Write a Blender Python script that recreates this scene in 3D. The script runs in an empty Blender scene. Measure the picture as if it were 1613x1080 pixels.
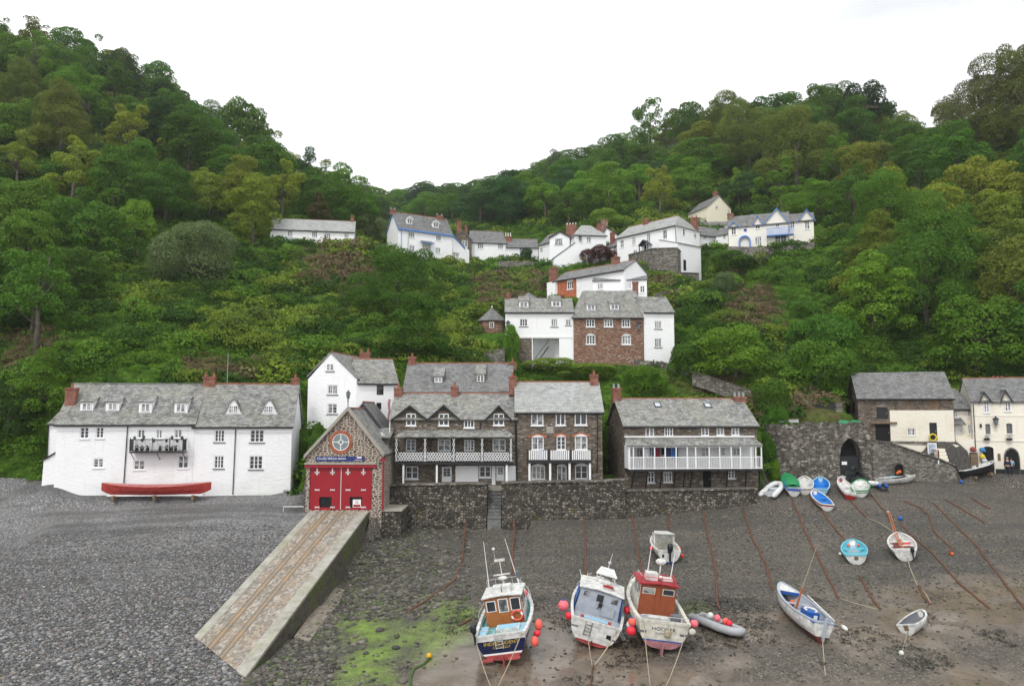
import bpy, math, random
import numpy as np
from mathutils import Vector, Matrix
from math import radians as rad, sin, cos, pi
random.seed(7); NR = np.random.default_rng(7)
SC = bpy.context.scene; COL = SC.collection
# ---------------------------------------------------------------- camera model (photo is 1613 x 1080)
F = 1200.0; CX = 806.5; CY = 540.0; TH = rad(5.2); H0 = 12.8
CT, ST = cos(TH), sin(TH)
def P(px, py, m):
    """world point seen at photo pixel px,py where one metre spans m photo pixels"""
    xc = (px-CX)/m; yc = (CY-py)/m; d = F/m
    return Vector((xc, d*CT-yc*ST, H0+d*ST+yc*CT))
def ray(px, py):
    v = Vector(((px-CX)/F, CT-(CY-py)/F*ST, ST+(CY-py)/F*CT))
    return Vector((0, 0, H0)), v
def proj(x, y, z):
    d = y*CT+(z-H0)*ST; yc = (z-H0)*CT-y*ST
    return CX+F*x/d, CY-F*yc/d, F/d
def PZ(px, py, z):
    o, v = ray(px, py); t = (z-H0)/v.z
    return o+v*t
cam = bpy.data.cameras.new('camera'); cam.sensor_width = 36; cam.lens = 36*F/1613
cam.clip_start = .5; cam.clip_end = 4000
camo = bpy.data.objects.new('camera', cam); COL.objects.link(camo)
camo.location = (0, 0, H0); camo.rotation_euler = (rad(90)+TH, 0, 0); SC.camera = camo
# ---------------------------------------------------------------- node helpers
class NT:
    def __init__(s, nt): s.nt = nt; nt.nodes.clear()
    def n(s, typ, **kw):
        nd = s.nt.nodes.new(typ)
        for k, v in kw.items():
            if k == 'ins':
                for a, b in v.items():
                    if isinstance(b, bpy.types.NodeSocket): s.nt.links.new(b, nd.inputs[a])
                    else: nd.inputs[a].default_value = b
            else: setattr(nd, k, v)
        return nd
    def link(s, a, b): s.nt.links.new(a, b)
    def math(s, op, a, b=0.0, clamp=False):
        nd = s.n('ShaderNodeMath', operation=op); nd.use_clamp = clamp
        for i, v in enumerate((a, b)):
            if isinstance(v, bpy.types.NodeSocket): s.link(v, nd.inputs[i])
            else: nd.inputs[i].default_value = v
        return nd.outputs[0]
    def mix(s, fac, a, b, mode='MIX'):
        nd = s.n('ShaderNodeMix', data_type='RGBA', blend_type=mode)
        for i, v in ((0, fac), (6, a), (7, b)):
            if isinstance(v, bpy.types.NodeSocket): s.link(v, nd.inputs[i])
            else: nd.inputs[i].default_value = (v if i == 0 or len(v) == 4 else (*v, 1))
        return nd.outputs[2]
    def ramp(s, fac, stops, interp='LINEAR'):
        nd = s.n('ShaderNodeValToRGB'); s.link(fac, nd.inputs[0]); cr = nd.color_ramp; cr.interpolation = interp
        while len(cr.elements) < len(stops): cr.elements.new(.5)
        for e, (p, c) in zip(cr.elements, stops):
            e.position = p; e.color = (*c, 1) if not isinstance(c, float) else (c, c, c, 1)
        return nd.outputs[0]
    def noise(s, vec, scale, detail=3, rough=.55, dist=0):
        nd = s.n('ShaderNodeTexNoise', ins={'Scale': scale, 'Detail': detail, 'Roughness': rough, 'Distortion': dist})
        if vec is not None: s.link(vec, nd.inputs['Vector'])
        return nd.outputs[0]
    def vmul(s, v, k):
        return s.n('ShaderNodeVectorMath', operation='MULTIPLY', ins={0: v, 1: k}).outputs[0]
    def bump(s, h, strength=.5, dist=.05, normal=None):
        nd = s.n('ShaderNodeBump', ins={'Height': h, 'Strength': strength, 'Distance': dist})
        if normal is not None: s.link(normal, nd.inputs['Normal'])
        return nd.outputs[0]
    def out(s, color, rough=.8, normal=None, metal=0, spec=.3, extra=None):
        b = s.n('ShaderNodeBsdfPrincipled')
        for k, v in (('Base Color', color), ('Roughness', rough), ('Metallic', metal), ('Specular IOR Level', spec)):
            if isinstance(v, bpy.types.NodeSocket): s.link(v, b.inputs[k])
            else: b.inputs[k].default_value = (*v, 1) if k == 'Base Color' and len(v) == 3 else v
        if normal is not None: s.link(normal, b.inputs['Normal'])
        o = s.n('ShaderNodeOutputMaterial'); s.link(b.outputs[0], o.inputs[0]); return b
MATS = {}
def newmat(name):
    m = bpy.data.materials.new(name); m.use_nodes = True; MATS[name] = m
    return m, NT(m.node_tree)
def faceuv(t, ux=1.0, vz=1.0):
    """object-space u along the wall, v up, chosen by the face normal"""
    tc = t.n('ShaderNodeTexCoord'); s = t.n('ShaderNodeSeparateXYZ', ins={0: tc.outputs['Object']}); nn = t.n('ShaderNodeSeparateXYZ', ins={0: tc.outputs['Normal']})
    g = t.math('GREATER_THAN', t.math('ABSOLUTE', nn.outputs[0]), t.math('ABSOLUTE', nn.outputs[1]))
    u = t.math('ADD', t.math('MULTIPLY', s.outputs[1], g), t.math('MULTIPLY', s.outputs[0], t.math('SUBTRACT', 1.0, g)))
    c = t.n('ShaderNodeCombineXYZ', ins={0: t.math('MULTIPLY', u, ux), 1: t.math('MULTIPLY', s.outputs[2], vz)})
    return c.outputs[0], tc.outputs['Object']
def paint(name, c, rough=.45, var=.12, spec=.35, metal=0):
    if name in MATS: return MATS[name]
    m, t = newmat(name); tc = t.n('ShaderNodeTexCoord').outputs['Object']
    n = t.noise(tc, 3.0, 5); c2 = tuple(x*(1-2*var) for x in c)
    t.out(t.ramp(n, [(.3, c2), (.65, c)]), rough, t.bump(t.noise(tc, 30, 2), .15, .01), metal, spec); return m
def m_white(name, c=(.84, .845, .86), bump=1.0, stain=(.5, .49, .45), sc=2.2):
    m, t = newmat(name); uv, ob = faceuv(t, 1, 1.9)
    n1 = t.noise(uv, sc, 4, .6); n2 = t.noise(ob, .35, 5, .6); n3 = t.noise(uv, 9, 3)
    col = t.mix(t.ramp(n2, [(.52, 0.0), (.8, .35)]), c, stain)
    col = t.mix(t.ramp(n3, [(.3, .12), (.5, 0.0)]), col, tuple(x*.75 for x in c))
    st = t.noise(t.vmul(uv, (3.2, .16, 1)), 1.0, 4, .6); col = t.mix(t.ramp(st, [(.56, 0.0), (.8, .28)]), col, stain)
    h = t.math('ADD', n1, t.math('MULTIPLY', n3, .25))
    t.out(col, .8, t.bump(h, .4*bump, .12), spec=.15); return m
def m_stone(name, stops, mortar, sx=3.2, sy=6.0, mw=.06, blotch=None, bump=.7, rnd=.9):
    m, t = newmat(name); uv, ob = faceuv(t, sx, sy)
    wob = t.n('ShaderNodeVectorMath', operation='ADD', ins={0: uv, 1: t.vmul(t.n('ShaderNodeTexNoise', ins={'Vector': uv, 'Scale': 1.3, 'Detail': 2}).outputs[1], (.6, .6, 0))}).outputs[0]
    v = t.n('ShaderNodeTexVoronoi', voronoi_dimensions='2D', ins={'Vector': wob, 'Scale': 1.0, 'Randomness': rnd})
    e = t.n('ShaderNodeTexVoronoi', voronoi_dimensions='2D', feature='DISTANCE_TO_EDGE', ins={'Vector': wob, 'Scale': 1.0, 'Randomness': rnd})
    r = t.n('ShaderNodeSeparateColor', ins={0: v.outputs['Color']}).outputs[0]
    col = t.ramp(r, stops, 'LINEAR'); col = t.mix(t.ramp(t.noise(ob, 6, 4), [(.35, .3), (.7, 0.0)]), col, (.03, .03, .028))
    em = t.ramp(e.outputs[0], [(mw*.5, 1.0), (mw*1.6, 0.0)]); col = t.mix(em, col, mortar)
    if blotch: col = t.mix(t.ramp(t.noise(ob, blotch[1], 5, .65), [(blotch[2], 0.0), (blotch[2]+.12, .85)]), col, blotch[0])
    h = t.ramp(e.outputs[0], [(0.0, 0.0), (mw*3.5, 1.0)])
    t.out(col, .88, t.bump(h, bump, .06), spec=.15); return m
def m_slate(name, c1, c2, lichen=(.36, .36, .24), lamt=.5, sc=1.0, dark=.45, bright=(.42, .43, .42)):
    m, t = newmat(name); uv, ob = faceuv(t, 1, 1.35)
    b = t.n('ShaderNodeTexBrick', ins={'Vector': uv, 'Color1': (*c1, 1), 'Color2': (*c2, 1), 'Mortar': (*[x*.35 for x in c1], 1), 'Scale': sc, 'Mortar Size': .012, 'Mortar Smooth': .3, 'Brick Width': .34, 'Row Height': .2, 'Bias': 0.0})
    big = t.noise(ob, .5, 6, .7); fine = t.noise(uv, 5, 4, .7)
    col = t.mix(t.ramp(big, [(.42, 0.0), (.72, lamt)]), b.outputs[0], lichen)
    col = t.mix(t.ramp(fine, [(.52, 0.0), (.75, .55)]), col, bright)
    col = t.mix(t.ramp(t.noise(ob, .9, 5, .7), [(.28, dark), (.5, 0.0)]), col, (.035, .036, .036))
    h = t.math('ADD', t.math('MULTIPLY', b.outputs[1], -1.0), t.math('MULTIPLY', fine, .5))
    t.out(col, .75, t.bump(h, .6, .035), spec=.25); return m
def m_brick(name, c1, c2, mortar, sc=1.0):
    m, t = newmat(name); uv, ob = faceuv(t)
    b = t.n('ShaderNodeTexBrick', ins={'Vector': uv, 'Color1': (*c1, 1), 'Color2': (*c2, 1), 'Mortar': (*mortar, 1), 'Scale': sc, 'Mortar Size': .012, 'Brick Width': .23, 'Row Height': .085, 'Bias': 0.0})
    col = t.mix(t.ramp(t.noise(ob, 1.6, 6, .75), [(.42, 0.0), (.62, .8)]), b.outputs[0], tuple(x*.5 for x in c1)); col = t.mix(t.ramp(t.noise(ob, 9, 3, .6), [(.5, 0.0), (.7, .6)]), col, tuple(x*.55+.03 for x in c2))
    col = t.mix(t.ramp(t.noise(ob, 5, 4, .7), [(.58, 0.0), (.75, .5)]), col, (.4, .36, .33))
    t.out(col, .85, t.bump(b.outputs[1], -.4, .02), spec=.2); return m
m_white('white_wall'); m_white('white_render', bump=.35); m_white('cream_wall', (.80, .76, .66), .5, (.45, .38, .3)); m_white('cream_pale', (.78, .75, .69), .3)
m_white('yellow_wall', (.78, .73, .58), .3); m_white('barn_white', (.76, .72, .62), 1.0, (.42, .33, .22))
m_stone('stone_brown', [(0, (.085, .07, .055)), (.35, (.15, .12, .095)), (.65, (.2, .16, .125)), (.9, (.27, .23, .19)), (1, (.4, .37, .33))], (.17, .15, .125), 3.0, 8.5)
m_stone('stone_lifeboat', [(0, (.07, .05, .04)), (.35, (.16, .10, .07)), (.7, (.24, .15, .10)), (1, (.33, .27, .22))], (.50, .47, .42), 3.2, 5.4, .1)
m_stone('stone_sea', [(0, (.045, .043, .04)), (.45, (.10, .092, .078)), (.8, (.19, .17, .14)), (1, (.30, .27, .23))], (.04, .036, .03), 3.9, 4.5, .09, ((.13, .105, .03), .5, .64), 1.0)
m_stone('stone_kiln', [(0, (.05, .047, .042)), (.5, (.12, .108, .092)), (.85, (.2, .18, .155)), (1, (.4, .37, .33))], (.13, .12, .1), 3.2, 5.5, .06, ((.40, .37, .34), 1.3, .54))
m_stone('stone_grey', [(0, (.09, .085, .078)), (.5, (.18, .165, .145)), (1, (.36, .34, .3))], (.15, .14, .12), 3.0, 6.5)
m_slate('slate_lichen', (.15, .152, .15), (.32, .322, .31), (.25, .245, .17), .5, 1, .75, (.55, .56, .56)); m_slate('slate_grey', (.12, .122, .125), (.22, .222, .225), (.24, .24, .2), .35, 1, .6, (.42, .43, .44))
m_slate('slate_pale', (.28, .29, .29), (.42, .43, .43), (.30, .30, .24), .5, 1, .35, (.45, .46, .45)); m_slate('slate_black', (.055, .06, .072), (.075, .08, .095), (.1, .11, .11), .2, 1, .2, (.12, .13, .14))
m_brick('brick_red', (.30, .095, .06), (.20, .07, .05), (.3, .22, .17)); m_stone('brick_brown', [(0, (.14, .07, .05)), (.3, (.25, .12, .08)), (.65, (.34, .18, .12)), (.88, (.38, .26, .19)), (1, (.52, .46, .40))], (.27, .21, .17), 3.8, 11, .05)
m_brick('brick_orange', (.55, .15, .07), (.42, .12, .06), (.5, .2, .12))
paint('terracotta', (.32, .125, .08), .8, .2); paint('white_paint', (.80, .81, .82), .4, .04); paint('black_paint', (.02, .021, .023), .4, .1); paint('red_door', (.32, .014, .024), .4, .06)
paint('grey_trim', (.17, .17, .175), .6); paint('blue_trim', (.10, .24, .60), .45, .06); paint('lead', (.34, .36, .40), .6); paint('rust', (.17, .06, .025), .9, .25); paint('timber', (.20, .14, .09), .8, .2)
paint('interior_dark', (.012, .012, .013), .9); paint('sign_blue', (.015, .035, .16), .4, .03); paint('concrete', (.36, .34, .29), .9, .12); paint('green_paint', (.03, .30, .13), .5)
def m_glass():
    m, t = newmat('window_glass'); ob = t.n('ShaderNodeTexCoord').outputs['Object']; oi = t.n('ShaderNodeObjectInfo')
    n = t.noise(ob, 2.5, 2); r = oi.outputs['Random']
    cur = t.mix(t.math('MULTIPLY', t.math('GREATER_THAN', r, .45), t.ramp(n, [(.4, .1), (.55, .9)])), (.03, .034, .04), (.34, .34, .33))
    t.out(cur, .12, None, spec=.6)
m_glass()
# ---------------------------------------------------------------- mesh builder
class MB:
    def __init__(s): s.v = []; s.f = []; s.mi = []; s.mats = []; s.sm = []; s.cur = 0; s.smooth = False
    def m(s, name, smooth=False):
        if name not in s.mats: s.mats.append(name)
        s.cur = s.mats.index(name); s.smooth = smooth; return s
    def poly(s, pts):
        b = len(s.v); s.v += [tuple(p) for p in pts]; s.f.append(tuple(range(b, b+len(pts)))); s.mi.append(s.cur); s.sm.append(s.smooth)
    def add(s, vs, fs):
        b = len(s.v); s.v += [tuple(p) for p in vs]
        for f in fs: s.f.append(tuple(b+i for i in f)); s.mi.append(s.cur); s.sm.append(s.smooth)
    def box(s, x0, x1, y0, y1, z0, z1):
        s.add([(x, y, z) for z in (z0, z1) for y in (y0, y1) for x in (x0, x1)], [(0, 2, 3, 1), (4, 5, 7, 6), (0, 1, 5, 4), (2, 6, 7, 3), (0, 4, 6, 2), (1, 3, 7, 5)]); return s
    def prism(s, poly, d):
        """poly: 3D points (planar) extruded by vector d"""
        n = len(poly); a = [Vector(p) for p in poly]; b = [p+Vector(d) for p in a]
        nrm = sum(((a[i]-a[0]).cross(a[(i+1) % n]-a[0]) for i in range(n)), Vector())
        if nrm.dot(Vector(d)) > 0: a, b = a[::-1], b[::-1]
        s.add(a+b, [tuple(range(n)), tuple(range(2*n-1, n-1, -1))]+[(i, n+i, n+(i+1) % n, (i+1) % n) for i in range(n)]); return s
    def slab(s, pts, th):
        """slab under the polygon, thickness th along its downward normal"""
        a = [Vector(p) for p in pts]; n = (a[1]-a[0]).cross(a[2]-a[0]).normalized()
        if n.z < 0: n = -n
        return s.prism(a, -n*th)
    def tube(s, pts, r, k=6, r2=None, cap=True):
        pts = [Vector(p) for p in pts]; n = len(pts); rings = []
        up = None
        for i, p in enumerate(pts):
            d = (pts[min(i+1, n-1)]-pts[max(i-1, 0)]).normalized()
            if up is None: up = d.orthogonal().normalized()
            else:
                up = up-d*up.dot(d); up = up.normalized() if up.length > 1e-5 else d.orthogonal().normalized()
            w = d.cross(up); rr = r if r2 is None else r+(r2-r)*i/(n-1)
            rings.append([p+(up*cos(2*pi*j/k)+w*sin(2*pi*j/k))*rr for j in range(k)])
        vs = [v for rg in rings for v in rg]; fs = [(i*k+j, i*k+(j+1) % k, (i+1)*k+(j+1) % k, (i+1)*k+j) for i in range(n-1) for j in range(k)]
        if cap: fs += [tuple(range(k))[::-1], tuple((n-1)*k+j for j in range(k))]
        s.add(vs, fs); return s
    def lathe(s, c, prof, k=12, ax='z'):
        """prof: [(r,h)] about an axis through c"""
        n = len(prof); vs = []
        for r, h in prof:
            for j in range(k):
                a = 2*pi*j/k; q = (cos(a)*r, sin(a)*r, h)
                if ax == 'y': q = (q[0], q[2], q[1])
                if ax == 'x': q = (q[2], q[0], q[1])
                vs.append((c[0]+q[0], c[1]+q[1], c[2]+q[2]))
        fs = [(i*k+j, i*k+(j+1) % k, (i+1)*k+(j+1) % k, (i+1)*k+j) for i in range(n-1) for j in range(k)]+[tuple(range(k))[::-1], tuple((n-1)*k+j for j in range(k))]
        s.add(vs, fs); return s
    def ball(s, c, r, k=12, sq=(1, 1, 1)):
        h = max(4, k//2); vs = []
        for i in range(h+1):
            p = pi*i/h
            for j in range(k):
                a = 2*pi*j/k; vs.append((c[0]+r*sq[0]*sin(p)*cos(a), c[1]+r*sq[1]*sin(p)*sin(a), c[2]-r*sq[2]*cos(p)))
        s.add(vs, [(i*k+j, i*k+(j+1) % k, (i+1)*k+(j+1) % k, (i+1)*k+j) for i in range(h) for j in range(k)]); return s
    def build(s, name, parent=None, T=None, **kw):
        me = bpy.data.meshes.new(name); me.from_pydata(s.v, [], s.f)
        for q in s.mats: me.materials.append(MATS[q])
        me.polygons.foreach_set('material_index', s.mi); me.polygons.foreach_set('use_smooth', s.sm); me.update()
        o = bpy.data.objects.new(name, me); COL.objects.link(o)
        if parent is not None: o.parent = parent
        if T is not None: o.matrix_local = T
        tag(o, **kw); return o
def tag(o, label=None, cat=None, group=None, kind=None):
    if label: o['label'] = label
    if cat: o['category'] = cat
    if group: o['group'] = group
    if kind: o['kind'] = kind
    return o
def empty(name, loc, rz=0, label=None, cat=None, group=None):
    o = bpy.data.objects.new(name, None); COL.objects.link(o); o.location = loc; o.rotation_euler = (0, 0, rz); o.empty_display_size = .3
    return tag(o, label, cat, group)
def text_mesh(mb, s, size, place, depth=.01):
    """letters as faces; place(x,y,off)->point"""
    cu = bpy.data.curves.new('t', 'FONT'); cu.body = s; cu.size = size; cu.resolution_u = 2
    o = bpy.data.objects.new('t', cu); COL.objects.link(o); bpy.context.view_layer.update()
    me = bpy.data.meshes.new_from_object(o); bpy.data.objects.remove(o)
    w = max(v.co.x for v in me.vertices)
    mb.add([place(v.co.x, v.co.y, depth) for v in me.vertices], [tuple(p.vertices) for p in me.polygons]); bpy.data.meshes.remove(me)
    return w
# ---------------------------------------------------------------- terrain
def tps_fit(pts, lam=0.0):
    A = np.array(pts, float); n = len(A); X = A[:, :2]/50
    d = np.hypot(X[:, None, 0]-X[None, :, 0], X[:, None, 1]-X[None, :, 1]); K = np.where(d > 0, d*d*np.log(d+1e-12), 0)+lam*np.eye(n)
    Q = np.c_[np.ones(n), X]; M = np.block([[K, Q], [Q.T, np.zeros((3, 3))]]); w = np.linalg.solve(M, np.r_[A[:, 2], 0, 0, 0])
    return X, w
def tps_eval(fit, x, y):
    X, w = fit; x = np.asarray(x, float)/50; y = np.asarray(y, float)/50; out = w[-3]+w[-2]*x+w[-1]*y
    for i in range(len(X)):
        d2 = (x-X[i, 0])**2+(y-X[i, 1])**2; out = out+w[i]*.5*d2*np.log(d2+1e-18)
    return out
hill_px = [(-300,800,17.5),(-120,640,15),(-200,450,11.5),(-200,250,8.5),(-200,60,6.8),(20,735,17),(0,600,15.2),(0,450,12),(0,300,9.5),(0,115,7.6),
 (120,600,15.6),(200,600,15.4),(200,450,11.8),(200,300,9.2),(200,180,7.4),(100,150,7.5),(330,300,8.6),(320,225,7.0),(330,600,15.2),(430,325,8.0),(400,500,12.5),(400,410,10.2),
 (425,388,9.8),(558,388,9.8),(495,355,8.8),(480,500,12.4),(540,540,13.2),(600,600,14.8),(600,520,12.2),(600,440,10.3),(700,555,13.2),(700,480,11),(700,425,9),(640,408,8.7),(740,416,8.6),
 (760,560,13),(900,566,12.7),(1062,578,12.7),(850,610,14.6),(1000,605,14.2),(1150,622,14.2),(950,650,15.6),(1080,640,15.2),(780,500,11.8),(865,475,11.2),(1018,478,11.2),(1080,500,11.6),
 (850,418,8.6),(770,416,8.4),(920,405,8.7),(1000,420,9.2),(1110,442,9.8),(1140,390,9.3),(1285,380,9.8),(1200,450,10.8),(1200,560,12.8),(1230,640,15),(1300,600,13.8),(1400,570,12.6),(1400,450,11),(1300,400,10.2),(1120,350,7.8),
 (1500,560,12.8),(1650,560,13.2),(1500,450,11.2),(1650,420,11),(1650,300,9.8),(1500,345,9.5),(1400,340,9),(1300,315,8),(1200,330,7.6),(1650,200,8.4),(1550,240,8.4),(1800,100,8),(1800,400,10.5),
 (1350,200,6.6),(1200,215,6.1),(1050,235,5.3),(1440,250,6.6),(1500,235,7.2),(1050,300,6.4),(1150,285,6.8),(1000,345,7.2),(900,365,7.4),(950,285,5),(930,270,4.6),(860,335,6.2),
 (600,338,3.4),(680,332,3.1),(760,326,3.4),(840,308,4.0),(720,348,4.6),(800,350,5.6),(700,375,7),(520,346,4.2),(560,356,5),(590,376,7.6),(480,332,5.6)]
hp = [tuple(P(*q)) for q in hill_px]
hp += [(-260,320,118),(-120,330,104),(0,480,110),(120,420,122),(240,330,118),(-320,160,112),(320,180,112),(0,640,130),(-170,60,30),(170,60,22),(-60,400,106),(60,400,108)]
hp += [(x, 52, -6) for x in (-60,-30,0,30,60)]+[(x, 10, -22) for x in (-120,-60,0,60,120)]
HILL = tps_fit(hp, .002)
beach_px = [(67,780,17.6),(300,780,17.5),(462,782,17.7),(0,792,17.8),(-150,800,17.5),(482,804,18.8),(0,880,21.2),(200,880,21.6),(350,880,22.6),(0,990,26.2),(150,1000,27.0),(290,1000,27.4),(200,1080,30.8),(0,1080,30.2),(330,1080,31.3),
 (610,842,18.9),(584,850,19.1),(612,880,20.6),(531,930,21.9),(487,984,24.9),(442,1030,27.8),(405,1066,31.2),(600,940,24.5),(540,1010,28),(625,818,17.8),(780,822,18),(950,815,17.8),(1180,790,17.4),(1230,765,16.8),(1300,756,16.4),(1400,752,16.1),(1500,752,15.6),(1560,752,15.1),(1680,752,15),
 (700,900,22.1),(850,900,22.2),(1000,900,22.4),(1150,900,22.6),(1300,900,22.8),(1450,890,22.4),(1613,880,22),(1750,860,21),
 (600,985,27),(800,1000,28),(950,1010,28.6),(1100,1000,28.2),(1300,1000,28.4),(1500,990,28),(1700,980,28),(640,1080,32),(900,1080,32.2),(1200,1080,32.2),(1613,1080,32.2),(1300,830,19.3),(1500,820,18.6),(1000,850,19.6),(1613,800,17.4),(1180,850,19.8)]
bp = [tuple(P(*q)) for q in beach_px]+[(x, y, -.4-(20-y)*.02) for x in (-60,-30,0,30,60) for y in (-20, 12, 26)]+[(-120,40,2),(120,40,0),(-120,75,8),(120,78,9),(0,85,7),(-40,85,7.5),(50,90,9),(0,110,9),(0,300,10),(-300,100,8),(300,100,10)]
BEACH = tps_fit(bp, .01)
def sstep(a, b, x):
    t = np.clip((x-a)/(b-a), 0, 1); return t*t*(3-2*t)
FL = [P(-200,790,17.2), P(70,785,17.0), P(455,785,17.4), P(478,790,16.9), P(612,790,16.9), P(985,790,16.9), P(1195,790,16.7), P(1212,780,15.6), P(1376,760,15.1), P(1378,760,14.85), P(1505,760,14.9), P(1510,760,14.9), P(1720,760,15.7)]
FLx = np.array([p.x for p in FL]); FLy = np.array([p.y for p in FL])
PADS = []; LIMITED = [1]   # (ox, oy, ux, uy, x0, x1, y0, y1, z, falloff)
def vnoise(x, y, s, seed=0):
    """cheap smooth value noise"""
    x = np.asarray(x)/s+seed*13.7; y = np.asarray(y)/s+seed*7.3; xi = np.floor(x); yi = np.floor(y); fx = x-xi; fy = y-yi
    fx = fx*fx*(3-2*fx); fy = fy*fy*(3-2*fy)
    h = lambda a, b: np.modf(np.abs(np.sin(a*127.1+b*311.7)*43758.5453))[0]
    return (h(xi, yi)*(1-fx)+h(xi+1, yi)*fx)*(1-fy)+(h(xi, yi+1)*(1-fx)+h(xi+1, yi+1)*fx)*fy
def ground(x, y, parts=False):
    x = np.asarray(x, float); y = np.asarray(y, float)
    h = tps_eval(HILL, x, y)+(vnoise(x, y, 9)-.5)*1.2+(vnoise(x, y, 3.2, 3)-.5)*.6; b = tps_eval(BEACH, x, y)
    b = b+(vnoise(x, y, 3.5, 5)-.5)*.16+(vnoise(x, y, 1.1, 6)-.5)*.05
    h = h-12*sstep(0, 2.5, np.interp(x, FLx, FLy)-y)*(y < 90); ish = h > b; z = np.maximum(h, b)
    for (ox, oy, ux, uy, x0, x1, y0, y1, pz, fo) in PADS:
        if fo < 2 or len(LIMITED) == 0: continue
        lx = (x-ox)*ux+(y-oy)*uy; ly = -(x-ox)*uy+(y-oy)*ux; lat = np.maximum(np.maximum(x0-lx, lx-x1), 0)
        lim = pz+.15-.75*np.clip(y0-ly-.4, 0, 9); w = (1-sstep(0, 4, lat))*(1-sstep(10, 15, y0-ly))*(ly < y1); z = np.where(z > lim, z*(1-w)+lim*w, z)
    for (ox, oy, ux, uy, x0, x1, y0, y1, pz, fo) in PADS:
        lx = (x-ox)*ux+(y-oy)*uy; ly = -(x-ox)*uy+(y-oy)*ux
        d = np.hypot(np.maximum(np.maximum(x0-lx, lx-x1), 0), np.maximum(np.maximum(y0-ly, ly-y1), 0)); w = 1-sstep(0, fo, d)
        z = z*(1-w)+pz*w
    return (z, ish) if parts else z
def gz(x, y): return float(ground(np.array([x]), np.array([y]))[0])
def hit_ground(px, py, lo=25, hi=420):
    o, v = ray(px, py); ts = np.r_[np.arange(lo, 120, .5), np.arange(120, hi, 1.5)]
    X = v.x*ts; Y = v.y*ts; Z = H0+v.z*ts; G = ground(X, Y); k = np.nonzero(Z < G)[0]
    if len(k) == 0: return None
    k = k[0]; return Vector((X[k], Y[k], G[k]))
def B(px, py):
    """beach point at a pixel (finer march)"""
    o, v = ray(px, py); ts = np.arange(22, 100, .04); X = v.x*ts; Y = v.y*ts; Z = H0+v.z*ts; G = ground(X, Y); k = np.nonzero(Z < G)[0]
    k = k[0] if len(k) else len(ts)-1; return Vector((X[k], Y[k], G[k]))
def poly_mask(px, py, poly, soft, nz):
    """soft inside mask of a polygon in photo pixels projected on the ground"""
    poly = np.array(poly, float); n = len(poly); ins = np.zeros(px.shape, bool); dm = np.full(px.shape, 1e9)
    for i in range(n):
        x0, y0 = poly[i]; x1, y1 = poly[(i+1) % n]
        c = ((y0 > py) != (y1 > py)) & (px < (x1-x0)*(py-y0)/(y1-y0+1e-9)+x0); ins ^= c
        t = np.clip(((px-x0)*(x1-x0)+(py-y0)*(y1-y0))/((x1-x0)**2+(y1-y0)**2), 0, 1); dm = np.minimum(dm, np.hypot(px-x0-t*(x1-x0), py-y0-t*(y1-y0)))
    sd = np.where(ins, dm, -dm)+nz; return np.clip(.5+sd/(2*soft), 0, 1)
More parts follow.
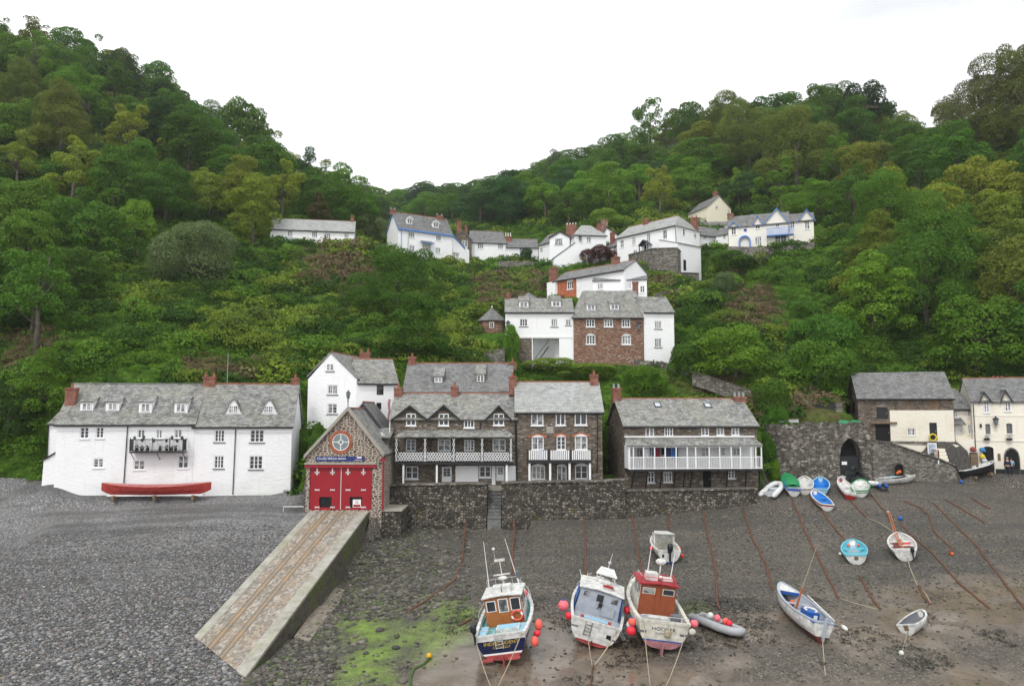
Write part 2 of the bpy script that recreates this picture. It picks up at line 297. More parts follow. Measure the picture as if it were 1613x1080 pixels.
# ---------------------------------------------------------------- house kit
class House:
    """local frame: x along the front, y into the house, z up from the base; the front is y = 0"""
    def __init__(s, name, label, pa, pb, depth, cat='house', zb=None, pad=True, group=None, fo=3.0, padz=0.0):
        A, Bp = P(*pa), P(*pb); z = min(A.z, Bp.z) if zb is None else zb
        d = Vector((Bp.x-A.x, Bp.y-A.y)); s.W = d.length; s.rz = math.atan2(d.y, d.x); s.D = depth; s.O = Vector((A.x, A.y, z))
        s.e = empty(name, s.O, s.rz, label, cat, group); s.M = Matrix.Translation(s.O) @ Matrix.Rotation(s.rz, 4, 'Z'); s.Mi = s.M.inverted()
        s.holes = {'F': [], 'L': [], 'R': []}; s.wins = []; s.tf = lambda x, y: (x, y)
        if group == 'houses along the seafront': fo = 1.0
        if pad: PADS.append((A.x, A.y, cos(s.rz), sin(s.rz), -.5, s.W+.5, -.8, depth, z-.03+padz, fo))
    def crop(s, x0, y0, k): s.tf = lambda x, y: (x0+x*k, y0+y*k); return s
    def hit(s, zx, zy, pl='F', off=0.0):
        o, v = ray(*s.tf(zx, zy)); o = s.Mi @ o; v = s.Mi.to_3x3() @ v
        if pl == 'F': t = (-off-o.y)/v.y; p = o+v*t; return p.x, p.z
        if pl == 'L': t = (-off-o.x)/v.x; p = o+v*t; return p.y, p.z
        t = (s.W+off-o.x)/v.x; p = o+v*t; return p.y, p.z
    def pt(s, pl, u, z, off=0.0):
        return (u, -off, z) if pl == 'F' else ((-off, u, z) if pl == 'L' else (s.W+off, u, z))
    def rect(s, r, pl='F', off=0.0):
        a = s.hit(r[0], r[1], pl, off); b = s.hit(r[2], r[3], pl, off); return min(a[0], b[0]), max(a[0], b[0]), min(a[1], b[1]), max(a[1], b[1])
    def zat(s, zy, off=0.0, zx=None):
        return s.hit(zx if zx is not None else s._mid, zy, 'F', off)[1]
    def pbox(s, mb, pl, u0, u1, z0, z1, o0, o1):
        a = s.pt(pl, u0, z0, o0); b = s.pt(pl, u1, z1, o1); mb.box(min(a[0], b[0]), max(a[0], b[0]), min(a[1], b[1]), max(a[1], b[1]), min(a[2], b[2]), max(a[2], b[2]))
    def window(s, r, pl='F', bars=(2, 3), off=0.0, hole=True, frame='white_paint', sill='white_wall', fw=.09, arch=False, glass='window_glass', name='window', local=False, sillh=.09, parent=None, mull=1):
        u0, u1, z0, z1 = r if local else s.rect(r, pl, off)
        if hole and pl in s.holes and off == 0: s.holes[pl].append((u0, u1, z0, z1))
        g = -.11 if hole else .012; f0 = g-.012; f1 = g+.075 if hole else g+.05
        mb = MB().m(frame); e = 1e-3
        s.pbox(mb, pl, u0+e, u1-e, z0+e, z0+fw, f0, f1); s.pbox(mb, pl, u0+e, u1-e, z1-fw, z1-e, f0, f1)
        s.pbox(mb, pl, u0+e, u0+fw, z0+fw, z1-fw, f0, f1); s.pbox(mb, pl, u1-fw, u1-e, z0+fw, z1-fw, f0, f1)
        W = u1-u0-2*fw; Hh = z1-z0-2*fw; nx, nz = bars
        for i in range(1, nx):
            c = u0+fw+W*i/nx; w = .045 if (mull and nx % 2 == 0 and i == nx//2) or nx == 3 else .02; s.pbox(mb, pl, c-w, c+w, z0+fw, z1-fw, f0+.01, f1-.012)
        for i in range(1, nz):
            c = z0+fw+Hh*i/nz; s.pbox(mb, pl, u0+fw, u1-fw, c-.016, c+.016, f0+.012, f1-.025)
        if arch:
            n = 8; pts = [s.pt(pl, u0+(u1-u0)*i/n, z1+(u1-u0)*.16*math.sin(pi*i/n), .015) for i in range(n+1)]
            d = Vector(s.pt(pl, 0, 0, .05))-Vector(s.pt(pl, 0, 0, 0)); mb.prism([s.pt(pl, u0, z1, .015)]+pts[1:-1]+[s.pt(pl, u1, z1, .015)], d)
        w = mb.build(name, parent or s.e)
        gm = MB().m(glass); q = [s.pt(pl, u0+fw*.8, z0+fw*.8, g), s.pt(pl, u1-fw*.8, z0+fw*.8, g), s.pt(pl, u1-fw*.8, z1-fw*.8, g), s.pt(pl, u0+fw*.8, z1-fw*.8, g)]
        gm.poly(q if pl != 'L' else q[::-1]); gm.build('pane', w)
        if sill:
            sm = MB().m(sill); s.pbox(sm, pl, u0-.08, u1+.08, z0-sillh, z0-.002, .002, .09); sm.build('sill', w)
        return w
    def wall(s, mat='white_wall', h=6.0, eaves=None, base=-2.5, mats=None, plinth=None):
        """four walls, with the window openings cut into the front; gables are added by the roof"""
        mb = MB(); M = {'F': mat, 'L': mat, 'R': mat, 'B': mat}; M.update(mats or {}); W, D = s.W, s.D; s.h = h; s.base = base; s.mat = M
        for pl, L in (('F', W), ('L', D), ('R', D)):
            mb.m(M[pl]); hs = [(max(a, .05), min(b, L-.05), c, min(d, h-.02)) for a, b, c, d in s.holes[pl] if c < h-.1]
            us = sorted({0.0, L, *[round(q, 4) for r in hs for q in r[:2]]}); zs = sorted({base, h, *[round(q, 4) for r in hs for q in r[2:]]})
            flip = pl == 'L'
            for i in range(len(us)-1):
                run = None
                for j in range(len(zs)-1):
                    cu = (us[i]+us[i+1])/2; cz = (zs[j]+zs[j+1])/2; inh = any(a < cu < b and c < cz < d for a, b, c, d in hs)
                    if not inh:
                        if run is None: run = zs[j]
                    if (inh or j == len(zs)-2) and run is not None:
                        top = zs[j] if inh else zs[j+1]; q = [s.pt(pl, us[i], run), s.pt(pl, us[i+1], run), s.pt(pl, us[i+1], top), s.pt(pl, us[i], top)]
                        mb.poly(q[::-1] if flip else q); run = None
            for a, b, c, d in hs:
                k = -.16
                for q in ([(a, c, 0), (b, c, 0), (b, c, k), (a, c, k)], [(a, d, 0), (a, d, k), (b, d, k), (b, d, 0)], [(a, c, 0), (a, c, k), (a, d, k), (a, d, 0)], [(b, c, 0), (b, d, 0), (b, d, k), (b, c, k)]):
                    mb.poly([s.pt(pl, *x) for x in (q[::-1] if flip else q)])
        mb.m(M['B']); mb.poly([(W, D, base), (0, D, base), (0, D, h), (W, D, h)])
        s.wb = mb; return s
    def gable_x(s, rh, mat='slate_lichen', ov=.28, vg=.18, ridge='terracotta', ry=.5, backh=None, th=.12, fin=True, hipl=0, hipr=0, eave_col='black_paint', rname='roof'):
        """ridge parallel to the front; rh = ridge height, ry = ridge position in the depth"""
        W, D, h = s.W, s.D, s.h; yr = D*ry; bh = h if backh is None else backh; sl = (rh-h)/yr; sb = (rh-bh)/(D-yr)
        for pl, x, k in (('L', 0, -1), ('R', W, 1)):
            if (hipl if x == 0 else hipr): continue
            q = [(x, 0, h), (x, D, bh), (x, yr, rh)]; s.wb.m(s.mat[pl]).poly(q[::-1] if k < 0 else q)
        lift = .04; a = -vg+(hipl and vg-ov); b = W+vg-(hipr and vg-ov); ra = a+hipl*1.0; rb = b-hipr*1.0
        R = MB().m(mat); f = [(a, -ov, h-ov*sl+lift), (b, -ov, h-ov*sl+lift), (rb, yr, rh+lift), (ra, yr, rh+lift)]; g = [(b, D+ov, bh-ov*sb+lift), (a, D+ov, bh-ov*sb+lift), (ra, yr, rh+lift), (rb, yr, rh+lift)]
        R.slab([(p[0], p[1], p[2]+th) for p in f], th); R.slab([(p[0], p[1], p[2]+th) for p in g], th)
        for hp_, xa, xr in ((hipl, a, ra), (hipr, b, rb)):
            if hp_: R.slab([(xa, -ov, h-ov*sl+lift+th), (xa, D+ov, bh-ov*sb+lift+th), (xr, yr, rh+lift+th)], th)
        s.roof = R.build(rname, s.e); s.rf = lambda y: (h+y*sl if y <= yr else rh-(y-yr)*sb)+lift+th; s.sl = sl; s.yr = yr; s.rh = rh
        if ridge: MB().m(ridge).tube([(ra, yr, rh+lift+th-.02), (rb, yr, rh+lift+th-.02)], .085, 6).build('ridge_tiles', s.roof)
        if eave_col: MB().m(eave_col).tube([(a+.02, -ov-.06, h-ov*sl+.02), (b-.02, -ov-.06, h-ov*sl+.02)], .065, 6).build('gutter', s.e)
        return s.finish()
    def gable_y(s, rh, mat='slate_lichen', rx=.5, ov=.25, vg=.2, ridge='terracotta', th=.12, verge=None, hr=None, hl=None, gutters=True):
        """gable facing the viewer; rx = apex position along the front, hl / hr = eave heights"""
        W, D, h = s.W, s.D, s.h; xr = W*rx; hl = h if hl is None else hl; hr = h if hr is None else hr; L = (rh-hl)/xr; Rr = (rh-hr)/(W-xr); lift = .03
        s.wb.m(s.mat['F']).poly([(0, 0, h), (W, 0, h), (xr, 0, rh)]); s.wb.m(s.mat['B']).poly([(W, D, h), (0, D, h), (xr, D, rh)])
        R = MB().m(mat); R.slab([(-ov, -vg, hl-ov*L+lift+th), (xr, -vg, rh+lift+th), (xr, D+vg, rh+lift+th), (-ov, D+vg, hl-ov*L+lift+th)], th)
        R.slab([(xr, -vg, rh+lift+th), (W+ov, -vg, hr-ov*Rr+lift+th), (W+ov, D+vg, hr-ov*Rr+lift+th), (xr, D+vg, rh+lift+th)], th)
        s.roof = R.build('roof', s.e); s.rf = None; s.rh = rh; s.xr = xr
        if ridge: MB().m(ridge).tube([(xr, -vg, rh+lift+th-.02), (xr, D+vg, rh+lift+th-.02)], .085, 6).build('ridge_tiles', s.roof)
        if verge:
            v = MB().m(verge); w = .2
            for (x0, z0, x1, z1) in ((-ov, hl-ov*L+lift, xr, rh+lift), (W+ov, hr-ov*Rr+lift, xr, rh+lift)):
                v.prism([(x0, -vg-.05, z0-w), (x1, -vg-.05, z1-w), (x1, -vg-.05, z1+th), (x0, -vg-.05, z0+th)], (0, .045, 0))
            v.build('verge_board', s.e)
        if gutters:
            g = MB().m('black_paint')
            for x, z in ((-ov-.06, hl-ov*L), (W+ov+.06, hr-ov*Rr)): g.tube([(x, -vg, z), (x, D+vg, z)], .06, 6)
            g.build('gutter', s.e)
        return s.finish()
    def mono(s, hb, mat='slate_lichen', ov=.2, vg=.1, th=.1):
        W, D, h = s.W, s.D, s.h; sl = (hb-h)/D
        for pl, x in (('L', 0), ('R', W)):
            q = [(x, 0, h), (x, D, h), (x, D, hb)]; s.wb.m(s.mat[pl]).poly(q[::-1] if x == 0 else q)
        s.wb.m(s.mat['B']).poly([(W, D, h), (0, D, h), (0, D, hb), (W, D, hb)])
        R = MB().m(mat); R.slab([(-vg, -ov, h-ov*sl+.03+th), (W+vg, -ov, h-ov*sl+.03+th), (W+vg, D+.1, hb+.03+th), (-vg, D+.1, hb+.03+th)], th); s.roof = R.build('roof', s.e)
        s.rf = lambda y: h+y*sl+.13; return s.finish()
    def finish(s): s.body = s.wb.build('wall', s.e); return s
    def chimney(s, x, y, z0, z1, w=.75, d=.6, pots=2, mat='brick_red', pot='terracotta', base=None, poth=.4):
        c = MB().m(mat); c.box(x-w/2, x+w/2, y-d/2, y+d/2, z0, z1-.22); c.box(x-w/2-.06, x+w/2+.06, y-d/2-.06, y+d/2+.06, z1-.22, z1-.1); c.box(x-w/2-.02, x+w/2+.02, y-d/2-.02, y+d/2+.02, z1-.1, z1)
        if base: c.m(base); c.box(x-w/2-.07, x+w/2+.07, y-d/2-.07, y+d/2+.07, z0, z0+(z1-z0)*.3)
        o = c.build('chimney', s.e)
        for i in range(pots):
            px = x+(i-(pots-1)/2)*(w-.3)/max(1, pots-1) if pots > 1 else x
            MB().m(pot).lathe((px, y, z1-.01), [(.13, 0), (.15, .05), (.11, .08), (.1, poth-.08), (.13, poth-.05), (.12, poth)], 8).build('chimney_pot', o)
        return o
    def chimpx(s, zx0, zx1, zy0, zy1, y, **k):
        """chimney whose front spans crop pixels at local depth y"""
        a = s.hit(zx0, zy0, 'F', -y); b = s.hit(zx1, zy1, 'F', -y); k.setdefault('d', .6); w = abs(b[0]-a[0]); ph = k.get('poth', .4) if k.get('pots', 2) else 0
        return s.chimney((a[0]+b[0])/2, y+k['d']/2, b[1]-.3, a[1]-ph, w=max(.4, w), **k)
    def dormer(s, r, kind='shed', wall='white_paint', roof=None, bars=(2, 3), rise=.9, side='white_wall', rpitch=.35, wr=None, trim=None):
        """window dormer on a gable_x roof; r = crop rect of its front"""
        yo = 0.0
        for _ in range(8):   # find the depth where the dormer's sill meets the roof
            a = s.hit(r[0], r[3], 'F', -yo); yo = max(.05, (a[1]-s.rf(0))/s.sl)
        u0, u1, z0, z1 = s.rect(r, 'F', -yo); z0 -= .05; slm = s.sl
        mb = MB().m(side); yb = lambda z: min(s.yr, (z-s.rf(0))/slm)+.02
        top = z1 if kind != 'gable' else z1
        mb.poly([(u0, yo, z0), (u1, yo, z0), (u1, yo, z1), (u0, yo, z1)])
        for x, f in ((u0, 1), (u1, 0)):
            q = [(x, yo, z0), (x, yo, z1), (x, yb(z1), z1)]; mb.poly(q if f else q[::-1])
        uc = (u0+u1)/2; yt = yb(z1)
        R = MB().m(roof or 'slate_lichen')
        if kind == 'shed':
            zb = z1+rise; y2 = min(s.yr, yb(zb)); zb = z1+(y2-yo)*rpitch; y2 = min(s.yr-.05, (z1-rpitch*yo-s.rf(0))/(slm-rpitch)); zb = z1+(y2-yo)*rpitch
            R.slab([(u0-.1, yo-.15, z1-.05+.09), (u1+.1, yo-.15, z1-.05+.09), (u1+.1, y2, zb+.09), (u0-.1, y2, zb+.09)], .07)
            for x, f in ((u0, 1), (u1, 0)):
                q = [(x, yo, z1), (x, y2, zb), (x, yt, z1)]; mb.poly(q if f else q[::-1])
        else:
            zr = z1+rise; mb.poly([(u0, yo, z1), (u1, yo, z1), (uc, yo, zr)]); yr_ = min(s.yr-.02, yb(zr)); e = .15; dz = e*(zr-z1)/(uc-u0)
            R.slab([(u0-e, yo-.18, z1-dz+.08), (uc, yo-.18, zr+.08), (uc, yr_, zr+.08), (u0-e, yb(z1-dz), z1-dz+.08)], .07)
            R.slab([(uc, yo-.18, zr+.08), (u1+e, yo-.18, z1-dz+.08), (u1+e, yb(z1-dz), z1-dz+.08), (uc, yr_, zr+.08)], .07)
            if trim:
                t = MB().m(trim)
                for x0 in (u0-e, u1+e): t.prism([(x0, yo-.23, z1-dz-.12), (uc, yo-.23, zr-.12), (uc, yo-.23, zr+.08), (x0, yo-.23, z1-dz+.08)], (0, .045, 0))
        d = mb.build('dormer', s.e); R.build('dormer_roof', d)
        if kind == 'gable' and trim: t.build('verge_board', d)
        u0, u1, z0, z1 = s.rect(wr, 'F', -yo) if wr else (u0+.06, u1-.06, z0+.1, z1-.04)
        # window as a sub-part on the dormer
        w = s.window((u0, u1, z0, z1), 'F', bars, off=-yo, hole=False, local=True, sill=None, fw=.07, parent=s.e, name='dormer_window')
        w.location = (0, 0, 0)
        for v in w.data.vertices: v.co.y += 0
        s_ = yo
        for ob in [w]+list(w.children):
            for v in ob.data.vertices: v.co.y += s_
        return d
    def pipe(s, pts, pl='F', mat='black_paint', r=.045, off=.09):
        q = []
        for a in pts: u, z = s.hit(a[0], a[1], pl, off); q.append(s.pt(pl, u, z, off))
        return MB().m(mat).tube(q, r, 6).build('drainpipe', s.e)
    def flat(s, r, mat, name, pl='F', o0=.003, o1=.05, local=False):
        a = r if local else s.rect(r, pl); mb = MB().m(mat); s.pbox(mb, pl, *a, o0, o1); return mb.build(name, s.e)
    def door(s, r, mat='white_paint', pl='F', glassy=None, hole=True, name='door'):
        u0, u1, z0, z1 = s.rect(r, pl)
        if hole: s.holes[pl].append((u0, u1, z0, z1))
        g = -.1 if hole else .01; mb = MB().m(mat); e = .002
        s.pbox(mb, pl, u0+e, u1-e, z0+e, z1-e, g-.03, g+.03); n = max(2, int((u1-u0)/.18))
        for i in range(1, n): c = u0+(u1-u0)*i/n; s.pbox(mb, pl, c-.012, c+.012, z0+.05, z1-.05, g+.031, g+.04)
        o = mb.build(name, s.e)
        if glassy:
            gm = MB().m('window_glass'); n = 2
            for i in range(n):
                for j in range(3):
                    a = u0+.14+(u1-u0-.28)*i/n+.02; b = u0+.14+(u1-u0-.28)*(i+1)/n-.02; c = z0+(z1-z0)*.42+j*(z1-z0)*.17; s.pbox(gm, pl, a, b, c, c+(z1-z0)*.15, g+.042, g+.05)
            gm.build('pane', o)
        hm = MB().m('lead'); s.pbox(hm, pl, u1-.16, u1-.1, (z0+z1)/2-.05, (z0+z1)/2+.05, g+.052, g+.1); hm.build('handle', o)
        return o
def wins(h, lst, **k):
    for r in lst:
        kk = dict(k)
        if len(r) > 4: kk['bars'] = r[4]
        h.window(r[:4], **kk)
# ================================================================ seafront houses
G_SEA = 'houses along the seafront'
def front_gable(h, zx0, zx1, zxa, zya, roof='slate_lichen', wall='stone_brown', trim='black_paint', zye=None, dark_top=True, tw=1.0):
    """a gable rising flush from the front wall into the main roof"""
    x0 = h.hit(zx0, zye, 'F')[0];  x1 = h.hit(zx1, zye, 'F')[0]; xa, za = h.hit(zxa, zya, 'F'); ze = h.h; back = min(h.yr-.05, (za-h.h)/h.sl)
    mb = MB().m(wall); mb.prism([(x0, .0, ze-.01), (x1, .0, ze-.01), (xa, .0, za)], (0, .12, 0)); mb2 = MB().m(roof); k0 = (za-ze)/(xa-x0); k1 = (za-ze)/(x1-xa); e = .24/max(1, k0, k1)**1.3
    f = -.3
    mb2.slab([(x0-e, f, ze-e*k0+.1), (xa, f, za+.1), (xa, back, za+.1), (x0-e, 0.02, ze-e*k0+.1)], .09); mb2.slab([(xa, f, za+.1), (x1+e, f, ze-e*k1+.1), (x1+e, .02, ze-e*k1+.1), (xa, back, za+.1)], .09)
    g = mb.build('front_gable', h.e); mb2.build('gable_roof', g); t = MB().m(trim)
    for xx, k in ((x0-e, k0), (x1+e, k1)): t.prism([(xx, f-.05, ze-e*k-.10*tw), (xa, f-.05, za-.10*tw), (xa, f-.05, za+.08), (xx, f-.05, ze-e*k+.08)], (0, .045, 0))
    if dark_top:
        w = .34; t.prism([(xa-(xa-x0)*w, -.03, za-(za-ze)*w), (xa+(x1-xa)*w, -.03, za-(za-ze)*w), (xa, -.03, za-.02)], (0, .028, 0))
    t.build('verge_board', g); return g
# ---- A: long white beach house, left and right cottages
c = (40, 560, .2728)
A1 = House('white_beach_house', 'long white rubble-walled house with iron balcony and four shed dormers behind the red gig', (84, 778, 17.9), (302, 779, 17.5), 6.6, padz=.1, group=G_SEA).crop(*c)
wins(A1, [(316,412,366,478,(2,3)), (408,412,452,476,(2,3)), (648,425,690,475,(2,3)), (755,425,790,478,(2,2)), (860,425,905,475,(2,3)), (392,592,450,646,(2,3)), (625,603,688,658,(2,2)), (882,575,940,650,(2,2))])
A1.wall('white_wall', A1.zat(387, zx=600)).gable_x(A1.hit(600, 172, 'F', -3.4)[1], ridge='slate_grey', hipl=0)
for r, w in (((318,268,390,318), (330,273,380,313)), ((465,268,540,318), (480,273,528,313)), ((657,268,728,330), (670,275,718,323)), ((862,270,935,330), (873,276,923,324))): A1.dormer(r, wr=w, rise=1.2, rpitch=.38)
A1.chimpx(232, 285, 158, 303, 1.3, pots=1, d=.7); A1.chimpx(1027, 1090, 95, 215, 3.0, pots=2, base='lead', d=.8)
A1.pipe([(612,390), (590,412), (585,480), (568,735)])
bal = empty('iron_balcony', (0, 0, 0)); 
def balcony(h, r, dep, style, mat='black_paint', name='balcony', floor=True, roof=None, posts=(), fl=.12, railmat=None, midrail=True):
    """balcony hung on the front wall; r = crop rect of the railing at its outer face"""
    u0, z1 = h.hit(r[0], r[1], 'F', dep); u1, z0 = h.hit(r[2], r[3], 'F', dep); b = MB().m(mat)
    b.box(u0, u1, -dep, -.004, z0-fl, z0); o = b.build(name, h.e); q = MB().m(railmat or mat); sp = {'iron': .11, 'slat': .17, 'white': .135}[style] if style in ('iron', 'slat', 'white') else .3
    y = -dep+.04
    q.box(u0, u1, y-.03, y+.03, z1-.06, z1); q.box(u0, u1, y-.025, y+.025, z0+.06, z0+.11)
    for xs in (u0, u1-.05): q.box(xs, xs+.05, -dep+.08, -.02, z1-.06, z1); q.box(xs, xs+.05, -dep+.08, -.02, z0+.06, z0+.11)
    n = int((u1-u0)/sp); w = {'iron': .011, 'slat': .055, 'white': .028}.get(style, .02)
    if style in ('iron', 'slat', 'white'):
        for i in range(n+1): x = u0+(u1-u0)*i/n; q.box(x-w, x+w, y-.012, y+.012, z0+.1, z1-.05)
        m = max(2, int(dep/sp))
        for xs in (u0+.02, u1-.03):
            for i in range(m): yy = -dep+.08+(dep-.12)*i/m; q.box(xs-.012, xs+.012, yy-w, yy+w, z0+.1, z1-.05)
    q.build('railing', o); return o, (u0, u1, z0, z1)
bpy.data.objects.remove(bal)
ob, rr = balcony(A1, (602,482,912,552), 1.1, 'iron', name='iron_balcony')
u0, u1, z0, z1 = rr
for x in (u0+.1, (u0+u1)/2, u1-.1): MB().m('black_paint').tube([(x, -1.0, z0-.1), (x, -.03, z0-.75)], .035, 5).build('bracket', ob)
for x in (u0+.05, u0+1.9, u1-1.2, u1-.05): MB().m('black_paint').box(x-.03, x+.03, -1.1, -1.04, z0, z1+.12).build('post', ob)
def flower_pot(loc, r=.13, h=.22, leafy=.16, label='small dark plant pot', name='plant_pot', group=None, col='foliage_pot'):
    e = empty(name, loc, 0, label, 'plant pot', group); MB().m('pot_dark').lathe((0, 0, 0), [(r*.7, 0), (r, h), (r*1.1, h), (r*1.05, h-.03)], 10).build('pot', e)
    m = MB().m(col)
    for i in range(26):
        a = random.uniform(0, 6.28); b = random.uniform(.1, 1.3); d = Vector((cos(a)*cos(b), sin(a)*cos(b), sin(b)))*random.uniform(.3, 1)*leafy*1.4+Vector((0, 0, h)); s = .05
        t = Vector((-sin(a), cos(a), 0))*s; u = Vector((cos(a)*.4, sin(a)*.4, .8))*s*1.4; m.poly([d-t, d-u*.6, d+t, d+u])
    m.build('leaves', e); return e
paint('pot_dark', (.035, .032, .03), .7); paint('foliage_pot', (.04, .09, .025), .7, .3)
for i, (zx, zy) in enumerate([(633,478), (677,490), (685,476), (742,492), (816,492), (848,476), (878,492), (905,476)]):
    u, z = A1.hit(zx, zy, 'F', 1.12); w = A1.M @ Vector((u, -1.2, z-.12)); flower_pot(w, .11, .16, .13, f'dark hanging pot on the top rail of the iron balcony, {["leftmost","second from the left","third from the left","fourth from the left","fourth from the right","third from the right","second from the right","rightmost"][i]}', group='pots on the iron balcony')
for i, (zx, zy) in enumerate([(645,526), (675,548), (708,526), (780,526), (818,540), (845,526), (868,546)]):
    u, z = A1.hit(zx, zy, 'F', .6); w = A1.M @ Vector((u, -.7, rr[2]+.02)); flower_pot(w, .15, .26, .2, f'floor-standing plant pot on the iron balcony, {["leftmost","second from the left","third from the left","middle one","third from the right","second from the right","rightmost"][i]} of seven', group='pots on the iron balcony')
A2 = House('white_beach_cottage', 'white rubble-walled cottage half with two pointed gothic dormers, right end of the long beach house', (302.3, 779, 17.5), (457, 780, 17.2), 6.6, padz=.1, group=G_SEA).crop(*c)
wins(A2, [(1093,428,1150,498,(3,3)), (1298,427,1378,500,(3,3)), (1090,577,1146,650,(3,3)), (1293,577,1370,655,(3,3))], sill='grey_trim')
A2.wall('white_wall', A2.zat(399, zx=1300)).gable_x(A2.hit(1300, 172, 'F', -3.4)[1])
A2.chimpx(1537, 1575, 105, 200, 3.2, pots=1, base='lead', d=.7); A2.pipe([(1195,402), (1214,422), (1197,800)])
def gothic(h, zc, zw, zb, zt, wr):
    yo = .1
    for _ in range(8): a = h.hit(zc, zb, 'F', -yo); yo = max(.1, (a[1]-h.rf(0))/h.sl)
    u0, z0 = h.hit(zc-zw, zb, 'F', -yo); u1, _ = h.hit(zc+zw, zb, 'F', -yo); _, z1 = h.hit(zc, zt, 'F', -yo); uc = (u0+u1)/2; hw = (u1-u0)/2; n = 8
    prof = [(-1, 0), (-.8, .07), (-.62, .3), (-.45, .58), (-.22, .85), (0, 1)]; prof += [(-a, b) for a, b in prof[-2::-1]]
    pts = [(uc+a*hw, yo, z0+b*(z1-z0)) for a, b in prof]; m = MB().m('white_paint'); m.poly(pts)
    yb = lambda z: min(h.yr, (z-h.rf(0))/h.sl)+.03
    r = MB().m('slate_lichen')
    for i in range(len(pts)-1):
        p, q = pts[i], pts[i+1]; r.slab([(p[0], yo-.12, p[2]+.06), (q[0], yo-.12, q[2]+.06), (q[0], yb(q[2]), q[2]+.06), (p[0], yb(p[2]), p[2]+.06)], .06)
    d = m.build('dormer', h.e); r.build('dormer_roof', d); a = h.rect(wr, 'F', -yo)
    w = h.window(a, 'F', (4, 2), off=-yo, hole=False, local=True, sill=None, fw=.05, name='dormer_window')
    for o_ in [w]+list(w.children):
        for v in o_.data.vertices: v.co.y += yo
MB().m('lead').tube([(2.0, 3.3, A2.rh), (2.0, 3.3, A2.rh+3.1)], .03, 5).build('aerial_pole', A2.roof)
gothic(A2, 1200, 62, 337, 250, (1176,288,1226,328)); gothic(A2, 1407, 62, 337, 252, (1378,290,1428,328))
A3 = House('white_lean_to', 'narrow white wing set back at the left end of the long beach house', (72.5, 762, 17.4), (89, 762, 17.4), 4, padz=.3).crop(*c)
A3.wall('white_wall', A3.zat(396, zx=150)).gable_x(A3.hit(150, 318, 'F', -2)[1], ov=.15, vg=.1)
A3.pipe([(133,400), (126,585)])
b1 = A1.hit(180, 557, 'F', -.4); bt = MB().m('white_wall'); x0, z0 = A1.hit(98, 742, 'F', -.4); _, zt0 = A1.hit(103, 607, 'F', -.4); xr_, zt1 = A1.hit(182, 557, 'F', -.4)
bt.prism([(x0-.1, .4, z0-1.5), (0, .4, z0-1.5), (0, .4, zt1), (x0, .4, zt0)], (0, 3.0, 0)); o = bt.build('buttress_wing', A1.e)
MB().m('black_paint').slab([(x0-.12, .25, zt0+.1), (-.003, .25, zt1+.12), (-.003, 3.4, zt1+.12), (x0-.12, 3.4, zt0+.1)], .09).build('coping', o)
# ---- B: lifeboat house
c2 = (460, 530, 1/3.483)
LB = House('lifeboat_house', 'brown stone lifeboat house with big red doors and round window at the slipway head', (480.5, 803, 18.9), (601, 803, 18.9), 12, cat='boathouse', padz=-.6, group=G_SEA).crop(*c2)
dr = LB.rect((98, 716, 437, 950)); LB.holes['F'].append((dr[0], dr[1], 0.0, dr[3]))
LB.wall('stone_lifeboat', LB.zat(648, zx=490), base=-1.5).gable_y(LB.zat(400, zx=300), 'slate_lichen', rx=.54, ov=.12, vg=.12, hl=LB.zat(655, zx=70))
cp = MB().m('concrete'); 
for (xe, ze) in ((-.15, LB.zat(655, zx=70)-.1), (LB.W+.15, LB.h-.05)): cp.prism([(xe, -.3, ze-.12), (LB.xr, -.3, LB.rh-.1), (LB.xr, -.3, LB.rh+.26), (xe, -.3, ze+.2)], (0, .5, 0))
cp.build('gable_coping', LB.e)
hw = (dr[1]-dr[0])/2
for s in (0, 1):
    a = dr[0]+s*hw+(.01); b = a+hw-.02; m = MB().m('red_door'); g0, g1 = LB.rect((148, 880, 215, 936) if s == 0 else (315, 880, 383, 936))[:2]; gz0, gz1 = LB.rect((148, 880, 215, 936))[2:]
    for (p, q, r_, t) in ((a, g0, 0, dr[3]), (g1, b, 0, dr[3]), (g0, g1, 0, gz0), (g0, g1, gz1, dr[3])): m.box(p, q, .10, .16, r_+.01, t-.01)
    n = 18
    for i in range(n):
        x = a+(b-a)*(i+.5)/n
        if g0-.05 < x < g1+.05: m.box(x-.008, x+.008, .085, .0995, gz1+.03, dr[3]-.03)
        else: m.box(x-.008, x+.008, .085, .0995, .03, dr[3]-.03)
    m.box(a, a+.02, .06, .0995, .02, dr[3]-.02) if s else None
    d = m.build('door', LB.e); k = MB().m('black_paint'); k.box(g0, g1, .3, .32, gz0, gz1)
    for i in range(9): x = g0+(g1-g0)*(i+.5)/9; k.tube([(x, .13, gz0), (x, .13, gz1)], .018, 5)
    k.build('barred_opening', d); hg = MB().m('white_paint')
    for zy, hh in ((735, 2), (745, 0), (840, 0), (935, 0)):
        for zx in ((138, 222) if s == 0 else (307, 392)):
            u, z = LB.hit(zx, zy, 'F', -.08)
            if hh: hg.box(u-.05, u+.05, .06, .084, z-.35, z+.2)
            else: hg.box(u-.2, u+.2, .06, .084, z-.04, z+.04); hg.box(u-.2, u-.14, .06, .084, z-.08, z+.08); hg.box(u+.14, u+.2, .06, .084, z-.08, z+.08)
    hg.build('hinge', d)
MB().m('white_paint').box(dr[0]+hw-.02, dr[0]+hw+.02, .05, .098, .05, dr[3]-.03).build('door_strip', LB.e)
LB.flat((72, 701, 465, 718), 'red_door', 'lintel_beam', o1=.14); LB.flat((72, 690, 465, 700), 'concrete', 'lintel_cap', o1=.22)
sg = LB.rect((130, 657, 397, 682)); sb = LB.flat(sg, 'sign_blue', 'sign_board', o1=.06, local=True, o0=.004)
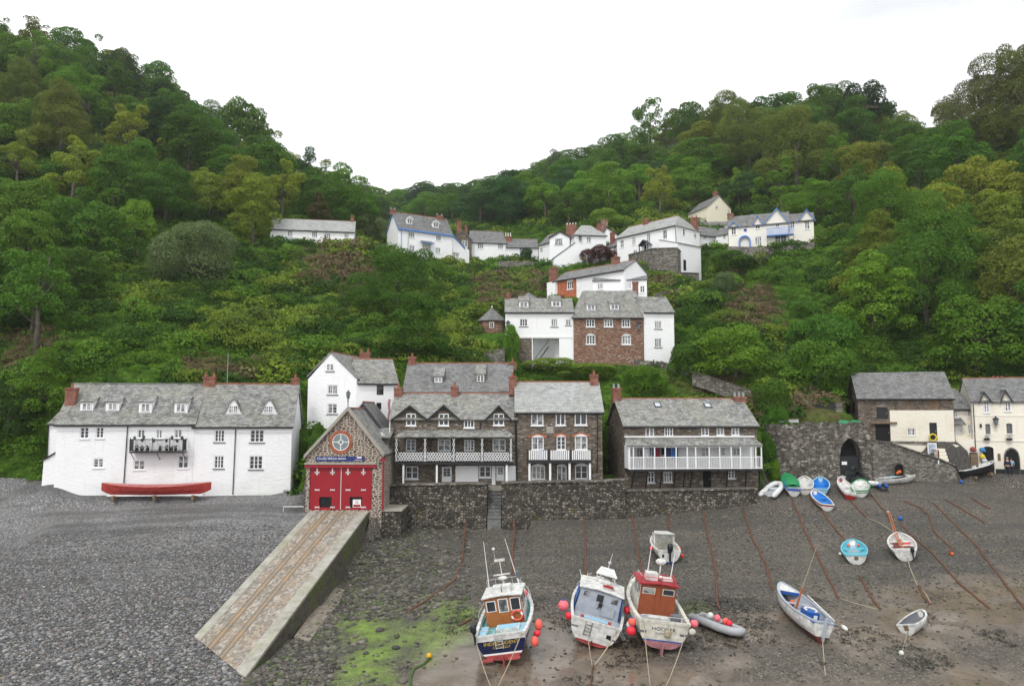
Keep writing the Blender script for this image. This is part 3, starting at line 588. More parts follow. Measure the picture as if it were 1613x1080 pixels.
tm = MB().m('white_paint'); text_mesh(tm, 'Clovelly lifeboat station', .30, lambda x, y, o_: (sg[0]+.1+x*.86, -.066, sg[2]+.13+y))
text_mesh(tm, 'Lifeboats', .17, lambda x, y, o_: (sg[1]-.82+x, -.066, sg[2]+.04+y)); text_mesh(tm, 'RNLI', .13, lambda x, y, o_: (sg[1]-.6+x, -.066, sg[2]+.32+y)); tm.build('lettering', sb)
fl = MB().m('white_paint').box(sg[1]-.62, sg[1]-.22, -.066, -.062, sg[2]+.22, sg[3]-.03) 
fm = fl; fm.m('red_door').box(sg[1]-.62, sg[1]-.22, -.07, -.0665, sg[2]+.20, sg[2]+.23); fm.build('house_flag', sb)
uc, zc = LB.hit(268, 578, 'F'); Rw = (LB.hit(331, 578, 'F')[0]-uc)
m = MB().m('brick_orange'); k = 40
for i in range(k):
    a0, a1 = 2*pi*i/k+.02, 2*pi*(i+1)/k-.02; m.prism([(uc+cos(a0)*Rw*.74, -.07, zc+sin(a0)*Rw*.74), (uc+cos(a1)*Rw*.74, -.07, zc+sin(a1)*Rw*.74), (uc+cos(a1)*Rw, -.07, zc+sin(a1)*Rw), (uc+cos(a0)*Rw, -.07, zc+sin(a0)*Rw)], (0, .065, 0))
rw = m.build('round_window', LB.e); m = MB().m('white_paint')
ring = lambda r0, r1, y0, y1, mm: [mm.prism([(uc+cos(2*pi*i/32)*r0, y0, zc+sin(2*pi*i/32)*r0), (uc+cos(2*pi*(i+1)/32)*r0, y0, zc+sin(2*pi*(i+1)/32)*r0), (uc+cos(2*pi*(i+1)/32)*r1, y0, zc+sin(2*pi*(i+1)/32)*r1), (uc+cos(2*pi*i/32)*r1, y0, zc+sin(2*pi*i/32)*r1)], (0, y1-y0, 0)) for i in range(32)]
ring(Rw*.68, Rw*.735, -.05, -.004, m); ring(Rw*.15, Rw*.22, -.046, -.006, m); w_ = .03
for a in range(4):
    d = Vector((cos(a*pi/2), 0, sin(a*pi/2))); p = Vector((uc, -.045, zc)); n_ = Vector((-d.z, 0, d.x))*w_; m.prism([p+d*Rw*.22-n_, p+d*Rw*.68-n_, p+d*Rw*.68+n_, p+d*Rw*.22+n_], (0, .035, 0))
m.build('frame', rw); paint('pale_glass', (.20, .25, .26), .2, .1)
MB().m('pale_glass').prism([(uc+cos(2*pi*i/32)*Rw*.68, -.02, zc+sin(2*pi*i/32)*Rw*.68) for i in range(32)], (0, .015, 0)).build('pane', rw)
a = LB.rect((333, 893, 377, 936)); ns = MB().m('white_paint'); ns.box(a[0], a[1], .045, .06, a[2], a[3]); ns.m('sign_red' if 0 else 'red_door'); ns.box(a[0]+.05, a[1]-.05, .038, .0445, a[2]+.04, a[2]+(a[3]-a[2])*.36)
ring2 = [(a[0]+a[1])/2, a[2]+(a[3]-a[2])*.68]
for i in range(16):
    t0, t1 = 2*pi*i/16, 2*pi*(i+1)/16; ns.prism([(ring2[0]+cos(t0)*.09, .038, ring2[1]+sin(t0)*.09), (ring2[0]+cos(t1)*.09, .038, ring2[1]+sin(t1)*.09), (ring2[0]+cos(t1)*.13, .038, ring2[1]+sin(t1)*.13), (ring2[0]+cos(t0)*.13, .038, ring2[1]+sin(t0)*.13)], (0, .006, 0))
ns.build('notice', LB.e)
pp = MB().m('red_door'); pp.tube([(LB.W+.1, -.04, LB.h-.3), (LB.W+.1, -.04, 0)], .07, 6); pp.box(LB.W-.1, LB.W+.25, -.1, .1, LB.h-.45, LB.h-.25); pp.build('drainpipe', LB.e)
# pier the doors stand on, right of the slip head
pr = MB().m('stone_sea'); e_ = empty('slip_head_pier', LB.O, LB.rz, 'dark stone pier block under the right corner of the lifeboat house', 'pier')
x0 = LB.hit(437, 950, 'F')[0]; pr.box(x0-.2, LB.W+1.6, -.05+.2, 4, -3.4, -.12); pr.build('pier_block', e_); MB().m('concrete').box(x0-.15, LB.W+1.7, .05, 4.1, -.12, -.002).build('coping', e_)
rl = MB().m('rust')
for x in (x0+1.0, LB.W+1.5): rl.tube([(x, .3, 0), (x, .3, .0)], .03, 5) if 0 else None
# left side landing rail by the lifeboat house
e_ = empty('pipe_railing', LB.M @ Vector((-1.9, .3, -.5)), 0, 'white pipe railing at the left foot of the lifeboat house', 'railing'); m = MB().m('white_paint')
m.tube([(0, 0, -.2), (0, 0, .75), (1.7, 0, .75)], .035, 6); m.build('rail', e_)
# flagstaff
a = P(612.5, 765, 17.4); b = P(611.5, 640, 17.4); fs = empty('flagpole', a, 0, 'tall white flagpole with a furled red, white and blue flag beside the lattice-balcony house', 'flagpole')
MB().m('white_paint').tube([(0, 0, -.4), (0, 0, (b-a).z+1.2)], .07, 8, .04).ball((0, 0, (b-a).z+1.25), .08, 8).build('pole', fs)
paint('flag_cloth', (.45, .2, .25), .7, .4); m = MB().m('flag_cloth', True); zt = P(612, 628, 17.4).z-a.z
m.tube([(-.03, -.1, zt), (-.1, -.12, zt-.5), (-.02, -.1, zt-1.1), (-.12, -.13, zt-1.7), (-.05, -.1, zt-2.0)], .12, 7, .07); m.build('flag', fs)
# ---- slate-hung building behind the lifeboat house, white gable house
S1 = House('slate_hung_shed', 'dark slate-clad gabled building behind the lifeboat house roof', (556, 700, 17.0), (611, 700, 17.0), 6, cat='building', padz=-1).crop(*c2)
S1.wall('slate_black', S1.zat(540, zx=520)).gable_y(S1.zat(365, zx=375), 'slate_grey', rx=.28, ov=.1, vg=.1, hl=S1.zat(430, zx=330))
S2 = House('stone_store', 'low lichened stone store between the lifeboat house and the flagpole', (590, 720, 17.6), (612, 720, 17.6), 5, cat='building', padz=-1).crop(*c2)
S2.wall('stone_grey', S2.zat(555, zx=500)).gable_x(S2.hit(500, 545, 'F', -2)[1]+.6, 'slate_lichen', ridge=None, eave_col=None)
W1 = House('white_gable_house', 'tall white gable-fronted house with three stacked windows above the lifeboat house', (483.5, 672, 15.7), (561, 674, 15.9), 8, padz=0, group=G_SEA).crop(*c2)
W1.window((189,147,230,189), bars=(2,2), sill='grey_trim', hole=False); W1.window((195,265,250,317), bars=(4,2), sill='grey_trim'); W1.window((195,367,247,423), bars=(2,3), frame='white_paint', sill='grey_trim')
W1.wall('white_wall', W1.zat(232, zx=345)).gable_y(W1.zat(90, zx=203), 'slate_lichen', rx=.46, ov=.12, vg=.1, hl=W1.zat(218, zx=80))
W1b = House('white_side_wing', 'white side wing of the tall gable-fronted house with two black-framed windows', (561.3, 674, 15.9), (626, 676, 15.6), 6, padz=0).crop(*c2)
W1b.window((465,267,502,320), bars=(1,2), frame='black_paint', sill=None); W1b.window((463,362,490,400), bars=(1,2), frame='black_paint', sill=None)
W1b.wall('white_wall', W1b.zat(252, zx=450)).gable_x(W1b.hit(430, 130, 'F', -3)[1], 'slate_lichen', vg=.05)
W1b.chimpx(376, 428, 65, 120, 3.2, pots=2)
# ---- T1 lattice balcony house
T1 = House('lattice_balcony_house', 'brown stone house with three black gables and white lattice balcony, right of the flagpole', (613.5, 764, 17.2), (812.5, 762, 17.2), 7.5, group=G_SEA).crop(*c2)
GW = [(627,422,680,488,(2,2)), (805,422,860,488,(2,2)), (1105,422,1163,486,(2,2))]
wins(T1, [(943,456,1000,500,(3,1)), (625,562,678,628,(2,3)), (800,562,870,628,(2,2)), (945,565,1000,628,(3,3)), (1100,560,1172,628,(2,2)), (625,710,692,780,(2,2)), (1027,708,1092,772,(2,2))], sill='white_paint')
T1.door((822,714,876,803), glassy=1); T1.door((1120,708,1165,790), glassy=1); T1.holes['F'] = T1.holes['F']
T1.wall('stone_brown', T1.zat(452, zx=1000)); T1.gable_x(T1.hit(1000, 318, 'F', -3.4)[1], 'slate_lichen', eave_col=None)
wins(T1, GW, hole=False, sill='white_paint')
for a in ((555,738,648,380), (748,918,833,378), (1065,1200,1135,380)): front_gable(T1, a[0], a[1], a[2], a[3], zye=452)
for zx0, zx1, zy0, zy1, p in ((560,603,255,340,1), (872,910,250,335,1)): T1.chimpx(zx0, zx1, zy0, zy1, 3.1, pots=p, d=.8)
wp = T1.rect((897, 708, 1230, 800)); m = MB().m('white_render')   # white-painted panel round the openings
for a, b in ((897, 1022), (1096, 1116), (1169, 1230)):
    q = T1.rect((a, 708, b, 800)); MB().m('white_render').box(q[0], q[1], -.03, -.003, q[2]-.2, q[3]).build('painted_panel', T1.e)
dp = 1.5; u0, zt = T1.hit(570, 553, 'F', dp); u1, _ = T1.hit(1212, 553, 'F', dp); _, zf = T1.hit(900, 688, 'F', dp); _, zr_ = T1.hit(900, 628, 'F', dp); _, ztw = T1.hit(900, 512, 'F', 0)
v = MB().m('slate_lichen').slab([(u0-.15, -dp-.15, zt+.08), (u1+.15, -dp-.15, zt+.08), (u1-.5, -.003, ztw), (u0+.5, -.003, ztw)], .1).build('veranda_roof', T1.e)
m = MB().m('black_paint'); m.box(u0, u1, -dp, -.004, zf-.22, zf-.02); bl = m.build('balcony', T1.e)
m = MB().m('white_paint'); y = -dp+.05; hh = zr_-zf
n = 44; st = (u1-u0)/n
for i in range(n):
    xa = u0+st*i; 
    for (p, q) in (((xa, zf+.1), (xa+st*2, zr_-.08)), ((xa+st*2, zf+.1), (xa, zr_-.08))):
        if xa+st*2 > u1: continue
        w = .035; m.prism([(p[0]-w, y-.02, p[1]), (p[0]+w, y-.02, p[1]), (q[0]+w, y-.02, q[1]), (q[0]-w, y-.02, q[1])], (0, .02, 0))
m.build('lattice', bl); m = MB().m('black_paint'); m.box(u0, u1, y-.04, y+.04, zr_-.08, zr_); m.box(u0, u1, y-.04, y+.04, zf+.02, zf+.1); px_ = [T1.hit(z, 600, 'F', dp)[0] for z in (573, 730, 887, 1043, 1201)]
for x in px_:
    for dx in (-.12, .12): m.box(x+dx-.025, x+dx+.025, y-.05, y+.04, zf, zt)
m.build('balcony_frame', bl)
for x in px_:
    m = MB().m('white_paint'); k = 4; zz = np.linspace(zf+.05, zt-.1, k+1)
    for i in range(k):
        if zz[i] > zf-.1:
            for a, b in (((x-.09, zz[i]), (x+.09, zz[i+1])), ((x+.09, zz[i]), (x-.09, zz[i+1]))): m.prism([(a[0]-.025, y-.075, a[1]), (a[0]+.025, y-.075, a[1]), (b[0]+.025, y-.075, b[1]), (b[0]-.025, y-.075, b[1])], (0, .02, 0))
    m.build('cross_brace', bl)
for z in (612, 795, 1178): x = T1.hit(z, 700, 'F', dp-.2)[0]; MB().m('white_paint').box(x-.08, x+.08, -dp+.1, -dp+.26, -.1, zf-.22).build('post', T1.e)
T1.pipe([(1036,455), (1032,508)]); T1.pipe([(1222,415), (1232,800)])
# ---- T2 back row
T2 = House('slate_roofed_back_house', 'grey slate-roofed house with red ridge and two small roof windows, behind the lattice-balcony house', (636, 680, 15.7), (806, 680, 15.7), 7, padz=.2, group=G_SEA).crop(*c2)
T2.wall('stone_brown', T2.zat(300, zx=900)).gable_x(T2.hit(900, 153, 'F', -3.3)[1], 'slate_grey')
for r in ((778,220,828,256), (1010,208,1058,250)): T2.dormer(r, rise=.8, rpitch=.5, side='slate_grey', roof='slate_lichen', wr=(r[0]+4, r[1]+3, r[2]-4, r[3]-3))
T2.chimpx(638, 677, 88, 175, 3.2, pots=1, base='lead', d=.7); T2.chimpx(1190, 1230, 118, 170, 3.2, pots=1, d=.7)
# ---- T3
c3 = (790, 560, .26658)
T3 = House('slatted_balcony_house', 'tall brown stone house with red brick arches and white slatted balcony, mid seafront', (813.6, 762, 17.2), (949.5, 760, 17.2), 7.5, group=G_SEA).crop(*c3)
wins(T3, [(175,337,248,412,(2,1)), (320,335,378,411,(2,1)), (432,334,505,410,(2,1))], sill='white_paint'); wins(T3, [(178,480,250,556,(2,2)), (325,477,380,556,(2,3)), (433,475,508,556,(2,2)), (177,650,258,730,(3,2)), (328,648,385,742,(2,2)), (434,646,510,728,(2,2))], sill='white_paint', arch=True)
T3.wall('stone_brown', T3.zat(330, zx=300)).gable_x(T3.hit(300, 163, 'F', -3.5)[1], 'slate_pale')
for a, b, t in ((160,268,460), (307,395,458), (418,522,455)):
    q0 = T3.hit(a, t+14, 'F'); q1 = T3.hit(b, t+14, 'F'); qm = T3.hit((a+b)/2, t, 'F'); m = MB().m('brick_orange'); n = 8; hh = .28
    top = [(q0[0]+(q1[0]-q0[0])*i/n, -.03, q0[1]+(qm[1]-q0[1])*math.sin(pi*i/n)) for i in range(n+1)]
    for i in range(n): m.prism([top[i], top[i+1], (top[i+1][0], -.03, top[i+1][2]-hh*.7), (top[i][0], -.03, top[i][2]-hh*.7)], (0, .026, 0))
    m.build('brick_arch', T3.e)
T3.flat((265, 418, 307, 457), 'concrete', 'plaque')
dp = 1.4; m = None
u0, zf = T3.hit(150, 620, 'F', dp); u1, _ = T3.hit(532, 617, 'F', dp); zr_ = T3.hit(300, 556, 'F', dp)[1]; bl = MB().m('black_paint').box(u0, u1, -dp, -.004, zf-.22, zf).build('balcony', T3.e); m = MB().m('white_paint'); k = MB().m('black_paint')
for a, b in ((160,272), (288,402), (415,528)):
    p = T3.hit(a, 600, 'F', dp)[0]; q = T3.hit(b, 600, 'F', dp)[0]; n = 10
    for i in range(n): x = p+(q-p)*(i+.5)/n; m.box(x-.055, x+.055, -dp+.02, -dp+.045, zf+.08, zr_-.04)
    k.box(p-.03, q+.03, -dp+.05, -dp+.09, zf+.12, zf+.18); k.box(p-.03, q+.03, -dp+.05, -dp+.09, zr_-.16, zr_-.1)
    for x in (p-.1, q+.1): k.box(x-.04, x+.04, -dp, -dp+.08, zf, zr_+.08)
m.build('slats', bl); k.build('railing', bl)
for z in (165, 287, 402, 522): x = T3.hit(z, 700, 'F', dp-.2)[0]; MB().m('white_paint').box(x-.09, x+.09, -dp+.08, -dp+.26, -.1, zf-.22).build('post', T3.e)
paint('blue_plastic', (.03, .12, .55), .4); u, z = T3.hit(241, 612, 'F', .8)
MB().m('blue_plastic').lathe((0, 0, 0), [(.27, 0), (.3, .1), (.3, .8), (.27, .9), (.2, .92)], 12).build('water_butt', None, Matrix.Translation(T3.M @ Vector((u, -.7, zf+.004))), label='tall blue plastic barrel standing on the slatted balcony', cat='barrel')
T3.chimpx(525, 572, 85, 190, 3.2, pots=1, base='lead', d=.8); T3.chimpx(43, 88, 95, 215, 3.0, pots=1, d=.9); T3.pipe([(88,335), (91,745)]); T3.pipe([(568,335), (566,690)])
# ---- T4 end house with white veranda
T4 = House('white_veranda_house', 'stone end house with long white glazed veranda on black struts, rightmost of the seafront row', (985, 774, 17.2), (1195, 772, 17.0), 8, zb=P(985, 774, 17.2).z, padz=-.1, group=G_SEA).crop(*c3)
wins(T4, [(850,420,902,478,(2,1)), (962,419,1015,476,(3,2)), (1180,414,1227,472,(2,3)), (1270,413,1317,470,(2,3)), (1358,411,1406,470,(2,3))], sill='white_paint'); wins(T4, [(862,685,905,750,(2,2)), (957,685,1010,747,(3,2)), (1337,668,1380,725,(2,3))], sill='white_paint')
T4.door((1190,678,1240,782), mat='interior_dark')
T4.wall('stone_brown', T4.zat(413, zx=1100)).gable_x(T4.hit(1100, 262, 'F', -3.7)[1], 'slate_lichen')
T4.chimpx(658, 706, 165, 262, 3.6, pots=2, pot='lead', d=.7); T4.chimpx(1376, 1448, 215, 315, 3.4, pots=3, pot='lead', d=.7)
dp = 1.7; u0, zf = T4.hit(752, 680, 'F', dp); u1, _ = T4.hit(1541, 655, 'F', dp); zf = T4.hit(1100, 668, 'F', dp)[1]; zr_ = T4.hit(1100, 597, 'F', dp)[1]; ze = T4.hit(1100, 532, 'F', dp)[1]; zw = T4.hit(1100, 482, 'F', 0)[1]
MB().m('slate_lichen').slab([(u0-.2, -dp-.15, ze+.05), (u1+.1, -dp-.15, ze+.05), (u1-.1, -.003, zw), (u0+.1, -.003, zw)], .08).build('veranda_roof', T4.e)
MB().m('white_paint').box(u0, u1, -.1, -.004, zw+.01, zw+.14).build('flashing_board', T4.e)
bl = MB().m('black_paint').box(u0, u1, -dp, -.004, zf-.2, zf-.03).build('veranda_floor', T4.e); m = MB().m('white_paint')
m.box(u0, u1, -dp, -dp+.06, zr_-.07, zr_); m.box(u0, u1, -dp, -dp+.06, zf, zf+.08); m.box(u0, u1, -dp, -dp+.1, ze-.12, ze+.0); n = int((u1-u0)/.15)
for i in range(n+1): x = u0+(u1-u0)*i/n; m.box(x-.022, x+.022, -dp+.015, -dp+.04, zf+.08, zr_-.07)
for x in (u0, u1-.06): m.box(x, x+.06, -dp+.1, -.01, zr_-.07, zr_); m.box(x, x+.05, -dp+.1, -.01, zf, zf+.08)
m.build('railing', bl)
for z in (757,780,840,905,968,1033,1098,1148,1228,1290,1358,1413,1475,1503,1537): x = T4.hit(z, 600, 'F', dp)[0]; MB().m('white_paint').box(x-.05, x+.05, -dp-.01, -dp+.09, zf-.02, ze-.02).build('veranda_post', T4.e)
pw = T4.rect((1040, 500, 1530, 668)); m = MB().m('white_render'); m.box(u0+.1, u1-.1, -.05, -.003, zf+.01, zw-.3); m.build('painted_panel', T4.e)
for r in ((795,548,835,600), (1178,545,1228,592), (1275,545,1320,590), (1362,545,1408,588), (975,550,1015,598)):
    q = T4.rect(r); w = T4.window(q, 'F', (2, 3), hole=False, local=True, sill=None, fw=.07)
    for o_ in [w]+list(w.children):
        for v in o_.data.vertices: v.co.y -= .045
st_ = MB().m('black_paint')
for z0_, z1_ in ((785,765), (865,848), (950,932), (1030,1012), (1085,1070), (1130,1110), (1338,1325), (1450,1435), (1530,1518)):
    a = T4.hit(z0_, 690, 'F', dp-.1)[0]; b = T4.hit(z1_, 790, 'F', .3); MB().m('black_paint').tube([(a, -dp+.15, zf-.2), (b[0], -.5, b[1]+.1)], .07, 6).build('strut', T4.e)
MB().m('white_paint').box(u0-.02, u0+.05, -dp+.1, -.02, zf+.02, ze).build('end_panel', T4.e)
for zx, zy in ((922,292), (1218,295)):
    y = 1.0
    for _ in range(10): y = (T4.hit(zx, zy, 'F', -y)[1]-T4.rf(0))/T4.sl
    x = T4.hit(zx, zy, 'F', -y)[0]; m = MB().m('black_paint'); k = T4.sl; L = .38; m.prism([(x-.35, y-L, T4.rf(y-L)+.06), (x+.35, y-L, T4.rf(y-L)+.06), (x+.35, y+L, T4.rf(y+L)+.06), (x-.35, y+L, T4.rf(y+L)+.06)], (0, 0, -.1)); o_ = m.build('skylight', T4.roof)
paint('sky_glass', (.45, .5, .55), .1, .02, .8)
for o_ in [o for o in SC.objects if o.name.startswith('skylight')]:
    vs = [v.co for v in o_.data.vertices]; cx = sum(v.x for v in vs)/8; cy = sum(v.y for v in vs)/8; z = lambda y: T4.rf(y)+.068; L = .26
    MB().m('sky_glass').poly([(cx-.24, cy-L, z(cy-L)), (cx+.24, cy-L, z(cy-L)), (cx+.24, cy+L, z(cy+L)), (cx-.24, cy+L, z(cy+L))]).build('pane', T4.roof) if 0 else None
    gm = MB().m('sky_glass'); gm.poly([(cx-.24, cy-L, z(cy-L)), (cx+.24, cy-L, z(cy-L)), (cx+.24, cy+L, z(cy+L)), (cx-.24, cy+L, z(cy+L))]); gm.build('skylight_pane', T4.roof)
# washing on the veranda
cols = {'dark blue': (.03, .05, .13), 'pale grey': (.45, .47, .5), 'dark red': (.2, .02, .04), 'black': (.02, .02, .025), 'bright blue': (.03, .15, .45), 'white': (.7, .7, .72)}
for i, (zx, cn, w, hh) in enumerate([(855,'white',.45,.8), (875,'pale grey',.5,.75), (890,'dark blue',.4,.7), (920,'dark red',.5,.85), (955,'black',.35,.6), (985,'dark blue',.5,.8), (1020,'bright blue',.35,.95), (1034,'black',.3,.8)]):
    u, z = T4.hit(zx, 545, 'F', dp-.5); paint('cloth_'+cn.replace(' ', '_'), cols[cn], .9, .2); m = MB().m('cloth_'+cn.replace(' ', '_')); n = 6
    for a in range(n):
        x0 = -w/2+w*a/n; x1 = x0+w/n; y0 = .03*math.sin(a*2.1+i); y1 = .03*math.sin((a+1)*2.1+i); m.prism([(x0, y0, 0), (x1, y1, 0), (x1*1.05, y1*1.5, -hh), (x0*1.05, y0*1.5, -hh+.05*math.sin(i+a))], (0, .012, 0))
    m.build('hanging_garment', None, T4.M @ Matrix.Translation((u, -dp+.5, z)), label=f'{cn} garment drying in the veranda, {["first","second","third","fourth","fifth","sixth","seventh","eighth"][i]} from the left', cat='washing', group='washing hung in the veranda')
# ================================================================ right-hand harbour buildings
c6 = (1310, 570, .18519)
BN = House('stone_barn', 'long stone barn with grey slate roof and whitewashed lower wall, right of the lime kiln', (1353.5, 692, 14.85), (1505, 690, 15.3), 6.5, cat='barn', padz=-.1, fo=1.0).crop(*c6)
BN.window((643,563,713,625), bars=(4,2), sill='barn_white')
for r, mt in (((380,385,480,485), 'black_paint'), ((625,325,700,405), 'timber'), ((808,322,920,402), 'timber'), ((828,515,900,662), 'black_paint'), ((370,525,500,672), 'interior_dark')): BN.door(r, mt, name='door' if mt != 'timber' else 'shutter')  # interior_dark panel is the open garage, its inside shade put into near-black colour
BN.window((384,343,474,384), bars=(1,1), frame='timber', sill=None)
BN.wall('stone_brown', BN.zat(304, zx=600)).gable_x(BN.hit(600, 98, 'F', -3.2)[1], 'slate_grey', ridge=None, vg=.12)
# whitewashed lower part, one skin cut round the openings
q = BN.rect((492, 410, 1048, 690)); hs = [BN.rect(r) for r in ((643,563,713,625), (828,515,900,662), (360,525,500,672))]
us = sorted({q[0], q[1], *[u for h in hs for u in h[:2] if q[0] < u < q[1]]}); m = MB().m('barn_white')
for a, b in zip(us[:-1], us[1:]):
    cuts = [h for h in hs if h[0] < (a+b)/2 < h[1]]; z = q[2]-1.2
    if cuts: m.box(a, b, -.05, -.003, z, cuts[0][2]-.01); m.box(a, b, -.05, -.003, cuts[0][3], q[3])
    else: m.box(a, b, -.05, -.003, z, q[3])
m.build('whitewashed_panel', BN.e)
a = BN.rect((330, 508, 552, 525)); MB().m('timber').box(a[0], a[1], -.3, .0-.004, a[2], a[3]).build('lintel', BN.e)
for r in ((160,180,172,280), (118,340,158,480), (180,340,203,430)):   # gable openings seen on the left end
    u0, u1, z0, z1 = BN.rect(r, 'L'); m = MB().m('interior_dark'); BN.pbox(m, 'L', u0, u1, z0, z1, .004, .03); m.build('gable_opening', BN.e)
def wall_run(name, label, pts, th=.6, mat='stone_grey', cap='stone_grey', cat='stone wall', batter=0, capm=.12, base=-1.2, caph=.14):
    """free wall along [(px, pytop, pybase, m)] with its own thickness; top and bottom follow the photograph"""
    T = [P(p[0], p[1], p[3]) for p in pts]; Bq = [P(p[0], p[2], p[3]) for p in pts]; o = T[0].copy(); o.z = Bq[0].z
    e = empty(name, o, 0, label, cat); m = MB().m(mat)
    def side(i, sgn):
        a = T[max(i-1, 0)]; b = T[min(i+1, len(T)-1)]; d = Vector((b.x-a.x, b.y-a.y, 0)).normalized(); return Vector((-d.y, d.x, 0))*sgn
    n = len(T); F_ = []; K = []
    for i in range(n):
        s = side(i, 1); f = Vector((T[i].x, T[i].y, 0))-o; f.z = 0; zt = T[i].z-o.z; zb = Bq[i].z-o.z+base
        F_.append((f-s*batter*(zt-zb), f, f+s*th, zt, zb))
    for i in range(n-1):
        A, Bv = F_[i], F_[i+1]; v = lambda p, z: (p.x, p.y, z)
        m.poly([v(A[0], A[4]), v(Bv[0], Bv[4]), v(Bv[1], Bv[3]), v(A[1], A[3])]); m.poly([v(Bv[2], Bv[4]), v(A[2], A[4]), v(A[2], A[3]), v(Bv[2], Bv[3])]); m.poly([v(A[1], A[3]), v(Bv[1], Bv[3]), v(Bv[2], Bv[3]), v(A[2], A[3])])
    for A, fl in ((F_[0], 0), (F_[-1], 1)):
        q = [(A[0].x, A[0].y, A[4]), (A[1].x, A[1].y, A[3]), (A[2].x, A[2].y, A[3]), (A[2].x, A[2].y, A[4])]; m.poly(q if fl == 0 else q[::-1])
    m.build('wall_body', e)
    if cap:
        k = MB().m(cap)
        for i in range(n-1):
            A, Bv = F_[i], F_[i+1]; s0 = side(i, 1)*capm; s1 = side(i+1, 1)*capm
            lo = [A[1]-s0, Bv[1]-s1, Bv[2]+s1, A[2]+s0]; zz = [A[3], Bv[3], Bv[3], A[3]]
            k.add([(p.x, p.y, z+.003) for p, z in zip(lo, zz)]+[(p.x, p.y, z+caph) for p, z in zip(lo, zz)], [(3, 2, 1, 0), (4, 5, 6, 7), (0, 1, 5, 4), (2, 3, 7, 6), (1, 2, 6, 5), (3, 0, 4, 7)])
        k.build('coping', e)
    return e
wall_run('sea_wall', 'dark boulder sea wall with mossy coping below the lattice-balcony house, left of the beach steps', [(604,766,812,17.7),(650,764,818,17.7),(767,763,821,17.8)], 1.4, 'stone_sea', 'stone_kiln', batter=.1)
wall_run('sea_wall', 'boulder sea wall with yellow lichened top between the beach steps and white-veranda house', [(790,762,821,17.8),(870,760,818,17.8),(950,759,814,17.8),(984,757,812,17.8)], 1.4, 'stone_sea', 'stone_kiln', batter=.1)
wall_run('sea_wall', 'lower boulder sea wall under the white-veranda house tapering off to the beach on the right', [(984,774,812,17.75),(1060,773,806,17.7),(1130,772,800,17.6),(1192,771,792,17.5)], 1.2, 'stone_sea', 'stone_kiln', batter=.1)
# beach steps in the gap
a = P(768, 766, 17.75); b = P(789.5, 766, 17.75); bot = P(778, 818, 17.8); st = empty('beach_steps', (a.x, a.y, bot.z), 0, 'weedy stone steps down to the beach through the sea wall', 'steps'); m = MB().m('stone_sea'); n = 11; H_ = a.z-bot.z
m.m('slate_grey')
for i in range(n): m.box(0.02, (b-a).x-.02, -.7+i*.3, 2.9, -1.2 if i == 0 else H_*i/n+.0, H_*(i+1)/n-.05).box(.021, (b-a).x-.021, -.76+i*.3, -.35+i*.3, H_*(i+1)/n-.049, H_*(i+1)/n)
m.build('treads', st)
# seafront paving behind the wall
zp = P(700, 764, 17.3).z; m = MB().m('concrete'); A = P(606, 764, 17.6); Bv = P(985, 760, 17.6)
fp = MB().m('concrete').box(A.x-.5, Bv.x, A.y+1.2, A.y+9, zp-1.5, zp-.06).build('seafront_pavement'); tag(fp, kind='structure')
# ---- kiln
def notch_wall(pts2, arch, top, M, mat, depth=1.2, jamb=None, inner='interior_dark'):
    """flat wall face with an arched notch open at the bottom; local x,z face at y = 0"""
    mb = MB().m(mat); x0, x1, z0 = pts2; L = [(x0, 0, z0)]+[(p[0], 0, p[1]) for p in [(arch[0][0], z0)]+arch+[(arch[-1][0], z0)]]+[(x1, 0, z0), (x1, 0, top), (x0, 0, top)]
    n = len(arch); mid = n//2
    # split into left and right halves so every face stays simple
    apex = arch[mid]
    mb.poly([(x0, 0, z0)]+[(arch[0][0], 0, z0)]+[(p[0], 0, p[1]) for p in arch[:mid+1]]+[(apex[0], 0, top), (x0, 0, top)])
    mb.poly([(x1, 0, top), (apex[0], 0, top)]+[(p[0], 0, p[1]) for p in arch[mid:]]+[(arch[-1][0], 0, z0), (x1, 0, z0)])
    full = [(arch[0][0], z0)]+arch+[(arch[-1][0], z0)]
    for p, q in zip(full[:-1], full[1:]): mb.poly([(p[0], 0, p[1]), (q[0], 0, q[1]), (q[0], depth, q[1]), (p[0], depth, p[1])])
    k = MB().m(inner); k.poly([(p[0], depth, p[1]) for p in full]); return mb, k
def arch_pts(x0, x1, zs, zt, pointed=False, n=12):
    xc = (x0+x1)/2; r = (x1-x0)/2; o = []
    for i in range(n+1):
        t = i/n
        if pointed: u = abs(1-2*t); o.append((xc+(-1 if t < .5 else 1)*r*u if t != .5 else xc, zs+(zt-zs)*math.sqrt(max(0, 1-u**1.7))))
        else: a = pi*(1-t); o.append((xc+r*cos(a), zs+(zt-zs)*sin(a)))
    return o
KA = P(1268, 756, 16.35); KB = P(1374, 754, 16.3); ke = empty('lime_kiln', KA, math.atan2(KB.y-KA.y, KB.x-KA.x), 'big round-cornered old stone lime kiln with tall pointed black doorway', 'lime kiln')
KM = Matrix.Translation(KA) @ Matrix.Rotation(ke.rotation_euler.z, 4, 'Z'); KMi = KM.inverted()
def khit(px, py, y=0.0):
    o, v = ray(px, py); o = KMi @ o; v = KMi.to_3x3() @ v; t = (y-o.y)/v.y; p = o+v*t; return p.x, p.z
zt = khit(1320, 668)[1]; ax0, zb_ = khit(1323.5, 748); ax1, _ = khit(1359, 748); _, zs = khit(1340, 718); _, za = khit(1341, 690); W = (KB-KA).length
mb, k = notch_wall((0, W, -1.5), arch_pts(ax0, ax1, zs-.3, za, True), zt, None, 'stone_kiln', 1.0)
arc = [(0, 0)]; R_ = 3.2
for i in range(1, 9): a = (pi/2)*i/8; arc.append((-R_*.95*sin(a), R_*(1-cos(a))))
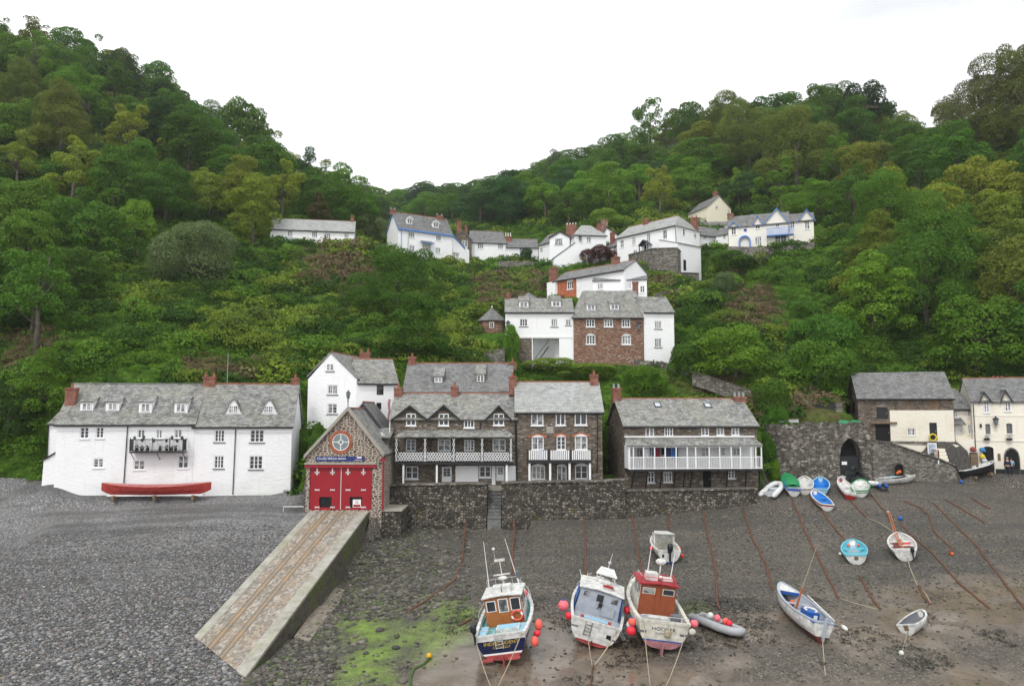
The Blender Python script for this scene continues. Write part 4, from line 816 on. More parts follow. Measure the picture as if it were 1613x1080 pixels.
arc.append((-R_*.95, 9)); arc2 = [(W, 0), (W+.2, 8.5), (-R_*.95, 9)]
bat = .0
for (p, q) in list(zip(arc[1:], arc[:-1]))+list(zip(arc2[:-1], arc2[1:])): mb.poly([(p[0], p[1], -1.5), (q[0], q[1], -1.5), (q[0], q[1], zt), (p[0], p[1], zt)])
topo = [(p[0], p[1], zt-.25) for p in arc[::-1]]+[(W, 0, zt-.25), (W+.2, 8.5, zt-.25)]; mb.poly(topo); mb.build('kiln_wall', ke)
k.build('doorway_back', ke); d = MB().m('black_paint'); _, zd = khit(1341, 719); d.box(ax0+.05, ax1-.05, .45, .55, -.3, zd)
for i in range(9): x = ax0+(ax1-ax0)*(i+.5)/9; d.box(x-.01, x+.01, .42, .4495, 0, zd-.05)
d = d.build('door', ke); lo = khit(1329, 732); hi = khit(1337, 727); MB().m('white_paint').box(lo[0], hi[0], .38, .41, lo[1], hi[1]).build('notice', d)
rp = MB().m('stone_kiln')
for i in range(26):   # uneven parapet stones
    x = W*i/26; rp.box(x+.01, x+W/26-.01, .01, .5, zt+.002, zt+random.uniform(.06, .3))
rp.build('parapet', ke)
m = MB().m('green_paint'); 
for (a, b) in (((1318,664),(1340,662)), ((1340,663),(1357,662))):
    p = khit(a[0], a[1], 1.2); q = khit(b[0], b[1], 2.2); m.prism([(p[0], 1.2, zt+.05), (q[0], 1.6, zt+.05), (q[0]-.2, 2.1, zt+.3), ((p[0]+q[0])/2, 1.5, zt+.38)], (0, .9, 0))
m.build('folded_green_net', None, KM, label='bright green tarpaulin lying on top of the lime kiln', cat='tarpaulin')
p = khit(1240, 666, 4)[0]; paint('pale_cover', (.5, .5, .52), .6, .2)
MB().m('pale_cover').prism([(-2.6, 4, zt+.1), (.9, 3.2, zt+.12), (1.6, 5, zt+.5), (-1.8, 6.0, zt+.7)], (0, 0, .12)).build('corrugated_sheet', None, KM, label='pale grey sheet cover lying on the left part of the lime kiln top', cat='sheet')
# ramp wall right of the kiln, with the niche
wall_run('ramp_wall', 'sloping stone ramp wall falling to the right from the lime kiln towards the inn', [(1374,694,752,16.3),(1405,699,752,16.25),(1440,711,752,16.1),(1475,722,750,15.95),(1505,734,749,15.8),(1508,742,749,15.7)], .7, 'stone_grey', 'stone_grey')
tp = [P(*q) for q in ((1374,697,16.25),(1405,701,16.2),(1440,713,16.05),(1475,724,15.9),(1508,736,15.65))]; o = tp[0].copy(); m = MB().m('stone_grey')
for p, q in zip(tp[:-1], tp[1:]): m.poly([p-o+Vector((0, .3, -.1)), q-o+Vector((0, .3, -.1)), q-o+Vector((.6, 5.5, .1)), p-o+Vector((.6, 5.5, .1))])
m.build('ramp_path', None, Matrix.Translation(o), kind='structure')
na = P(1414, 747, 16.4); ne = empty('wall_niche', na+Vector((0, -.35, 0)), 0, 'small dark arched niche with orange gear inside at the foot of the ramp wall', 'niche'); m = MB().m('stone_kiln')
ap = arch_pts(-.45, .45, .55, 1.0); 
for p, q in zip([(-.45, -.2)]+ap, ap+[(.45, -.2)]): m.prism([(p[0], 0, p[1]), (q[0], 0, q[1]), (q[0]*1.3, 0, max(q[1]*1.13, q[1])), (p[0]*1.3, 0, max(p[1]*1.13, p[1]))], (0, .25, 0))
m.build('arch_ring', ne); MB().m('interior_dark').prism([(-.45, .2, -.2)]+[(p[0], .2, p[1]) for p in ap]+[(.45, .2, -.2)], (0, .04, 0)).build('recess', ne)
paint('orange_plastic', (.7, .13, .02), .5); MB().m('orange_plastic').ball((.05, .08, .28), .2, 10, (1, .6, .8)).ball((-.15, .1, .16), .14, 10).build('orange_gear', ne)
pts = [(1405,697,742,15.4),(1440,699,742,15.35),(1492,700,742,15.3)]
wall_run('terrace_wall', 'whitewashed terrace wall below the barn with a framed notice board', pts, .8, 'barn_white', 'stone_grey')
a = P(1460, 712, 15.3); nb = empty('notice_board', P(1466, 705, 15.35)+Vector((0, -.25, 0)), -.05, 'white-framed notice board on the whitewashed terrace wall below the barn', 'notice board'); m = MB().m('white_paint').box(-.45, .45, -.05, 0, -.6, .5); m.build('board_frame', nb); paint('paper', (.42, .5, .62), .7, .25); MB().m('paper').box(-.36, .36, -.06, -.0502, -.5, .4).build('poster', nb)
# stone steps and hose
wall_run('forecourt_wall', 'short cream wall behind the worn cream steps next to the inn link', [(1488,699,742,15.35),(1500,699,742,15.4),(1512,702,745,15.5)], .5, 'cream_wall', None)
sa = P(1486, 728, 15.75); se = empty('harbour_steps', sa, 0, 'worn cream stone steps between the terrace wall and the inn', 'steps'); m = MB().m('barn_white')
for i in range(8): m.box(-.1+i*.01, .95-i*.01, i*.16, 1.7, -1.3+i*.33, -1.3+i*.33+.3)
m.build('treads', se)
paint('yellow_hose', (.7, .55, .04), .5); u, z = BN.hit(860, 640, 'F', .2); m = MB().m('yellow_hose', True); m.tube([(cos(t*pi/8)*.33, 0, sin(t*pi/8)*.33) for t in range(17)], .08, 7, cap=False); m.build('hose_ring', None, BN.M @ Matrix.Translation((u, -.25, z)), label='yellow coiled hose ring hanging by the black barn door', cat='hose')
# ---- inn
c7 = (1480, 570, .18524)
IL = House('cream_inn_link', 'low cream-painted link building with canopied door between barn and inn', (1496, 735, 15.0), (1536, 735, 15.0), 6, padz=-.05, cat='house', fo=1.0).crop(*c7)
wins(IL, [(120,410,155,474,(2,2)), (237,400,283,468,(2,2)), (240,528,297,612,(3,3))], sill='white_paint'); IL.door((137,540,192,622))
IL.wall('cream_wall', IL.zat(396, zx=200)).gable_x(IL.hit(300, 240, 'F', -3)[1], 'slate_grey', ridge=None)
q = IL.rect((88, 488, 185, 530)); MB().m('slate_grey').slab([(q[0], -.9, q[2]), (q[1], -.9, q[2]), (q[1], -.003, q[3]+.2), (q[0], -.003, q[3]+.2)], .07).build('canopy', IL.e)
q = IL.rect((92, 628, 300, 850), off=.0); m = MB().m('cream_wall'); m.prism([(q[0]+.6, -1.1, q[2]-.4), (q[1]-.05, -1.1, q[2]-.4), (q[1]-.05, -1.1, q[3]-.3), (q[0]-.1, -1.1, q[3]-.3)], (0, 1.09, 0)); m.build('forecourt_wall', IL.e)
IN = House('cream_inn', 'large cream-painted inn with two gabled dormers and arched doorways, far right of the harbour', (1536, 742, 15.2), (1705, 747, 15.9), 9, cat='inn', padz=-.1, fo=1.5).crop(*c7)
q = [IN.rect(r) for r in ((388,530,435,613), (567,526,622,608))]
wins(IN, [(388,530,435,613,(3,3)), (567,526,622,608,(3,3))], sill='white_paint', arch=True, frame='grey_trim')
ha = IN.rect((362, 716, 466, 900)); hb = IN.rect((550, 738, 680, 925)); 
IN.wall('cream_wall', IN.zat(338, zx=480)).gable_x(IN.hit(650, 145, 'F', -4.3)[1], 'slate_grey', vg=.1, eave_col=None)
for a in ((335,438,374,256), (515,618,553,240)): front_gable(IN, a[0], a[1], a[2], a[3], wall='cream_wall', roof='slate_grey', zye=338, dark_top=False)
for r in ((372,335,425,430), (550,320,608,418)):
    w = IN.window(IN.rect(r), 'F', (2, 3), hole=False, local=True, sill='white_paint', fw=.08)
IN.chimpx(449, 553, 118, 200, 4.2, pots=3, d=.8)
for nm, r, ap in (('shop_doorway', ha, .4), ('arched_doorway', hb, .95)):
    pts = arch_pts(r[0], r[1], r[3]-ap*(.6 if nm[0] == 's' else 1), r[3]); m = MB().m('interior_dark'); m.prism([(r[0], -.03, -.3)]+[(p[0], -.03, p[1]) for p in pts]+[(r[1], -.03, -.3)], (0, .027, 0)); dd = m.build(nm, IN.e)
    m = MB().m('cream_pale' if nm[0] == 's' else 'stone_grey'); full = [(r[0], -.3)]+pts+[(r[1], -.3)]; cxx = (r[0]+r[1])/2
    for p, q in zip(full[:-1], full[1:]):
        f = lambda t: (cxx+(t[0]-cxx)*1.14, t[1]+(.16 if t[1] > r[3]-1.2 else 0)*max(0, (t[1]-r[3]+1.2)/1.2)); m.prism([(p[0], -.09, p[1]), (q[0], -.09, q[1]), (f(q)[0], -.09, f(q)[1]), (f(p)[0], -.09, f(p)[1])], (0, .088, 0))
    m.build('door_surround', dd)
for zy in (455, 430): pass
q0 = IN.hit(300, 457, 'F'); q1 = IN.hit(718, 432, 'F'); MB().m('cream_pale').box(0.02, IN.W-.02, -.05, -.003, q0[1]-.03, q0[1]+.05).build('string_course', IN.e)
q0 = IN.hit(300, 667, 'F'); MB().m('cream_pale').box(0.02, IN.W-.02, -.06, -.003, q0[1]-.05, q0[1]+.06).build('string_course', IN.e)
IN.pipe([(285,360), (292,460), (306,735)]); MB().m('black_paint').box(.02, IN.W, -.04, -.003, -.5, .35).build('plinth', IN.e)
for zx in (398, 588):
    u, z = IN.hit(zx, 655, 'F'); flower_pot(IN.M @ Vector((u, -.3, z-.1)), .3, .2, .3, f'trailing wall basket under the {"left" if zx < 500 else "right"} arched window of the cream inn', 'wall_basket')
def lantern(loc, rz, label, arm=.45, s=1.0):
    e = empty('wall_lantern', loc, rz, label, 'lantern'); m = MB().m('black_paint'); m.tube([(0, 0, -.5*s), (0, -arm*.6, -.5*s), (0, -arm, -.35*s)], .03, 5); m.build('bracket', e)
    m = MB().m('black_paint'); m.lathe((0, -arm, -.35*s), [(.05*s, 0), (.1*s, .02)], 6); m.lathe((0, -arm, .12*s), [(.26*s, 0), (.2*s, .08*s), (.06*s, .18*s), (.03*s, .28*s)], 6)
    for i in range(6): a = 2*pi*i/6; m.tube([(cos(a)*.11*s, -arm+sin(a)*.11*s, -.33*s), (cos(a)*.2*s, -arm+sin(a)*.2*s, .12*s)], .012, 4)
    m.build('lamp_frame', e); MB().m('pale_glass').lathe((0, -arm, -.33*s), [(.09*s, 0), (.18*s, .45*s)], 6).build('lamp_glass', e); return e
u, z = IN.hit(470, 500, 'F'); lantern(IN.M @ Vector((u, 0, z)), IN.rz, 'black wall lantern between the arched windows of the cream inn', .5, 1.3)
IN.flat((492, 778, 520, 838), 'timber', 'menu_board', o1=.06); IN.flat((340, 525, 358, 556), 'black_paint', 'wall_vent', o1=.15)
# shop goods outside the inn door
gds = [((318,870),(.75,.12,.3),'pink bag of beach toys'), ((345,875),(.7,.7,.2),'yellow and white bag of beach toys'), ((368,880),(.5,.4,.7),'lilac beach bag')]
for i, ((zx, zy), col, lb) in enumerate(gds):
    u, z = IN.hit(zx, 895, 'F', .6); paint(f'goods_{lb.split()[0]}', col, .6, .3); m = MB().m(f'goods_{lb.split()[0]}', True); m.ball((0, 0, .22), .26, 10, (1, .8, 1)); m.ball((.15, -.1, .12), .16, 8)
    m.build('beach_bag', None, IN.M @ Matrix.Translation((u, -.8, 0)), label=lb+' on the ground outside the inn shop', cat='beach goods')
for i, (zx, zy, col, nm, lb) in enumerate([(362,745,(.05,.25,.6),'blue','blue inflatable toy hanging at the inn shop doorway'), (360,800,(.75,.6,.05),'yellow','yellow and black toy hanging below the blue one at the inn shop'), (378,835,(.6,.6,.65),'silver','silvery toy ball hanging lowest at the inn shop doorway'), (283,740,(.35,.06,.06),'maroon','maroon hat on the display post outside the inn shop')]):
    u, z = IN.hit(zx, zy, 'F', .3); paint('toy_'+nm, col, .5, .3); MB().m('toy_'+nm, True).ball((0, 0, 0), .28, 10, (1, .5, .9)).ball((.2, 0, -.12), .14, 8).build('hanging_toy', None, IN.M @ Matrix.Translation((u, -.35, z)), label=lb, cat='toy')
u, z = IN.hit(285, 800, 'F', .4); MB().m('black_paint').box(-.35, .35, -.2, .2, 0, 2.0).m('timber').box(-.3, .3, -.24, -.201, .1, 1.9).build('display_rack', None, IN.M @ Matrix.Translation((u, -.7, 0)), label='dark postcard rack left of the inn shop doorway', cat='display rack')
# ================================================================ middle group above the seafront
c7_ = (740, 400, .23559); G_UP = 'houses halfway up the hill'
U1 = House('white_archway_house', 'white house bridging a wide opening with a stair, left of the brown brick house', (796, 560, 12.6), (903.6, 560, 12.6), 6.5, padz=-1.2, zb=P(800, 566, 12.6).z, group=G_UP).crop(*c7_)
wins(U1, [(333,432,387,483,(3,2)), (543,432,588,485,(3,3)), (640,435,677,475,(2,2))], sill='grey_trim')
hr_ = U1.rect((417, 562, 598, 694)); U1.holes['F'].append((hr_[0], hr_[1], -1.0, hr_[3]))
U1.wall('white_render', U1.zat(388, zx=450), base=-3).gable_x(U1.hit(450, 302, 'F', -3)[1], 'slate_lichen', ridge=None, vg=.1)
for r in ((330,316,392,356), (547,311,608,353)): U1.dormer(r, rise=.5, rpitch=.4, wr=(r[0]+6, r[1]+5, r[2]-6, r[3]-3))
U1.chimpx(243, 270, 250, 310, 3.0, pots=1, d=.5)
m = MB().m('white_render'); a, b, z1 = hr_[0]-.05, hr_[1]+.05, hr_[3]; n = 8   # recess room with a curved back wall
for i in range(n):
    t0, t1 = i/n, (i+1)/n; x0, x1 = a+(b-a)*t0, a+(b-a)*t1; y = lambda t: 1.6+1.6*math.sin(pi*min(1, t*1.1)) if t < .9 else 1.6
    m.poly([(x0, y(t0), -1.2), (x1, y(t1), -1.2), (x1, y(t1), z1+.3), (x0, y(t0), z1+.3)])
m.poly([(a, .17, -1.2), (a, 1.7, -1.2), (a, 1.7, z1+.3), (a, .17, z1+.3)]); m.poly([(b, 1.7, -1.2), (b, .17, -1.2), (b, .17, z1+.3), (b, 1.7, z1+.3)]); m.poly([(a, .17, z1), (b, .17, z1), (b, 3.4, z1), (a, 3.4, z1)][::-1]); m.poly([(a, .17, -.9), (b, .17, -.9), (b, 3.4, -.9), (a, 3.4, -.9)]); m.build('passage_wall', U1.e)
m = MB().m('black_paint')
for i in range(11): x = a+.2+i*.17; m.box(x, x+.2, .5, 1.3, -.9+i*.24, -.9+i*.24+.06)
m.tube([(a+.3, .5, 0), (a+2.2, .5, 2.5)], .04, 5); m.tube([(a+.3, .5, -.85), (a+2.2, .5, 1.7)], .06, 5); m.build('stair', U1.e)
q = U1.rect((236, 563, 415, 720)); m = MB().m('stone_brown'); m.prism([(q[0]-.1, -.06, q[2]-1), (q[1], -.06, q[2]-1), (q[1], -.06, q[3]), (q[0]-.1, -.06, q[3])], (0, .057, 0)); m.build('stone_base', U1.e)
MB().m('white_paint').box(q[1], q[1]+.12, -.07, -.003, -1.2, q[3]).build('quoin', U1.e)
U1.flat((236, 550, 695, 561), 'white_paint', 'string_course', o1=.06)
U2 = House('brown_brick_house', 'brown brick house with hipped slate roof and three upper windows, centre of the middle group', (904, 566, 12.62), (1014.3, 568, 12.62), 8.5, padz=-.6, group=G_UP).crop(*c7_)
wins(U2, [(778,436,836,487,(3,2)), (897,434,957,487,(3,2)), (1016,435,1073,489,(3,2))], sill='white_paint'); wins(U2, [(778,543,840,603,(3,3)), (1016,545,1078,605,(3,3))], sill='white_paint', arch=True)
U2.wall('brick_brown', U2.zat(422, zx=900)).gable_x(U2.hit(1000, 253, 'F', -5)[1], 'slate_lichen', ridge=None, hipl=1.9, ry=.6, vg=.05)
for r in ((783,338,840,375), (940,335,997,373)): U2.dormer(r, rise=.5, rpitch=.4, wr=(r[0]+4, r[1]+3, r[2]-4, r[3]-3))
U2.chimpx(1088, 1127, 165, 262, 5.2, pots=1, d=.7)
U3 = House('tall_white_cottage', 'tall narrow white cottage with two stacked windows at the right end of the middle group', (1015, 568, 12.6), (1063, 574, 12.55), 6.5, padz=-.3, group=G_UP).crop(*c7_)
wins(U3, [(1235,447,1283,500,(3,3)), (1235,563,1283,623,(3,3))], sill='grey_trim')
U3.wall('white_wall', U3.zat(388, zx=1260), base=-3).gable_x(U3.hit(1260, 293, 'F', -3)[1], 'slate_lichen', ridge=None, vg=.08)
u, z = U2.hit(1127, 480, 'F'); lantern(U2.M @ Vector((u, 0, z)), U2.rz, 'black lantern at the right corner of the brown brick house', .4, 1.3)
u, z = U1.hit(256, 470, 'F'); lantern(U1.M @ Vector((u, 0, z)), U1.rz, 'black lantern on the left edge of the white archway house', .4, 1.3)
W1.tf = lambda x, y: (460+x/3.483, 530+y/3.483)
a = P(548, 648, 16.6); lp = empty('street_lamp', a+Vector((0, 0, -3)), 0, 'old street lamp standing behind the lifeboat house gable', 'street lamp'); m = MB().m('black_paint').tube([(0, 0, -1), (0, 0, 3.9)], .045, 6); m.build('lamp_post', lp)
m = MB().m('black_paint'); m.lathe((0, 0, 4.75), [(.25, 0), (.2, .06), (.06, .2), (.02, .3)], 6); [m.tube([(cos(i*pi/3)*.1, sin(i*pi/3)*.1, 4.2), (cos(i*pi/3)*.22, sin(i*pi/3)*.22, 4.76)], .014, 4) for i in range(6)]; m.tube([(0, 0, 3.9), (0, 0, 4.2)], .06, 5); m.build('lamp_head', lp); MB().m('pale_glass').lathe((0, 0, 4.22), [(.09, 0), (.19, .5)], 6).build('lamp_glass', lp)
# conical hut
hc = P(774.5, 520, 12.4); he = empty('conical_hut', hc, 0, 'little round brown brick hut with conical slate roof, left of the white archway house', 'hut'); r_ = 19.5/12.4*1.0
z1 = P(774, 503, 12.4).z-hc.z; zt = P(774, 481, 12.4).z-hc.z; hc2 = (0, r_, 0); PADS.append((hc.x-2, hc.y-1, 1, 0, 0, 4, 0, 5, hc.z-.4, 2.5))
MB().m('brick_brown').lathe(hc2, [(r_, -1.5), (r_, z1)], 18).build('wall', he); MB().m('slate_grey').lathe(hc2, [(r_+.3, z1-.1), (r_+.28, z1+.02), (.12, zt-.1), (.05, zt)], 18).build('roof', he); MB().m('white_paint').lathe(hc2, [(.07, zt-.05), (.12, zt+.05), (.02, zt+.22)], 8).build('finial', he)
m = MB().m('white_paint'); m.box(-.28, .28, -.06, .1, .3, 1.05); w = m.build('window', he); MB().m('window_glass').box(-.2, -.02, -.075, -.061, .36, .98).box(.02, .2, -.075, -.061, .36, .98).build('pane', w)
# pyramid roof peeping behind U1
pc = P(835, 474, 11.9); pe = empty('pyramid_roofed_hut', pc+Vector((0, 0, -3)), 0, 'small square slate pyramid roof showing behind the white archway house', 'hut'); h_ = P(831, 457, 11.9).z-pc.z
m = MB().m('slate_grey'); w = 1.55; [m.poly([(sx0*w, sy0*w+1.5, 3), (sx1*w, sy1*w+1.5, 3), (-.2, 1.5, 3+h_)]) for (sx0, sy0, sx1, sy1) in ((-1, -1, 1, -1), (1, -1, 1, 1), (1, 1, -1, 1), (-1, 1, -1, -1))]; m.build('roof', pe); MB().m('stone_grey').box(-1.4, 1.4, .1, 2.9, -2, 2.99).build('wall', pe)
# ---- brick and white house above
U4 = House('orange_brick_cottage', 'cottage with orange brick and white front and long slate roof above the brown brick house', (873, 474, 10.9), (984, 474, 11.9), 5, zb=P(873, 472, 10.9).z, padz=0, group=G_UP).crop(*c7_)
U4.window((650,185,692,232), bars=(3,2), sill='white_paint')
U4.wall('white_render', U4.zat(170, zx=640)).gable_x(U4.hit(800, 100, 'F', -2.4)[1], 'slate_grey', vg=.1)
q = U4.rect((586, 180, 714, 300)); w_ = U4.rect((650,185,692,232)); m = MB().m('brick_orange'); m.box(q[0], w_[0], -.04, -.003, q[2], U4.h-.05); m.box(w_[1], q[1], -.04, -.003, q[2], U4.h-.05); m.box(w_[0], w_[1], -.04, -.003, q[2], w_[2]-.1); m.build('brick_panel', U4.e)
u, z = U4.hit(555, 100, 'F'); q = U4.rect((528, 100, 585, 295)); m = MB().m('white_render').box(q[0]-.1, q[1]-.08, -.3, .6, -2, U4.h-.1); o_ = m.build('chimney_breast', U4.e)
U4.chimney((q[0]+q[1])/2-.1, .2, U4.h-.1, q[3]+.1, w=1.1, d=.8, pots=0, mat='brick_red')
U4.chimpx(945, 990, 5, 55, 2.2, pots=1, d=.5)
U4w = U4.window((985,102,1020,130), hole=False, bars=(3,1), sill=None, off=0) if 0 else None
U5 = House('white_lower_cottage', 'low white cottage with mono-pitch grey roof right of the orange brick front', (934, 470, 11.75), (1019, 472, 11.9), 3.0, zb=P(940, 472, 11.75).z, padz=0, group=G_UP).crop(*c7_)
wins(U5, [(853,196,892,236,(3,2)), (1048,192,1080,235,(3,2)), (1137,212,1170,258,(2,2))], sill='white_paint')
U5.wall('white_render', U5.zat(178, zx=1000)).mono(U5.h+1.0, 'slate_grey')
U5.chimpx(1088, 1130, 165, 245, .2, pots=0, d=.6) if 0 else None
U5.chimpx(1083, 1103, 55, 150, 3.6, pots=1, d=.5)
UG = House('white_gable_end', 'plain white gable end showing just above the mottled roof of the brown brick house', (948, 472, 11.75), (996, 472, 11.75), 3, padz=-1).crop(*c7_)
UG.wall('white_render', UG.zat(243, zx=980)).gable_y(UG.zat(178, zx=980), 'slate_grey', ov=.05, vg=.04, gutters=False, ridge=None)
# ================================================================ upper village
c5 = (400, 300, .22320); G_TOP = 'houses at the top of the village'
V1 = House('long_white_cottage', 'long low white cottage with four windows, far left of the upper village', (425.5, 384, 9.72), (557, 386, 9.55), 5.5, padz=0, fo=5, group=G_TOP).crop(*c5)
wins(V1, [(236,283,273,326,(3,2)), (408,290,447,332,(3,2)), (497,302,540,342,(3,2)), (637,303,670,345,(3,2))], sill='white_paint')
V1.wall('white_render', V1.zat(281, zx=400)).gable_x(V1.hit(400, 212, 'F', -2.7)[1], 'slate_pale', ridge='timber'); V1.chimpx(682, 706, 172, 228, 2.6, pots=2, d=.6, poth=.7)
V2 = House('blue_trimmed_house', 'white house with blue bargeboards, blue gutter and two roof dormers, upper left village', (627, 404, 8.62), (712, 408, 8.28), 5.5, padz=-.2, fo=4, group=G_TOP).crop(*c5)
wins(V2, [(1093,292,1133,335,(3,3)), (1285,315,1321,356,(3,3)), (1097,384,1135,430,(3,3)), (1188,380,1250,428,(5,3)), (1282,402,1317,446,(3,3))], sill='white_paint')
V2.wall('white_render', V2.zat(287, zx=1200)).gable_x(V2.hit(1200, 186, 'F', -2.7)[1], 'slate_grey', eave_col='blue_trim')
MB().m('blue_trim').box(-.2, V2.W+.2, -.37, -.31, V2.h-.36, V2.h-.1).build('fascia', V2.e)
for r in ((1078,197,1118,240), (1262,223,1305,265)): V2.dormer(r, 'gable', rise=.35, roof='slate_grey', trim='white_paint', wr=(r[0]+4, r[1]+4, r[2]-4, r[3]-4))
bm = MB().m('blue_trim'); h_ = V2; e_ = .28; 
for y0, z0 in ((-e_, h_.h-e_*h_.sl), (h_.D+e_, h_.h-e_*h_.sl)): bm.prism([(-.22, y0, z0-.15), (-.22, h_.yr, h_.rh-.15), (-.22, h_.yr, h_.rh+.15), (-.22, y0, z0+.15)], (.035, 0, 0))
bm.build('bargeboard', V2.e)
q = V2.rect((1170, 350, 1262, 380)); MB().m('slate_grey').slab([(q[0], -.9, q[2]), (q[1], -.9, q[2]), (q[1]-.2, -.003, q[3]), (q[0]+.2, -.003, q[3])], .07).m('blue_trim').box(q[0], q[1], -.95, -.905, q[2]-.12, q[2]+.03).build('bay_roof', V2.e)
V2.chimpx(965, 1002, 115, 165, 2.4, pots=2, pot='lead', d=.6); V2.chimpx(1293, 1335, 158, 212, 2.4, pots=2, pot='lead', d=.6); V2.pipe([(1042,272), (1040,420)], mat='blue_trim'); V2.pipe([(1090,280), (1086,450)], mat='lead')
V3 = House('blue_edged_outshot', 'low white outshot with blue edge sloping from the blue-trimmed house', (712.3, 410, 8.26), (739, 413, 8.12), 4, padz=-.2, fo=3).crop(*c5)
V3.window((1397,432,1450,474), bars=(4,2), sill='white_paint'); V3.wall('white_render', V3.zat(412, zx=1460)); 
za = V3.hit(1397, 315, 'F')[1]; m = MB().m('white_render').prism([(0, 0, V3.h), (V3.W, 0, V3.h), (0, 0, za)], (0, 4, 0)); m.build('gable_wall', V3.e); V3.finish()
m = MB().m('blue_trim'); xa, xb, zb = -.0, V3.hit(1480, 402, 'F')[0], V3.hit(1480, 402, 'F')[1]; m.prism([(xa, -.1, za+.02), (xb+.3, -.1, zb-.05), (xb+.3, -.1, zb-.35), (xa, -.1, za-.25)], (0, .06, 0)); m.build('bargeboard', V3.e)
MB().m('slate_grey').slab([(-.02, -.15, za+.16), (xb+.35, -.15, zb+.02), (xb+.35, 4.1, zb+.02), (-.02, 4.1, za+.16)], .12).build('roof', V3.e)
V4 = House('dark_gabled_house', 'dark stone gabled house with white window behind the blue-trimmed house', (712, 405, 7.75), (743, 405, 7.7), 5, padz=-1, group=G_TOP).crop(*c5)
V4.window((1468,350,1508,400), bars=(2,2), sill='white_paint'); V4.wall('stone_brown', V4.zat(350, zx=1530)).gable_y(V4.zat(285, zx=1462), 'slate_grey', rx=.5, ov=.1, ridge=None)
V4.chimney(V4.W*.45, 2.5, V4.h, V4.hit(1437, 215, 'F', -2)[1], w=.9, d=.8, pots=2); V4.chimney(V4.W*.85, 3.4, V4.h, V4.hit(1485, 245, 'F', -3)[1], w=.55, d=.5, pots=1)
c6_ = (740, 300, .34718)
V5 = House('white_row_cottage', 'white two-storey cottage with dark slate roof, just right of the dark gabled house', (741, 411, 7.65), (796.5, 410, 7.6), 5.5, padz=0, fo=4, group=G_TOP).crop(*c6_)
wins(V5, [(35,238,62,265,(3,2)), (127,240,152,265,(3,2)), (130,290,152,318,(2,2))], sill='white_paint'); V5.wall('white_render', V5.zat(236, zx=90)).gable_x(V5.hit(90, 188, 'F', -2.7)[1], 'slate_grey', ridge='timber', hipr=.6, vg=.05)
V5.chimpx(161, 189, 190, 240, 1.0, pots=3, d=.6, pot='cream_pale', poth=.8)
V6 = House('white_row_cottage', 'smaller white cottage of the upper row, between the tall brick chimney and the gabled cottages', (797, 412, 7.62), (848, 412, 7.6), 5, padz=0, fo=4, group=G_TOP).crop(*c6_)
wins(V6, [(225,260,246,280,(3,2)), (165,290,180,312,(2,2))], sill='white_paint'); V6.wall('white_render', V6.zat(258, zx=250)).gable_x(V6.hit(250, 222, 'F', -2.3)[1], 'slate_grey', ridge='timber', vg=.05)
V6b = House('white_narrow_cottage', 'narrow white cottage end squeezed between the smaller row cottage and the gable-fronted cottage', (849, 414, 7.95), (866, 416, 8.1), 5, padz=0, fo=4).crop(*c6_)
V6b.window((318,262,330,280), bars=(2,2), sill=None); V6b.wall('white_render', V6b.zat(243, zx=330)).gable_x(V6b.hit(330, 212, 'F', -2.3)[1], 'slate_grey', ridge='terracotta', vg=.05)
c8 = (850, 340, .16739)
V7 = House('white_gabled_cottage', 'narrow white gable-fronted cottage with one wide upper window and black verge in the upper row', (866, 412, 8.2), (897.5, 414, 8.25), 7, padz=0, fo=4, group=G_TOP).crop(*c8)
V7.window((143,213,216,270), bars=(4,2), sill='grey_trim'); V7.wall('white_render', V7.zat(205, zx=100)).gable_y(V7.zat(147, zx=200), 'slate_grey', rx=.52, verge='black_paint', ov=.15, ridge='terracotta'); V7.chimney(V7.W*.95, 4, V7.h, V7.hit(300, 85, 'F', -4)[1], w=2.0, d=.9, pots=4, pot='cream_pale')
V8 = House('white_corner_cottage', 'white corner cottage with hipped pale slate roof and lantern, right of the gable-fronted cottage', (906, 417, 8.45), (955, 417, 8.4), 6, padz=0, fo=4, group=G_TOP).crop(*c8)
wins(V8, [(441,197,485,252,(2,2)), (442,312,490,372,(2,2)), (393,357,418,395,(1,1))], sill='white_paint'); V8.wall('white_render', V8.zat(182, zx=500)).gable_x(V8.hit(450, 96, 'F', -2.8)[1], 'slate_pale', ridge=None, hipl=2.2, hipr=2.4)
V8.chimpx(540, 580, 62, 165, 1.4, pots=1, d=.6); u, z = V8.hit(378, 215, 'F'); lantern(V8.M @ Vector((max(.1, u), 0, z)), V8.rz, 'black lantern on the white corner cottage of the upper row', .4, 1.4)
a = V8.hit(345, 255, 'F', .02); b = V8.hit(135, 400, 'F', .02); m = MB().m('white_render').prism([(b[0], .03, -2), (-.003, .03, -2), (-.003, .03, a[1]), (b[0], .03, b[1])], (0, 3, 0)); m.build('outshot', V8.e)
MB().m('slate_black').slab([(b[0]-.15, -.1, b[1]+.1), (-.003, -.1, a[1]+.14), (-.003, 3.1, a[1]+.14), (b[0]-.15, 3.1, b[1]+.1)], .1).build('outshot_roof', V8.e)
V9 = House('white_rear_gable', 'small white gable with big brick chimney peeping behind the corner cottage', (948, 390, 7.9), (976, 390, 7.9), 5, padz=0, group=G_TOP).crop(*c8)
V9.window((683,175,700,200), bars=(2,1), sill=None); V9.wall('white_render', V9.zat(190, zx=740)).gable_y(V9.zat(105, zx=630), 'slate_grey', rx=.28, verge='black_paint', ridge=None); V9.chimney(.9, 3, V9.h, V9.hit(632, 38, 'F', -3)[1], w=1.4, d=1, pots=0, mat='brick_brown')
V10 = House('white_link_cottage', 'low white link with grey roof between the corner cottage and the long white house', (955, 412, 8.3), (972, 408, 8.45), 5, padz=0).crop(*c8)
